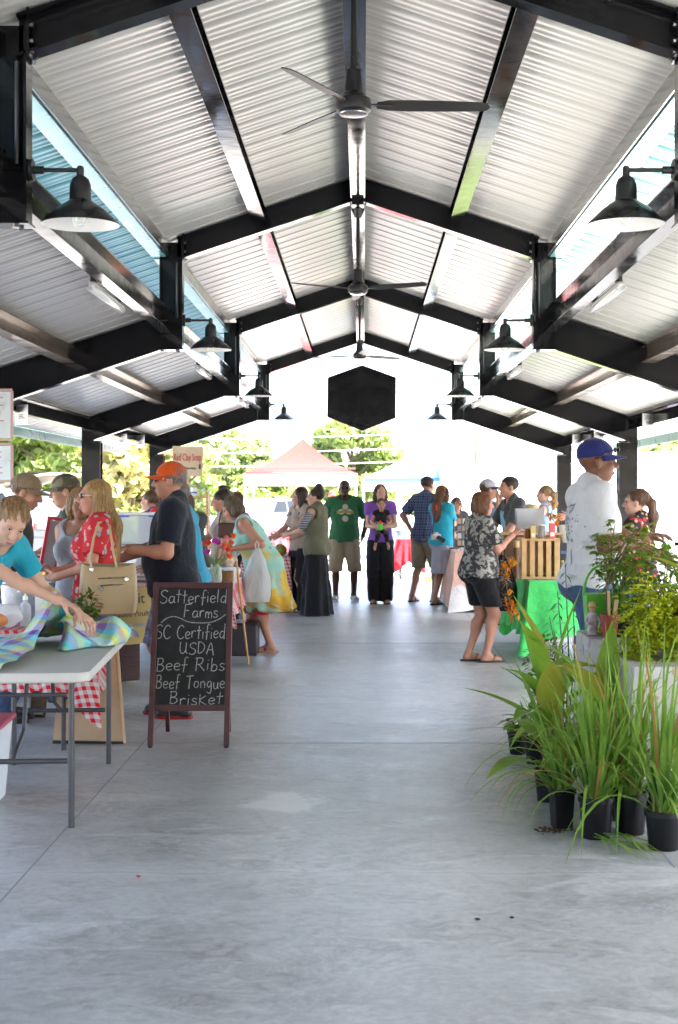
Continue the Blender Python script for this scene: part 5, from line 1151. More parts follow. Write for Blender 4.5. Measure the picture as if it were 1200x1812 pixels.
        fl_ = union(P_, .03); face = Ell(Hd(0, .1, -.035), V3(.07, .085, .098)*hs, HM); face2 = Ell(Hd(0, .06, -.09), V3(.078, .08, .1)*hs, HM) if style not in ('long', 'wavy', 'drape', 'bob') else Ell(Hd(0, .1, -.09), V3(.058, .1, .12)*hs, HM)
        sc = {'receding': (.05, .075)}.get(style); up = HM@V3(0, 0, 1); hb = Hd(0, 0, 0)
        rec = Ell(Hd(0, .06, .1), V3(.1, .09, .1), HM) if style == 'receding' else None
        def fhair(P):
            d_ = fl_(P); ang = np.arctan2(P[:, 0]-HB[0], P[:, 1]-HB[1]); d_ = d_+.003*np.sin(ang*23+P[:, 2]*14)+wob(P, 30, .005 if style in ('long', 'wavy', 'drape', 'pony', 'bob') else .0025)
            if style == 'wavy': d_ = d_+.006*np.sin(P[:, 2]*75+np.sin(ang*5)*2)
            d_ = np.maximum(d_, -face(P)); d_ = np.maximum(d_, -face2(P))
            z_ = (P-hb)@up; 
            if cutz > -1: 
                if style == 'pony': d_ = np.maximum(d_, np.where((P-hb)@(HM@FW) < -.1, -1, cutz-z_))
                else: d_ = np.maximum(d_, cutz-z_)
            if rec is not None: d_ = np.maximum(d_, -rec(P))
            if style in ('short', 'receding', 'bun', 'lowbun', 'pony'):
                for sx in (-1, 1): d_ = np.maximum(d_, -Ell(Hd(sx*.085, .0, -.02), (.02, .026, .04), HM)(P)) 
            return d_
        lo, hi = bounds(P_); sdf_obj('hair', fhair, lo, hi, max(.006, h), HR[hc_], rt)
        if style == 'pony': b = MB(); b.lathe([(.036, -.008), (.04, 0), (.036, .008)], (0, 0, 0), 14, cap=False); o = b.build('hair_tie', m_black, rt); o.matrix_local = Matrix.Translation(hv(0, -.13, .005)) @ HMb.to_4x4() @ Matrix.Rotation(R(60), 4, 'X')
        add_strands(info, fhair, lo, hi, HR[hc_], rt, HM, HB, style, int((420 if style in ('long', 'wavy', 'drape', 'bob') else 260)*min(1, 11/d)), d)
    # headwear
    if hat:
        kind, hm = hat[0], hat[1]; bm_ = hat[2] if len(hat) > 2 else hm
        if kind in ('cap', 'bandana'):
            c = Ell(Hd(0, -.012, .05), V3(.09, .108, .092)*hs, HM); upv = HM@unit(V3(0, -.16 if kind == 'cap' else .25, 1)); hb = Hd(0, 0, .034)
            cp = sdf_obj('cap' if kind == 'cap' else 'bandana', lambda P: np.maximum(c(P)+wob(P, 40, .0012), -((P-hb)@upv)), *bounds([c]), max(.006, h), hm, rt)
            if kind == 'cap':
                b = MB(); rings = []
                for j in range(9):
                    t = j/8; rg_ = []
                    for i in range(15):
                        a = (i/14-.5)*math.pi*.86; rr = .088+t*.078*(math.cos(a)**.55); x_ = math.sin(a)*(.086+.006*t*math.cos(a)); y_ = math.cos(a)*rr*1.12-.008; zz = .046-.012*t-2.6*x_*x_*(.6+t)
                        rg_.append(hv(x_, y_, zz))
                    rings.append(rg_)
                b.loft(rings, cap=False, closed=False); o = b.build('brim', bm_, cp); mdf = o.modifiers.new('s', 'SOLIDIFY'); mdf.thickness = .005
                b = MB(); b.ell(hv(0, -.012, .142), (.008, .008, .004), 8, HMb); b.build('button', hm, cp)
        else:
            b = MB(); b.lathe([(.16, .0), (.13, .004), (.09, .01), (.083, .02), (.08, .07), (.07, .09), (.03, .1), (.002, .1)], n=32, sy=1.12, cap=False); o = b.build('straw_hat', hm, rt); o.matrix_local = Matrix.Translation(hv(0, -.012, .05)) @ HMb.to_4x4(); mdf = o.modifiers.new('s', 'SOLIDIFY'); mdf.thickness = .004
            b = MB(); b.lathe([(.087, .014), (.0845, .045)], n=32, sy=1.12, cap=False); b.build('hat_band', bm_, o)
    # clothes
    def neckcut(r_, dz=0, fwd=.0): return Ell(T(0, .02+fwd, 1.5+dz), V3(r_, r_*1.15, r_*1.05), TM)
    hipr = [Cone(LG[n_][0], LG[n_][1], .088*LG[n_][4], .058*LG[n_][4]) for n_ in 'rl']
    if top:
        nm, mt, o = top[0], top[1], top[2] if len(top) > 2 else {}
        sl = o.get('sleeve', .5); hem = o.get('hem', .86); t = o.get('t', .016); nk = o.get('neck', .072); loose = o.get('loose', .0)
        pr = [p.grow(t) for p in tor]; pr[1] = Cone(T(0, 0, .98, .3), T(0, 0, 1.17, .5), (.142+loose)*bulk+t, (.14+loose*.5)*bulk+t, (tf, .78))
        if hem < .9: pr += [Cone(T(0, 0, .99, 0), T(0, 0, hem, 0), .148*bulk+t+loose, .15*bulk+t+loose*1.3, (tf, .78))]
        sk_ = o.get('skirt')
        if sk_: zb, r0, r1 = sk_; wz = T(0, 0, 1.02, 0); pr += [Cone(wz, V3(wz[0], o.get('sy', -.02), zb-.05), r0, r1, (FW, .85))]+[q.grow(.03) for q in hipr]
        ft_ = union(pr, .04); nc = neckcut(nk, o.get('ndz', 0), o.get('nf', 0)); slv = []
        for n_ in 'rl':
            S0, E, Wr, ab = SH[n_]
            if sl > 0: slv.append((Cone(S0-(E-S0)*.05, E, ab*1.25+t*1.1, ab*1.1+t*1.7), S0, unit(E-S0), sl*.285, Cone(E, Wr, ab*1.05+t, ab*.8+t) if sl > 1 else None, Wr))
        hz = (zb if sk_ else hem); ragged = o.get('rag', .012)
        def fshirt(P):
            d_ = ft_(P)
            if sl <= 0:
                for n_ in 'rl': d_ = np.maximum(d_, -Ell(SH[n_][0]+V3(.02 if n_ == 'r' else -.02, 0, -.01), (.075, .12, .1), TM)(P))
            for c, S0, u, L, c2, Wr in slv:
                ds = c(P)
                if c2 is not None: ds = smin(ds, np.maximum(c2(P), (P-Wr)@unit(Wr-E)+.02), .02)
                else: ds = np.maximum(ds, (P-S0)@u-L)
                d_ = smin(d_, ds, .03)
            fold = wob(P, 16, .0055+.004*(loose > .02))+wob(P*V3(1, 1, .45), 34, .0036)
            if sk_: fold = fold+np.where(P[:, 2] < 1., (1.-P[:, 2])*.035*np.sin(np.arctan2(P[:, 0], P[:, 1])*11+1.5*np.sin(P[:, 2]*4)), 0)
            d_ = d_+fold
            d_ = np.maximum(d_, hz+ragged*np.sin(P[:, 0]*22+P[:, 1]*15)-P[:, 2]-o.get('slope', 0)*P[:, 1])
            return np.maximum(d_, -nc(P))
        lo, hi = bounds(pr+[q[0] for q in slv]); sh = sdf_obj(nm, fshirt, lo, hi, hc, mt, rt); info['top'] = sh
        if o.get('collar'):
            me = sh.data; me.materials.append(o['collar']); co_ = np.empty(len(me.vertices)*3, np.float32); me.vertices.foreach_get('co', co_); dd_ = nc(co_.reshape(-1, 3)); fi = np.array([max(dd_[i] for i in p.vertices) for p in me.polygons]); me.polygons.foreach_set('material_index', (fi < o.get('cw', .045)).astype(np.int32)); info['ftop'] = fshirt
    if bottom:
        nm, mt, o = bottom[0], bottom[1], bottom[2] if len(bottom) > 2 else {}
        cz = o.get('cuff', .06); t = o.get('t', .014); fl = o.get('flare', 0.); wz = o.get('waist', min(1.0, (top[2] if top and len(top) > 2 else {}).get('hem', .86)+.045) if not (top and len(top) > 2 and top[2].get('skirt')) else .95)
        pr = [tor[0].grow(t*.7), tor[6].grow(t*.7), tor[7].grow(t*.7)]
        if 'skirt' in o: r0, r1 = o['skirt']; pr += [Cone(T(0, 0, .98, 0), V3(0, -.01, cz-.05), r0, r1, (FW, .8))]+[q.grow(.015) for q in hipr]
        else:
            for n_ in 'rl':
                H0, K, A_, fd, b2 = LG[n_]; K2 = K+(fl*V3(K[0]-0, 0, 0)); pr += [Cone(H0, K, .092*b2+t, .062*b2+t+fl*.7), Cone(K, A_, .06*b2+t+fl*.7, .042+t+fl*1.3)]
        fb_ = union(pr, .025)
        def fbot(P):
            d_ = fb_(P)+wob(P, 17, .006)+wob(P*V3(1, 1, .6), 38, .003)
            if 'skirt' in o: d_ = d_+np.clip(.95-P[:, 2], 0, 1)*.02*np.sin(np.arctan2(P[:, 0], P[:, 1])*9)
            if o.get('slit'): d_ = np.maximum(d_, -np.maximum(np.maximum(np.abs(P[:, 0]-o['slit'][0])-.035, -P[:, 1]), P[:, 2]-o['slit'][1]))
            hh = np.maximum(d_, cz+.006*np.sin(P[:, 0]*30)-P[:, 2]); return np.maximum(hh, (P-T(0, 0, wz, 0))@(TR@V3(0, 0, 1)))
        lo, hi = bounds(pr); lo[2] = max(lo[2], cz-.03); bo = sdf_obj(nm, fbot, lo, hi, hc, mt, rt); info['bottom'] = bo
        if o.get('pockets'):
            for sx in (-1, 1): b = MB(); b.box((sx*.185, .0, .56), (.02, .11, .13)); b.build('cargo_pocket', mt, bo, bevel=.008)
    for sx, n_ in ((1, 'r'), (-1, 'l')):
        H0, K, A_, fd, b2 = LG[n_]; g = V3(A_[0], A_[1], A_[2]-.085); gv = Vector(g); f_ = Vector(fd); s_ = Vector((f_.y, -f_.x, 0))
        if feet == 'shoe':
            pr = [Cone(A_-V3(0, 0, .02), g+V3(0, 0, .05)-fd*.015, .044, .044), Cone(g-fd*.035+V3(0, 0, .04), g+fd*.14+V3(0, 0, .035), .041, .04), Cone(A_-V3(0, 0, .03), g+fd*.12+V3(0, 0, .04), .036, .034)]
            f0 = union(pr, .02); sh = sdf_obj('shoe', lambda P: np.maximum(f0(P), .012-P[:, 2]+g[2]), *bounds(pr), hc, shoe[0], rt)
            b = MB(); pts = [(math.cos(a)*(.048 if math.sin(a) > -.2 else .042), .055+math.sin(a)*.135) for a in np.linspace(0, 2*math.pi, 22)[:-1]]
            b.loft([[gv+s_*x_*k_+f_*y_*k_+Vector((0, 0, z_)) for x_, y_ in pts] for z_, k_ in ((.0, .95), (.006, 1), (.026, 1.)) for k_ in (k_,)]); b.build('sole', shoe[1], sh)
        elif feet == 'sandal':
            b = MB(); pts = [(math.cos(a)*.054, .055+math.sin(a)*.15) for a in np.linspace(0, 2*math.pi, 22)[:-1]]
            b.loft([[gv+s_*x_+f_*y_+Vector((0, 0, z_)) for x_, y_ in pts] for z_ in (0, .02)]); sh = b.build('sandal', shoe[0], rt)
            for a, b_ in ((.14, .075), (.14, .06)) if len(shoe) < 3 else ((.09, .06), (.045, .03)):
                b = MB(); b.tube([gv+f_*.05+s_*.044+Vector((0, 0, .01)), gv+f_*a*.7+s_*.02+Vector((0, 0, .068)), gv+f_*a*.7-s_*.02+Vector((0, 0, .068)), gv+f_*.05-s_*.044+Vector((0, 0, .01))] if a != .14 or b_ != .06 else [gv+f_*.13+Vector((0, 0, .05)), gv+f_*.1+Vector((0, 0, .07)), gv+f_*.09+Vector((0, 0, .068))], .0095, 6); b.build('strap', shoe[1], sh)
    info['root'] = rt; info['T'] = T; info['Hd'] = Hd; info['SH'] = SH; info['s'] = s
    def world(v): return Vector(org+rmat('Z', th)@(V3(v)*s))
    info['world'] = world
    return info
SKC = {'fair': (.48, .29, .22), 'tan': (.4, .21, .13), 'ruddy': (.46, .22, .15), 'brown': (.14, .055, .03), 'dark': (.06, .026, .016)}
def decal(info, name, m, shapes, side=1, off=.004):
    """flat printed shapes laid onto the shirt surface; shapes are lists of (x, z) outlines in body metres; side 1 = chest, -1 = back"""
    ob = info['top']; me = ob.data; bv = BVHTree.FromPolygons([v.co for v in me.vertices], [tuple(p.vertices) for p in me.polygons]); b = MB()
    for pts in shapes:
        n = len(pts); cx_ = sum(p[0] for p in pts)/n; cz_ = sum(p[1] for p in pts)/n; rings = []
        for k_ in (.02, .35, .7, 1.):
            rg_ = []
            for x_, z_ in pts:
                q = Vector((cx_+(x_-cx_)*k_, side*1.0, cz_+(z_-cz_)*k_)); hit = bv.ray_cast(q, Vector((0, -side, 0)))[0]
                rg_.append((hit if hit is not None else Vector((q.x, side*.12, q.z)))+Vector((0, side*off, 0)))
            rings.append(rg_)
        b.loft(rings, cap=False)
    return b.build(name, m, ob)
def oval(cx_, cz_, rx, rz, n=16): return [(cx_+rx*math.cos(2*math.pi*i/n), cz_+rz*math.sin(2*math.pi*i/n)) for i in range(n)]

# ---- cloth patterns ----
def floral(name, base, cols, scale=16, thr=.34, leaf=None):
    k = NT(name); v = k.co(); d1 = k.noise(v, 5, 2, .5, 1); vv = k.n('VectorMath', operation='ADD'); k.lnk(v, vv.inputs[0]); s_ = k.n('VectorMath', operation='SCALE'); nn = k.n('TexNoise'); k.lnk(v, nn.inputs['Vector']); k.set(nn, Scale=scale*1.6); k.lnk(nn.outputs['Color'], s_.inputs[0]); s_.inputs['Scale'].default_value = .05; k.lnk(s_.outputs[0], vv.inputs[1]); v2 = vv.outputs[0]
    c = base if not leaf else k.mix(k.ramp(k.noise(v2, scale*1.2, 5, .6, 1.5), [(.5, 0.), (.54, 1.)]), base, leaf)
    for i, cl in enumerate(cols):
        sc = scale*(1, 1.37, .8, 1.9)[i % 4]; dd = k.vor(k.co(loc=(i*.37, i*.21, i*.5)), sc); wv = k.noise(v2, scale*5, 2); c = k.mix(k.ramp(k.math('ADD', dd, k.math('MULTIPLY', k.math('SUBTRACT', wv, .5), .35)), [(thr, 1.), (thr+.05, 0.)]), c, cl)
    k.bump(k.noise(k.co(), 14, 3, .5, .6), .5, .02); return k.done(c, .85, 0, .2)
def stripes(name, a, b_, scale, axis=2, duty=.5):
    k = NT(name); q = k.xyz(k.co()); f = k.math('GREATER_THAN', k.math('FRACT', k.math('MULTIPLY', q[axis], scale)), duty); k.bump(k.noise(k.co(), 14, 3), .5, .02); return k.done(k.mix(f, a, b_), .85, 0, .2)
def plaid(name, base, l1, l2, s_):
    k = NT(name); q = k.xyz(k.co()); c = base
    for ax, cl, du, m_ in ((0, l1, .86, 1), (2, l1, .86, 1), (0, l2, .72, .5), (2, l2, .72, .5)):
        f = k.math('GREATER_THAN', k.math('FRACT', k.math('MULTIPLY', q[ax], s_*m_)), du); c = k.mix(k.math('MULTIPLY', f, .7), c, cl)
    k.bump(k.noise(k.co(), 14, 3), .5, .02); return k.done(c, .85, 0, .2)
k = NT('tie_dye'); q = k.xyz(k.co()); nz = k.math('MULTIPLY', k.math('SUBTRACT', k.noise(k.co(), 3.2, 4, .55, .8), .5), .3); zz = k.math('ADD', q[2], nz)
c = k.ramp(k.math('DIVIDE', zz, 1.6), [(.2, (.28, .5, .42)), (.25, (.2, .11, .03)), (.3, (.4, .22, .04)), (.4, (.62, .38, .04)), (.53, (.6, .42, .07)), (.57, (.3, .55, .48)), (.63, (.33, .56, .5)), (.66, (.6, .45, .1)), (.7, (.32, .58, .52)), (1., (.36, .6, .55))])
c = k.mix(k.math('MULTIPLY', k.ramp(k.noise(k.co(loc=(3, 1, 0)), 2.3, 3, .5, 1.2), [(.55, 0.), (.62, 1.)]), .85), c, (.32, .56, .5)); c = k.mix(k.ramp(k.noise(k.co(loc=(1, 4, 2)), 6, 4), [(.66, 0.), (.7, 1.)]), c, (.2, .1, .03)); k.bump(k.noise(k.co(), 12, 3), .5, .02)
m_tie = k.done(c, .85, 0, .2)
f_navy = fabric('navy_tee', (.008, .011, .022)); f_turq = fabric('turquoise_polo', (.015, .32, .46)); f_white = fabric('white_tee', (.62, .63, .68)); f_greyt = fabric('grey_tank', (.33, .36, .4)); f_black = fabric('black_cloth', (.008, .008, .011)); f_denim = fabric('denim', (.06, .11, .22), .25); f_khaki = fabric('khaki', (.27, .22, .145)); f_green = fabric('green_tee', (.018, .11, .045)); f_purple = fabric('purple_tee', (.2, .08, .42)); f_teal = fabric('teal_tee', (.03, .26, .42)); f_olive = fabric('olive_vest', (.13, .125, .08)); f_char = fabric('charcoal_tee', (.06, .06, .065)); f_beige = fabric('beige_blouse', (.36, .3, .25)); f_blue = fabric('blue_tee', (.2, .36, .52)); f_ltb = fabric('light_blue', (.28, .4, .62)); f_dkgreen = fabric('dark_green_tee', (.015, .04, .022)); f_red = fabric('red_top', (.6, .03, .03)); f_tanc = fabric('tan_cap', (.22, .16, .1)); f_orange = fabric('orange_cap', (.62, .085, .005)); f_navcap = fabric('navy_cap', (.014, .02, .13)); f_gold = fabric('gold_print', (.3, .24, .06)); f_wsk = fabric('white_skirt', (.45, .45, .52))
f_redfl = floral('red_floral', (.52, .035, .045), [(.55, .36, .33), (.25, .42, .44)], 11, .24); f_gryfl = floral('grey_floral', (.05, .05, .055), [(.32, .3, .27)], 9, .26, (.36, .34, .31)); f_dkfl = floral('dark_floral', (.04, .025, .03), [(.5, .03, .04), (.5, .36, .2)], 15, .3); f_palm = floral('palm_shirt', (.45, .41, .33), [(.04, .05, .17)], 13, .25); f_bluefl = floral('blue_floral', (.12, .3, .5), [(.6, .6, .6)], 20, .25); f_pais = floral('paisley', (.03, .05, .2), [(.5, .52, .6)], 30, .22)
f_strp = stripes('navy_stripes', (.42, .42, .44), (.012, .016, .06), 42); f_pl1 = plaid('plaid_shirt', (.035, .05, .12), (.35, .38, .45), (.1, .14, .25), 26); f_pl2 = plaid('plaid_shorts', (.3, .3, .36), (.6, .6, .62), (.14, .14, .2), 16); f_camo = M('camo_cap', (.06, .058, .04), .85, var=.5, vs=14)
k = NT('camo'); v = k.co(); f_camo = k.done(k.mix(k.ramp(k.noise(v, 11, 3), [(.5, 0.), (.54, 1.)]), (.07, .07, .045), (.18, .16, .1)), .9)
m_straw = M('straw_weave', (.55, .4, .2), .8, bump=.6, bs=150); m_sneak = M('sneaker_grey', (.3, .31, .33), .6, var=.6, vs=30); m_solew = M('sole_white', (.65, .65, .65), .6); m_solb = M('sole_dark', (.03, .02, .02), .6); m_brn = M('leather_brown', (.08, .035, .02), .5); m_shb = M('shoe_black', (.02, .02, .022), .5); m_solr = M('sole_red', (.35, .02, .02), .6); m_purs = M('strap_purple', (.1, .03, .25), .4)
# ---------------- the people ----------------
Wp = W
def wv(px, py, d): return W(px, py, d)
gi = person('child in a turquoise polo shirt bending over the grey table with the plaid cloth', 0, 7.5, 1.7, 236, 'fair', ('sandy', 'lowbun'), ('polo_shirt', f_turq, {'sleeve': .62, 'neck': .07}), ('trousers', f_denim, {}), 'shoe', (m_shb, m_solew), lean=40, bulk=.9, head=(-26, 24, -8), fem=1, arms=(wv(112, 1068, 7.3), wv(134, 1082, 7.42)), palm=((0, 0, -1), (0, 0, -1)), near=2, curl=(.75, .75), x=-2.17)
b = MB(); T_ = gi['SH']['l']; u_ = unit(T_[2]-T_[1]); b.tube([Vector(T_[2]-u_*.035), Vector(T_[2]-u_*.02)], .034, 14); b.build('wrist_watch', M('watch_grey', (.25, .24, .27), .4), gi['root'])
person('man in a tan cap at the far left edge behind the child in turquoise', 14, 9.75, 1.7, 272, 'tan', ('brown', 'short'), ('shirt', f_char, {}), ('trousers', f_denim), 'shoe', (m_shb, m_solb), lean=8, head=(0, 14, 0), hat=('cap', f_tanc))
bl = person('woman with long blond hair in a red floral top and denim shorts', 172, 9.6, 1.65, 98, 'ruddy', ('blond', 'long', .3), ('blouse', f_redfl, {'sleeve': .75, 'hem': .84, 'loose': .03, 't': .024, 'neck': .08}), ('shorts', f_denim, {'cuff': .56, 't': .016}), 'sandal', (m_brn, m_brn), fem=1, bust=1.1, bulk=1.08, glasses=True, near=3, head=(8, 0, 0), arms=((.1, .3, 1.1), (-.2, .26, 1.08)), elbows=(None, (-.6, -1, -.5)))
person('stallholder in a camouflage cap and dark green shirt holding the red framed board', 122, 10.75, 1.7, 105, 'tan', ('brown', 'short'), ('shirt', f_dkgreen, {'sleeve': .5}), ('trousers', f_denim), 'shoe', (m_shb, m_solb), hat=('cap', f_camo), arms=((.1, .35, 1.1), wv(92, 990, 10.4)), head=(0, 8, 0))
person('woman in a grey tank top and jeans standing behind the blond woman', 141, 10.2, 1.6, 160, 'tan', ('blond', 'bob'), ('tank_top', f_greyt, {'sleeve': 0, 'hem': .86, 'neck': .11, 'ndz': -.02, 'nf': .03}), ('jeans', f_denim, {'cuff': .3}), 'sandal', (m_brn, m_brn), fem=1, bust=1.15, bulk=1.15, arms=(wv(112, 1080, 10.1), (-.3, .02, .9)), head=(40, 0, 0))
om = person('man in an orange cap, sunglasses and navy T-shirt behind the chalkboard', 306, 9.95, 1.77, 92, 'ruddy', ('grey', 'short'), ('tee_shirt', f_navy, {'sleeve': .78, 'hem': .84, 't': .022, 'loose': .015}), ('shorts', f_pl2, {'cuff': .5, 't': .03}), 'shoe', (m_shb, m_solr), hat=('cap', f_orange), glasses=True, near=3, bulk=1.2, belly=1.25, arms=((.12, .36, 1.1), wv(232, 972, 9.75)), elbows=(None, (-.35, -.6, -1)), palm=((0, 0, -1), (0, .2, -1)), legs=((.11, .05, 8), (-.11, -.05, -6)))
decal(om, 'chest_print', M('print_white', (.5, .5, .5), .8), [oval(-.06+.03*i, 1.2, .011, .014) for i in range(4)]+[oval(-.05+.03*i, 1.34, .01, .012) for i in range(3)])
person('balding man in a teal T-shirt just behind the man in the orange cap', 334, 11.4, 1.66, 85, 'ruddy', ('grey', 'receding'), ('tee_shirt', f_teal, {'sleeve': .8, 'hem': .84, 't': .02}), ('shorts', f_navy, {'cuff': .5, 't': .03}), 'shoe', (m_shb, m_solb), lean=6, bulk=1.1, arms=((.2, .35, 1.05), (-.24, .03, .86)), head=(0, 10, 0))
person('person with a blue paisley bandana behind the man in teal', 352, 13.0, 1.64, 135, 'tan', ('brown', 'bob'), ('shirt', f_char, {'sleeve': .6}), ('trousers', f_denim), 'shoe', (m_shb, m_solb), lean=14, head=(0, 22, 0), hat=('bandana', f_pais), arms=((.1, .4, 1.0), (-.1, .4, 1.0)), x=X(352, 13.0)-.02)
person('person in a straw hat with a dark band, half hidden behind the orange cap', 304, 14.6, 1.66, 20, 'tan', ('brown', 'short'), ('shirt', f_red, {'sleeve': .6}), ('trousers', f_denim), 'shoe', (m_shb, m_solb), hat=('straw', m_straw, f_navcap))
bb = person('woman in a beige blouse with dark hair pinned up and a brown shoulder bag', 395, 16.0, 1.6, 98, 'ruddy', ('dark', 'bun'), ('blouse', f_beige, {'sleeve': .55, 'hem': .86, 'loose': .01}), ('skirt', f_ltb, {'cuff': .45, 'skirt': (.16, .2)}), 'sandal', (m_brn, m_brn), fem=1, bulk=1.08, bust=1., head=(0, 10, 0), arms=((.12, .38, 1.08), (-.24, .05, .85)))
person('grey haired woman in a bright blue top beyond the woman in beige', 401, 17.9, 1.62, 70, 'fair', ('grey', 'bob'), ('top', f_bluefl, {'sleeve': .5}), ('trousers', f_navy), 'shoe', (m_shb, m_solb), fem=1)
person('dark haired woman in a red top, farthest along the left hand stalls', 418, 18.9, 1.6, 105, 'ruddy', ('brown', 'bob'), ('top', f_red, {'sleeve': .5}), ('trousers', f_navy), 'shoe', (m_shb, m_solb), fem=1, arms=((.1, .4, 1.05), (-.15, .35, 1.0)))
dw = person('woman in a tie-dyed dress bending over the flower table', 467, 14.1, 1.62, 93, 'ruddy', ('ash', 'bob'), ('dress', m_tie, {'sleeve': 0, 'skirt': (.46, .19, .34), 'loose': .02, 't': .02, 'neck': .1, 'sy': -.06, 'rag': .03, 'slope': .0, 'collar': fabric('magenta_collar', (.5, .015, .2)), 'cw': .04}), ('shorts', fabric('pink_shorts', (.75, .03, .13)), {'cuff': .4, 't': .018}), 'sandal', (M('sandal_tan', (.4, .2, .1), .6), m_purs, 1), fem=1, bust=1.3, bulk=1.32, lean=27, head=(-8, 24, 0), near=0, arms=(wv(412, 966, 14.2), wv(420, 970, 13.85)), elbows=(None, (-.3, -.7, -1)), palm=((0, 0, -1), (0, .2, -1)), legs=((.1, .2, 10), (-.1, -.05, -10)))
vw = person('woman with a dark topknot in an olive vest and long black skirt', 560, 18.4, 1.64, 62, 'fair', ('dark', 'bun'), ('vest', f_olive, {'sleeve': 0, 'hem': .84, 'loose': .012, 't': .03, 'neck': .08}), ('long_skirt', f_black, {'cuff': .01, 'skirt': (.16, .27)}), 'sandal', (m_brn, m_brn), fem=1, bust=1.05, bulk=1.12, arms=((.14, .38, 1.1), (-.16, .36, 1.12)), head=(25, 0, 0))
b = MB()
for n_ in 'rl':
    S0, E_, _, ab = vw['SH'][n_]; b2 = MB(); S1 = S0+(E_-S0)*.02; b2.tube([Vector(S1), Vector(S0+(E_-S0)*.5), Vector(S0+(E_-S0)*.92)], [ab*1.38, ab*1.3, ab*1.32], 18, cap=False); o = b2.build('striped_sleeve', f_strp, vw['root']); md = o.modifiers.new('s', 'SOLIDIFY'); md.thickness = .006
person('smiling woman with long dark hair talking to the woman in the vest', 531, 18.95, 1.66, 128, 'fair', ('dark', 'drape', .35), ('top', f_beige, {'sleeve': .4}), ('slit_skirt', f_black, {'cuff': .02, 'skirt': (.15, .22), 'slit': (-.06, .62)}), 'sandal', (m_brn, m_brn), fem=1, bust=1., arms=((.12, .36, 1.08), (-.1, .38, 1.1)), head=(-30, -4, 0))
gm = person('man in a green T-shirt with a pale clover print, khaki cargo shorts and sunglasses', 610, 20.9, 1.78, 184, 'dark', None, ('tee_shirt', f_green, {'sleeve': .85, 'hem': .86, 't': .02, 'loose': .012}), ('cargo_shorts', f_khaki, {'cuff': .43, 't': .035, 'pockets': 1}), 'shoe', (m_sneak, m_solew), bulk=1.2, belly=1.1, glasses=True, arms=((.27, -.02, .95), (-.27, -.02, .95)), elbows=((1, -.5, 0), (-1, -.5, 0)), legs=((.13, 0, -14), (-.13, .05, 14)))
decal(gm, 'clover_print', M('print_cream', (.42, .42, .34), .8), [oval(0, 1.37, .042, .04), oval(-.055, 1.3, .05, .04), oval(.055, 1.3, .05, .04), oval(0, 1.2, .045, .045)])
decal(gm, 'gold_band', f_gold, [[(-.12, 1.27), (-.04, 1.28), (.04, 1.28), (.12, 1.27), (.12, 1.31), (.04, 1.32), (-.04, 1.32), (-.12, 1.31)]], off=.007)
b = MB(); b.ell(Vector(gm['Hd'](0, .088, -.085)), (.026, .02, .022), 12); b.build('goatee', HR['dark'], gm['root'])
wc = person('woman in a purple top and black trousers carrying a toddler on her front', 673, 20.4, 1.71, 178, 'fair', ('dark', 'wavy', .28), ('top', f_purple, {'sleeve': .45, 'hem': .9}), ('trousers', f_black, {'cuff': .03, 'flare': .025, 't': .02}), 'sandal', (m_brn, m_brn), fem=1, bust=1., bulk=1.04, arms=(wv(663, 932, 20.12), wv(688, 931, 20.1)), palm=((0, -1, .2), (0, -1, .2)), legs=((.09, 0, -8), (-.09, 0, 8)), head=(14, 0, 0))
ch = person('toddler in a black top sitting in the arms of the woman in purple', 675, 20.12, .84, 182, 'tan', ('dark', 'short'), ('top', f_black, {'sleeve': .3, 'hem': .86}), ('shorts', f_black, {'cuff': .55}), 'bare', None, hs=1.45, z0=.63, arms=((.24, .22, 1.1), (-.22, .25, 1.12)), legs=((.2, .2, 0, .32), (-.2, .2, 0, .34)), group='toddler')
pm = person('man in a dark plaid shirt and khaki shorts, hand on hip, back turned', 752, 20.75, 1.83, 322, 'tan', ('dark', 'short'), ('plaid_shirt', f_pl1, {'sleeve': .8, 'hem': .84, 'loose': .015, 't': .02}), ('shorts', f_khaki, {'cuff': .47, 't': .035}), 'sandal', (m_solb, m_solb, 1), arms=((.2, .3, 1.05), (-.21, -.03, 1.0)), elbows=(None, (-1, -.3, 0)), legs=((.1, .1, 0), (-.14, -.1, 10)), lean=4)
tw = person('woman with long auburn hair in a turquoise top and white skirt with a camera', 783, 20.1, 1.69, 312, 'fair', ('auburn', 'long', .2), ('top', fabric('turq_top', (.03, .42, .58)), {'sleeve': .7, 'hem': .88, 'loose': .015}), ('skirt', f_wsk, {'cuff': .47, 'skirt': (.16, .18), 'waist': .98}), 'sandal', (m_solb, M('teal_strap', (.05, .15, .2), .5), 1), fem=1, bulk=1.04, arms=(wv(810, 924, 20.35), (-.15, .34, 1.05)), legs=((.09, .08, 0), (-.1, -.05, 10)))
fw = person('woman in a grey leaf print top and black shorts at the honey table', 848, 13.25, 1.58, 290, 'ruddy', ('auburn', 'bob'), ('blouse', f_gryfl, {'sleeve': .8, 'hem': .88, 'loose': .03, 't': .022}), ('shorts', f_black, {'cuff': .58, 't': .03}), 'sandal', (m_solb, M('thong_gold', (.25, .14, .05), .5)), fem=1, bust=1.25, bulk=1.2, arms=(wv(906, 948, 13.25), (-.14, .36, 1.05)), elbows=((.3, -.6, -1), None), palm=((0, 0, -1), None), legs=((.09, .06, -6), (-.09, -.06, 0)), lean=2)
b = MB(); b.box((.185, .02, .97), (.02, .055, .085)); b.build('pink_phone', M('pink_case', (.8, .05, .2), .4), fw['root'], bevel=.006)
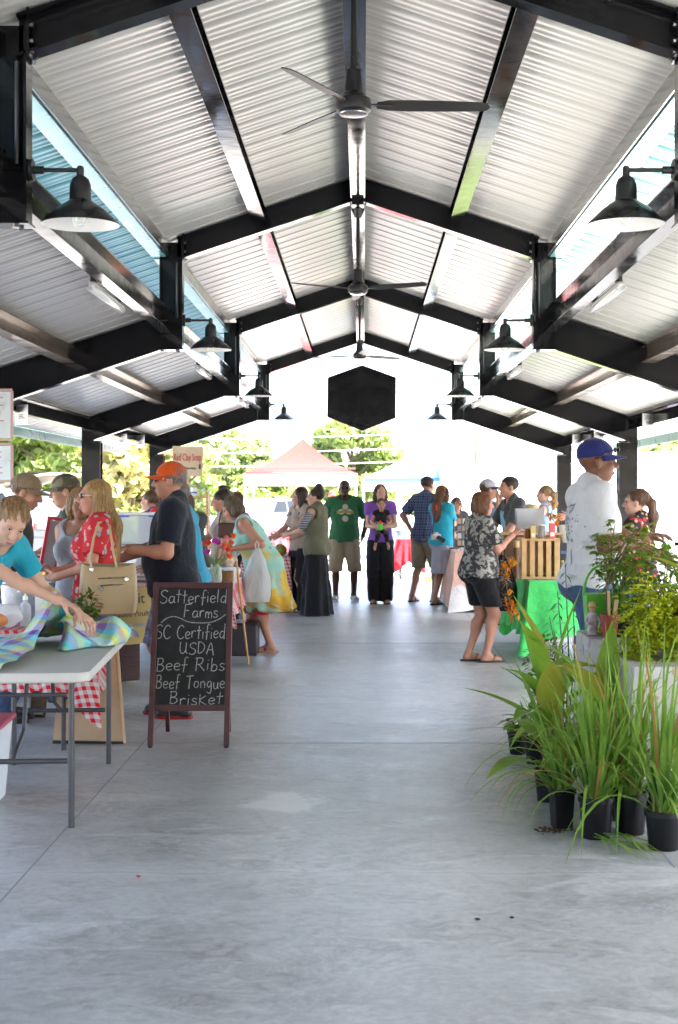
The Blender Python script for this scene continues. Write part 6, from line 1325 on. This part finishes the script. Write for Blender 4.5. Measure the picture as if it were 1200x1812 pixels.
person('man in a white and navy cap and pale blue T-shirt gesturing with both hands', 862, 17.4, 1.74, 282, 'tan', ('brown', 'short'), ('tee_shirt', f_blue, {'sleeve': .8}), ('shorts', f_khaki, {'cuff': .5, 't': .03}), 'shoe', (m_sneak, m_solew), hat=('cap', f_wsk, f_navcap), arms=(wv(880, 892, 17.15), wv(886, 884, 17.4)), elbows=((.4, -.4, -1), (-.4, -.4, -1)), curl=(.15, .15), palm=((0, -1, .3), (0, -1, .3)))
vg = person('stallholder with dark hair in a charcoal T-shirt leaning on the honey table', 918, 16.6, 1.78, 104, 'ruddy', ('dark', 'short'), ('tee_shirt', f_char, {'sleeve': .85, 'hem': .85, 'loose': .012}), ('trousers', f_denim), 'shoe', (m_shb, m_solb), bulk=1.15, lean=10, arms=((.25, .42, .95), (-.28, .35, .92)), head=(0, -4, 0))
decal(vg, 'blue_print', M('print_blue', (.2, .38, .5), .8), [[(-.07, 1.12), (.06, 1.1), (.08, 1.22), (.05, 1.36), (-.05, 1.35), (-.08, 1.22)]])
person('person bending in a cream shirt with dark palm pattern and a white banded straw hat', 893, 17.1, 1.6, 262, 'tan', ('grey', 'short'), ('shirt', f_palm, {'sleeve': .8, 'hem': .82, 'loose': .03, 't': .02}), ('trousers', f_bluefl, {'cuff': .12, 't': .02}), 'sandal', (m_brn, m_brn), lean=46, head=(0, -8, 0), hat=('straw', m_straw, f_wsk), bulk=1.15, arms=((.2, .5, .82), (-.2, .5, .82)), x=X(878, 17.1), legs=((.12, .1, 0), (-.12, -.1, 0)))
person('fair haired girl with a ponytail in a light blue tank top', 966, 18.7, 1.68, 62, 'fair', ('sandy', 'pony', .08), ('tank_top', f_ltb, {'sleeve': 0, 'neck': .09}), ('shorts', f_denim, {'cuff': .55}), 'shoe', (m_sneak, m_solew), fem=1, arms=((.15, .36, 1.05), (-.2, .2, .95)))
wm = person('tall man in a navy cap and white T-shirt with a dark print on the back', 1050, 8.95, 1.89, 279, 'brown', None, ('tee_shirt', f_white, {'sleeve': .78, 'hem': .91, 'loose': .0, 't': .022}), ('jeans', f_denim, {'t': .02}), 'shoe', (m_shb, m_solb), bulk=1.2, hat=('cap', f_navcap), arms=(wv(1140, 952, 8.75), (-.1, .4, 1.1)), elbows=((.3, -.3, -1), None), palm=((0, 0, -1), None), head=(-6, 0, 0))
rnd = random.Random(4)
decal(wm, 'back_print', M('print_grey', (.2, .22, .28), .8), [oval(rnd.gauss(.0, .05), 1.17+.22*rnd.random(), rnd.uniform(.003, .009), rnd.uniform(.003, .009), 7) for _ in range(90)]+[oval(-.02, 1.03, .014, .012), oval(.05, 1.08, .006, .05), oval(-.05, 1.1, .006, .04)], side=-1)
cg = MB(); Hw = wm['Hd']
for sx in (-1, 1): cg.ell(Vector(Hw(sx*.034, .118, .072)), (.026, .008, .016), 12)
cg.tube([Vector(Hw(-.058, .108, .075)), Vector(Hw(-.1, .03, .05)), Vector(Hw(-.09, -.03, .02))], .003, 6); cg.tube([Vector(Hw(.058, .108, .075)), Vector(Hw(.1, .03, .05)), Vector(Hw(.09, -.03, .02))], .003, 6); cg.tube([Vector(Hw(-.012, .122, .076)), Vector(Hw(.012, .122, .076))], .003, 6)
cg.build('sunglasses', m_lens, wm['root'])
person('woman with a long brown ponytail in a red and cream floral blouse', 1130, 11.6, 1.6, 55, 'fair', ('brown', 'pony', .26), ('blouse', f_dkfl, {'sleeve': .6, 'loose': .02}), ('trousers', f_denim), 'shoe', (m_shb, m_solb), fem=1, bulk=1.08, head=(20, 0, 0), arms=((.15, .36, 1.05), (-.2, .3, 1.0)))
person('person in a dark red shirt behind the tall man, reaching out a raised hand', 1045, 15.5, 1.6, 100, 'ruddy', ('dark', 'bob'), ('shirt', fabric('maroon', (.14, .01, .02)), {'sleeve': .7}), ('trousers', f_black), 'shoe', (m_shb, m_solb), fem=1, arms=((.1, .4, 1.1), wv(992, 915, 14.9)), curl=(.3, .35))
person('distant person in a white shirt walking on the path outside', 706, 29.5, 1.68, 165, 'fair', ('sandy', 'short'), ('tee_shirt', f_white, {}), ('shorts', f_pl1, {'cuff': .5, 't': .03}), 'shoe', (m_shb, m_solew))
person('small dark haired person between the turquoise top and the grey leaf print', 808, 22.5, 1.52, 195, 'tan', ('dark', 'bob'), ('shirt', f_char, {}), ('trousers', f_black), 'shoe', (m_shb, m_solb), fem=1)

person('man in a blue shirt beyond the white bins, mostly hidden by the orange cap', 268, 15.6, 1.6, 70, 'tan', ('brown', 'short'), ('shirt', fabric('royal_blue', (.02, .05, .3)), {'sleeve': .7}), ('trousers', f_denim), 'shoe', (m_shb, m_solb))
person('distant person in a pale pink shirt under the salmon tent', 588, 33.0, 1.66, 190, 'ruddy', ('grey', 'short'), ('tee_shirt', fabric('pale_pink', (.5, .3, .28)), {}), ('shorts', f_khaki, {'cuff': .5, 't': .03}), 'shoe', (m_shb, m_solew), hat=('cap', f_red))
# ---------------- what they carry ----------------
# beige handbag
m_bag = M('bag_beige', (.44, .31, .165), .45, var=.06, bump=.15, bs=200)
hb_c = W(192, 1043, 9.22); r = root('handbag', hb_c-Vector((0, 0, .165)), 'beige leather handbag hanging from the blond woman\'s shoulder', 'handbag', rz=R(6))
b = MB(); rings = []
for z, kx, ky in ((0, .8, .7), (.012, .93, .95), (.1, 1, 1.05), (.22, .97, .8), (.3, .93, .45), (.325, .9, .3)): rings.append([Vector((.19*kx*math.copysign(abs(math.cos(a))**.45, math.cos(a)), .07*ky*math.copysign(abs(math.sin(a))**.7, math.sin(a)), z+.012*math.cos(a*2)*(z > .2))) for a in np.linspace(0, 2*math.pi, 33)[:-1]])
b.loft(rings); b.build('body', m_bag, r)
for y_ in (-.045,):
    b = MB(); b.tube([(-.1, y_, .3), (-.115, y_+.0, .36), (-.095, y_+.05, .5), (-.07, y_+.12, .6), (-.06, y_+.2, .6)], .008, 8); b.build('strap', m_bag, r)
b = MB(); b.tube([(.06, -.05, .3), (.03, .0, .42), (-.0, .1, .58), (-.03, .2, .6)], .008, 8); b.build('strap', m_bag, r)
for z, x0, x1 in ((.24, -.06, .13), (.195, -.05, .1)): b = MB(); b.tube([(x0, -.078, z), (x1, -.076, z+.008)], .0045, 6); b.build('zip', M('zip_metal', (.4, .36, .3), .3, .8), r)
for x_, z in ((.12, .235), (-.04, .175), (-.1, .3)): b = MB(); b.lathe([(.012, -.006), (.016, 0), (.012, .006)], (0, 0, 0), 12); o = b.build('buckle', M('buckle', (.6, .58, .55), .2, .9), r); o.location = (x_, -.078, z); o.rotation_euler = (R(90), 0, 0)
# red framed board held by the stallholder
r = root('red_framed_board', W(92, 965, 10.3), 'small board in a red frame held upright by the stallholder in the camouflage cap', 'framed board', rz=R(25)); rr = roty(R(10))
b = MB(); b.box((0, 0, 0), (.09, .01, .36), rr); b.build('board', M('board_grey', (.35, .34, .35), .5), r); b = MB()
for c_, s_ in (((-.055, 0, 0), (.022, .02, .41)), ((.055, 0, 0), (.022, .02, .41)), ((0, 0, .194), (.088, .02, .022)), ((0, 0, -.194), (.088, .02, .022))): b.box(rr@Vector(c_), s_, rr)
b.build('frame', M('frame_red', (.55, .03, .05), .4), r)
def carrier_bag(c, w_, h_, dp, m, label, seed, rz=0):
    r = root('carrier_bag', c-Vector((0, 0, h_)), label, 'carrier bag', rz=rz); b = MB(); rings = []
    for i in range(16):
        t = i/15; z = h_*t; k_ = (.9+.1*min(1, t*6))*(1-max(0, t-.45)**1.25*1.75); rg_ = []
        for a in np.linspace(0, 2*math.pi, 41)[:-1]:
            p = Vector((w_/2*k_*math.copysign(abs(math.cos(a))**.6, math.cos(a)), dp/2*k_*math.copysign(abs(math.sin(a))**.8, math.sin(a)), z)); n_ = MN.noise(Vector((p.x*13+seed, p.y*13, p.z*5)))+.5*MN.noise(Vector((p.x*30, p.y*30+seed, p.z*9))); p.x += n_*.018*min(1, t*5+.3); p.y += n_*.022; rg_.append(p)
        rings.append(rg_)
    b.loft(rings); b.build('body', m, r); b = MB(); b.tube([(-w_*.05, 0, h_-.03), (-w_*.06, 0, h_+.04), (0, 0, h_+.07), (w_*.06, 0, h_+.04), (w_*.05, 0, h_-.03)], .006, 6); b.build('handle', m, r)
k = NT('white_film'); v = k.co(); tl = k.n('BsdfTranslucent'); tl.inputs[0].default_value = (.8, .82, .82, 1); mx = k.n('MixShader'); mx.inputs[0].default_value = .45; k.lnk(k.b.outputs[0], mx.inputs[1]); k.lnk(tl.outputs[0], mx.inputs[2]); k.lnk(mx.outputs[0], k.out.inputs[0]); k.bump(k.noise(k.co(scale=(1, 1, .4)), 22, 3, .5, 1), .6, .02); m_film = k.done(k.mix(k.noise(v, 8, 3), (.62, .65, .66), (.72, .74, .74)), .3)
k = NT('black_film'); k.bump(k.noise(k.co(scale=(1, 1, .35)), 24, 3, .5, 1), .9, .03); m_bfilm = k.done((.008, .008, .01), .18, 0, .5)
carrier_bag(W(455, 970, 13.72), .27, .52, .16, m_film, 'white plastic carrier bag hanging from the arm of the woman in the tie-dyed dress', 1)
carrier_bag(W(890, 982, 13.45), .26, .53, .17, m_bfilm, 'black plastic carrier bag beside the woman in the grey leaf print', 7)
# shoulder bag, camera, cup, sample
r = root('shoulder_bag', W(402, 935, 15.75), 'brown shoulder bag on the hip of the woman in beige', 'shoulder bag', rz=R(10)); b = MB(); b.box((0, 0, -.02), (.22, .07, .17)); b.build('body', m_brn, r, bevel=.03); b = MB(); b.tube([(-.09, 0, .06), (-.07, .06, .16), (-.03, .14, .23)], .008, 6); b.build('strap', m_brn, r)
r = root('camera', W(772, 950, 19.78), 'silver and black camera hanging on the hip of the woman in turquoise', 'camera', rz=R(20))
b = MB(); b.box((0, 0, 0), (.13, .06, .08)); b.box((0, 0, .05), (.05, .05, .03)); b.build('body', M('camera_silver', (.5, .5, .5), .3), r, bevel=.008); b = MB(); b.tube([(.02, -.03, -.01), (.05, -.13, -.05)], [.033, .036], 18); b.build('lens', m_black, r)
b = MB(); b.tube([(-.06, .01, .03), (-.02, .03, .2), (.03, .06, .42), (.02, .16, .55)], .009, 6); b.build('strap', M('strap_navy', (.02, .02, .06), .7), r); b = MB(); b.tube([(.025, .055, .37), (.029, .06, .42), (.026, .07, .45)], .012, 6); b.build('strap_badge', M('strap_red', (.5, .02, .03), .6), r)
r = root('toddler_cup', W(673, 938, 19.92), 'green toddler cup with a red lid held in front of the toddler', 'cup'); b = MB(); b.lathe([(.03, 0), (.038, .02), (.034, .06), (.038, .09)], n=18); b.build('cup', M('cup_green', (.08, .5, .03), .4), r); b = MB(); b.lathe([(.04, .088), (.04, .105), (.015, .115), (.01, .135)], n=18); b.build('lid', M('cup_red', (.7, .05, .02), .4), r)
# ---------------- beyond the pavilion ----------------
b = MB(); b.box((2.6, 34.5, -.1), (2.9, 14, .16)); tag(b.build('grass', m_lawn), kind='structure')
b = MB(); b.box((-60, 75, -.12), (100, 60, .16)); tag(b.build('grass_bank', m_lawn), kind='structure')
def leafcloud(name, m, parent, clumps, n, size, seed):
    rg_ = np.random.default_rng(seed); V = []
    for (c, r_) in clumps:
        k_ = max(10, int(n*(r_[0]*r_[1]*r_[2])**.6)); q = rg_.normal(size=(k_, 3)); q /= np.linalg.norm(q, axis=1)[:, None]; rad = rg_.uniform(.45, 1.05, k_)**.6
        p = np.array(c)+q*rad[:, None]*np.array(r_); a = rg_.normal(size=(k_, 3)); a /= np.linalg.norm(a, axis=1)[:, None]; b_ = np.cross(a, q+rg_.normal(size=(k_, 3))*.4); b_ /= np.maximum(np.linalg.norm(b_, axis=1), 1e-5)[:, None]
        s_ = size*rg_.uniform(.6, 1.4, k_)[:, None]; V.append(np.stack([p-a*s_, p+b_*s_*.5, p+a*s_, p-b_*s_*.5], 1))
    V = np.concatenate(V); me = fast_mesh(name, V.reshape(-1, 3), np.arange(len(V)*4).reshape(-1, 4)); me.materials.append(m); return link(bpy.data.objects.new(name, me), parent)
m_bark = M('bark', (.1, .075, .05), .9, bump=.8, bs=8)
def treemat(name, a, b_): return leafmat(name, a, b_, .4, .5)
TM_ = [treemat('tree_leaf_green', (.15, .21, .06), (.26, .33, .12)), treemat('tree_leaf_yellow', (.17, .23, .06), (.28, .34, .12)), treemat('tree_leaf_pale', (.17, .22, .09), (.27, .32, .15)), treemat('tree_leaf_autumn', (.26, .23, .09), (.36, .33, .14))]
def tree(loc, H_, rw, mi, label, seed, size=.3, n=220, low=.25):
    rnd = random.Random(seed); r = root('tree', loc, label, 'tree', 'trees beyond the pavilion'); b = MB(); cl = []
    b.tube([(0, 0, 0), (.1, 0, H_*.3), (-.05, .1, H_*.6), (0, 0, H_*.85)], [.05*H_*.45, .035*H_*.45, .02*H_*.45, .01], 9)
    for i in range(26):
        z = H_*(low+(.97-low)*rnd.random()); f = math.sin(math.pi*min(1, max(.05, (z/H_-low*.7)/(1-low*.7)))**.85); a = rnd.uniform(0, 6.28); rr = rw*f*rnd.uniform(.35, .95)
        c = (rr*math.cos(a), rr*math.sin(a), z); s_ = rw*rnd.uniform(.22, .42); cl.append((c, (s_, s_, s_*.75)))
        if i % 3 == 0: b.tube([(0, 0, z*.6), (c[0]*.5, c[1]*.5, z*.85), c], [.012*H_, .007*H_, .003*H_], 5)
    b.build('trunk', m_bark, r); leafcloud('crown', TM_[mi], r, cl, n, size, seed); return r
def at(px, py, d): return (X(px, d), d, 0)
# centre tree
tree(at(625, 0, 115), 8.2, 4.1, 0, 'broad round green tree rising directly below the black hexagon', 1, .3, 330, .2)
for i, (px, d, H_, rw, mi, lb) in enumerate((
    (25, 62, 8.5, 4.2, 1, 'yellow green tree at the far left edge behind the car'), (110, 58, 8.2, 3.8, 1, 'bright yellow green tree between the car hatch and the first left column'),
    (205, 75, 8.6, 3.6, 2, 'pale green tree to the right of the first left column'), (232, 52, 5.2, 2.2, 3, 'orange tinted autumn tree above the white bins'), (170, 100, 12, 5, 0, 'green tree behind the first left column'),
    (330, 120, 9.3, 4.6, 2, 'pale tree behind the soap sign'), (395, 135, 8., 3.6, 0, 'green tree to the right of the soap sign'), (440, 150, 7.5, 4., 2, 'low hazy tree left of the red tent'), (275, 105, 8.6, 4., 1, 'yellow green tree behind the orange cap'), (-60, 70, 9, 4.4, 0, 'green tree just outside the left edge'),
    (560, 140, 5.4, 4.5, 2, 'low pale tree behind the red tent roof'), (500, 130, 4.6, 4.2, 0, 'low green tree behind the red tent legs'), (690, 135, 5.6, 3.2, 1, 'small yellowish tree between the two tents'), (1190, 70, 4.6, 2.3, 2, 'pale tree above the white building at the right edge'), (1130, 80, 3.6, 1.3, 2, 'small thin tree above the white building'))):
    tree(at(px, 0, d), H_, rw, mi, lb, 10+i, .2+.0012*d, 190, .12)
# far belt of undergrowth
cl = []; rnd = random.Random(77)
for i in range(120):
    x = rnd.uniform(-75, 20); h = rnd.uniform(.8, 2.2)*(1.35 if x < -12 else .8); cl.append(((x, 128+rnd.uniform(-6, 14), h*.6), (rnd.uniform(2, 4), 2, h)))
tag(leafcloud('undergrowth', TM_[0], None, cl, 70, .45, 5), kind='stuff')
cl = []
for i in range(50):
    x = rnd.uniform(-26, -7.5); h = rnd.uniform(.3, .8); cl.append(((x, rnd.uniform(40, 60), h*.6), (rnd.uniform(.7, 1.4), .8, h)))
tag(leafcloud('shrubbery', TM_[1], None, cl, 260, .12, 6), kind='stuff')
# tents
def tent(name, cx_, cy_, w_, ze, zp, m_roof, m_val, m_side, label, writing=None):
    r = root(name, (cx_, cy_, 0), label, 'tent', 'pop-up tents outside the pavilion'); hw = w_/2
    for sx in (-1, 1):
        for sy in (-1, 1): b = MB(); b.box((sx*(hw-.04), sy*(hw-.04), (ze-.1)/2), (.05, .05, ze-.1)); b.build('leg', M('tent_leg', (.6, .6, .6), .4), r)
    b = MB(); N = 10
    for (ax, ay) in ((0, -1), (1, 0), (0, 1), (-1, 0)):
        g = []
        for j in range(N+1):
            t = j/N; row = []
            for i in range(N+1):
                u = (i/N*2-1)*(1-t); e = (1-t); z = ze+(zp-ze)*(t**1.0)-.12*math.sin(math.pi*t)*(1-.0*abs(u)); z -= .06*math.sin(math.pi*i/N)*(1-t)*t*4
                p = Vector((u*hw, -e*hw, z)); a = math.atan2(ax, -ay); row.append(rotz(a)@p)
            g.append(row)
        b.loft(g, cap=False, closed=False)
    b.build('roof', m_roof, r)
    for (ax, ay, mm) in ((0, -1, m_val), (1, 0, m_side), (0, 1, m_val), (-1, 0, m_val)):
        a = math.atan2(ax, -ay); b = MB()
        b.loft([[rotz(a)@Vector((hw*(i/12*2-1), -hw-.004-.02*math.sin(i*1.9)*f, ze-.32*f)) for i in range(13)] for f in (0, .5, 1)], cap=False, closed=False); v_ = b.build('valance', mm, r)
        if ay == -1 and writing: writing(v_, r, hw, ze)
    return r
m_rt = fabric('tent_salmon', (.16, .0125, .009)); m_rs = fabric('tent_red', (.4, .012, .025)); m_wt = fabric('tent_white', (.72, .72, .74)); m_bt = fabric('tent_pale_blue', (.16, .24, .28)); m_wv = fabric('tent_valance', (.7, .69, .7))
def rw_(v_, r, hw, ze):
    rnd = random.Random(3)
    for s_, (z, h) in enumerate(((ze-.19, .09),)):
        b = MB(); x = -hw*.55
        while x < hw*.85:
            wd = rnd.uniform(.03, .07); b.box((x, -hw-.03, z), (wd, .004, h*rnd.uniform(.6, 1))); x += wd+.025+(.08 if rnd.random() < .15 else 0)
        b.build('lettering', M('tent_grey', (.4, .38, .42), .8), v_)
    for z, h in ((ze+.05, .035), (ze+.14, .04), (ze-.01, .03)):
        b = MB(); y_ = -hw*(1-(z-ze)/1.1)-.012; b.bar((-hw*.97+.1*(z-ze), y_, z-.0), (-.75 if h < .04 and z > ze else hw*.97, y_, z), .012, h, up=(0, .3, 1)); b.build('stripe', M('tent_stripe', (.4, .02, .02), .8), r)
tent('pop_up_tent', X(536, 39.5), 39.5, 3.05, Z(838, 38), Z(776, 39.5), m_rt, m_wv, m_rs, 'salmon pop-up tent with red stripes, pale printed valance and red side beyond the aisle', rw_)
def bw_(v_, r, hw, ze):
    b = MB(); b.bar((-hw*.97, -hw-.028, ze-.05), (hw*.9, -hw-.028, ze-.02), .006, .09); b.build('stripe', M('tent_blue', (.03, .14, .24), .8), v_)
tent('pop_up_tent', X(757, 36), 36, 3.35, Z(846, 34.5), Z(776, 36), m_bt, m_wt, m_wt, 'white pop-up tent with a pale blue edge stripe right of the salmon one', bw_)
tent('pop_up_tent', X(930, 44), 44, 3.6, Z(838, 42), Z(768, 44), m_wt, m_wt, m_wt, 'plain white pop-up tent behind the honey table, farthest right of the tents')
# tent tables
skirt_cloth('pink_tablecloth', (X(515, 33), 33, 0), 1.0, 1.4, .78, .7, fabric('pink_cloth', (.3, .05, .065)), 'pink red tablecloth on the table under the salmon tent', 0, seed=12)
skirt_cloth('red_tablecloth', (X(722, 26.9), 27, 0), .42, 1.2, .74, .42, m_rs, 'deep red tablecloth with a pointed corner on the lawn beside the path', 0, corner=.2, seed=13)
r = root('folding_table', (X(722, 26.9), 27, 0), 'small table under the deep red tablecloth beside the path', 'table'); b = MB(); b.box((0, 0, .72), (.4, 1.15, .03)); b.build('table_top', m_plast, r)
for sx in (-.15, .15):
    for sy in (-.5, .5): b = MB(); b.tube([(sx, sy, 0), (sx, sy, .705)], .013, 8); b.build('leg', m_leg, r)
# cars
m_glassc = M('car_glass', (.012, .015, .018), .35, spec=.1); m_tyre = M('tyre', (.02, .02, .02), .8); m_rim = M('rim', (.4, .4, .42), .3, .8)
def car(loc, rz, paint, label, prof, glass_prof, width=1.8, name='parked_car', hatch=False, group='cars parked outside'):
    r = root(name, loc, label, 'car', group, rz); hw = width/2
    b = MB(); b.loft([[Vector((x_, y_*hw, z)) if z < .95 else Vector((x_, y_*hw*(1-.22*(z-.95)/.75), z)) for x_, z in prof] for y_ in (-1, -.93, .93, 1)]); b.build('body', paint, r, bevel=.03)
    for s_ in (-1, 1):
        for gp in glass_prof:
            b = MB(); yy = lambda z, o: s_*(hw*(1-.22*max(0, z-.95)/.75)+o); b.loft([[Vector((x_, yy(z, o), z)) for x_, z in gp] for o in (-.01, .006)]); b.build('window', m_glassc, r)
    L = max(p[0] for p in prof); L0 = min(p[0] for p in prof)
    for x_ in (L0+.85, L-.9):
        for s_ in (-1, 1):
            b = MB(); b.lathe([(.3, -.1), (.34, -.08), (.34, .08), (.3, .1)], n=24)
            for p in b.v: p.y, p.z = p.z, p.y
            t = b.build('wheel', m_tyre, r); t.location = (x_, s_*(hw-.1), .34); b = MB(); b.lathe([(.2, .1*s_), (.18, .112*s_), (.02, .105*s_)], n=20)
            for p in b.v: p.y, p.z = p.z, p.y
            b.build('rim', m_rim, t)
    for s_ in (-1, 1): b = MB(); b.box((L-.015, s_*hw*.8, .95), (.05, .16, .28)); b.build('tail_light', M('tail_red', (.6, .02, .02), .2), r, bevel=.02)
    return r
m_wp = M('white_paint', (.72, .72, .73), .2, var=.03); m_cp = M('car_white', (.4, .42, .44), .3, var=.03)
SUV = [(-2.4, .35), (-2.45, .8), (-1.3, 1.0), (-.7, 1.68), (-.2, 1.78), (1.7, 1.76), (2.1, 1.6), (2.3, 1.0), (2.35, .55), (2.25, .35)]
r = car((X(98, 25.5)-2.35, 25.6, 0), R(-8), m_cp, 'white car with its rear hatch raised, parked at the left behind the stalls', SUV, [[(-.95, 1.06), (-.55, 1.58), (.25, 1.62), (.25, 1.06)], [(.34, 1.06), (.34, 1.62), (1.15, 1.62), (1.15, 1.06)], [(1.25, 1.06), (1.25, 1.62), (1.75, 1.6), (2.0, 1.3), (2.05, 1.06)]])
b = MB(); b.loft([[Vector((1.75+t*.95, y_*(.78-.1*t), 1.76+t*.2+.05*math.sin(t*3.1))) for t in (0, .25, .5, .75, 1)] for y_ in (-1, -.5, 0, .5, 1)], cap=False, closed=False); o = b.build('hatch', M('hatch_lining', (.22, .19, .13), .6), r); md = o.modifiers.new('s', 'SOLIDIFY'); md.thickness = .06
b = MB(); b.loft([[Vector((1.78+t*.4, y_*.66, 1.742+t*.2+.05*math.sin(t*1.3))) for t in (0, .5, 1)] for y_ in (-1, 0, 1)], cap=False, closed=False); b.build('hatch_window', m_glassc, o)
for s_ in (-1, 1): b = MB(); b.tube([(2.15, s_*.72, 1.28), (2.32, s_*.68, 1.84)], .014, 6); b.build('hatch_strut', m_black, o)
SED = [(-2.3, .3), (-2.35, .7), (-1.2, .92), (-.6, 1.42), (.8, 1.45), (1.7, 1.0), (2.3, .95), (2.35, .5), (2.25, .3)]
SG = [[(-.9, .97), (-.5, 1.36), (.1, 1.38), (.1, .97)], [(.2, .97), (.2, 1.38), (.75, 1.38), (1.3, 1.02), (1.25, .97)]]
car((X(470, 52), 52, 0), R(62), M('lilac_paint', (.16, .13, .3), .25), 'lilac car parked behind the tie-dyed dress beyond the aisle', SED, SG)
car((X(525, 60), 60, 0), R(80), M('silver_paint', (.2, .21, .23), .25, .4), 'silver car parked behind the two chatting women', SED, SG)
# right hand buildings
m_siding = M('white_siding', (.78, .78, .78), .5, var=.03)
r = root('white_building', (12.5, 48, 0), 'long low white building beyond the right hand columns', 'building')
b = MB(); b.box((0, 3, 1.45), (11, 6, 2.9)); b.build('wall', m_siding, r); b = MB(); b.box((0, 3, 2.98), (11.4, 6.4, .16)); b.build('roof_edge', m_wp, r)
b = MB(); b.box((-2.6, -.03, 1.9), (.8, .06, .8)); w_ = b.build('window', M('pale_pane', (.3, .32, .35), .1), r); b = MB(); b.box((-2.6, -.05, 1.46), (.9, .12, .06)); b.build('sill', m_wp, w_)
b = MB(); b.box((1.2, -.03, 1.05), (.95, .06, 2.1)); w_ = b.build('door', M('door_grey', (.5, .5, .5), .5), r)
b = MB(); b.box((-.8, 1.5, 3.3), (.7, .6, .5)); b.build('roof_unit', M('unit_grey', (.35, .36, .4), .5), r)
r = root('condenser_unit', (X(1165, 40), 40, 0), 'pale green air conditioning condenser in front of the white building', 'air conditioner'); b = MB(); b.box((0, 0, .5), (.75, .75, 1.0)); b.build('cabinet', M('ac_green', (.4, .5, .45), .5), r, bevel=.03)
b = MB(); 
for i in range(14): b.box((-.3+.046*i, -.378, .5), (.012, .012, .85))
b.build('grille', M('ac_dark', (.2, .27, .24), .5), r)
r = root('box_trailer', (X(905, 33), 34.5, 0), 'white box trailer behind the honey table stallholders', 'trailer')
b = MB(); b.box((0, 0, 1.35), (3.2, 2.2, 2.0)); b.build('body', m_wp, r, bevel=.05)
for sx in (-.5, .5):
    b = MB(); b.lathe([(.3, -.1), (.34, -.08), (.34, .08), (.3, .1)], n=24)
    for p in b.v: p.y, p.z = p.z, p.y
    o = b.build('wheel', m_tyre, r); o.location = (sx, -1.05, .34)
b = MB(); b.box((0, -1.108, .5), (3.0, .02, .08)); b.build('trim', m_black, r)
# utility poles and wires
for i, (x, d, lb) in enumerate(((X(322, 118), 118, 'thin utility pole left of the soap sign tree'), (X(843, 124), 124, 'thin utility pole above the white tent'), (X(35, 112), 112, 'utility pole far behind the raised hatch'))):
    r = root('utility_pole', (x, d, 0), lb, 'utility pole', 'utility poles'); b = MB(); b.tube([(0, 0, 0), (0, 0, 7.5)], [.14, .1], 8); b.build('pole', m_bark, r); b = MB(); b.box((0, 0, 7.1), (1.8, .12, .12)); b.build('crossarm', m_bark, r)
for i, (z, dz, lb) in enumerate(((6.4, 0, 'upper pale wire strung across the far trees'), (5.3, .1, 'middle pale wire strung across the far trees'), (4.3, .2, 'lower pale wire strung across the far trees'))):
    b = MB(); b.tube([Vector((-60+t*6.5, 108, z-.5*math.sin(math.pi*((t*6.5) % 32)/32))) for t in range(22)], .035, 5); o = b.build('overhead_wire', M('wire_pale', (.6, .6, .6), .5)); tag(o, lb, 'wire', 'overhead wires')
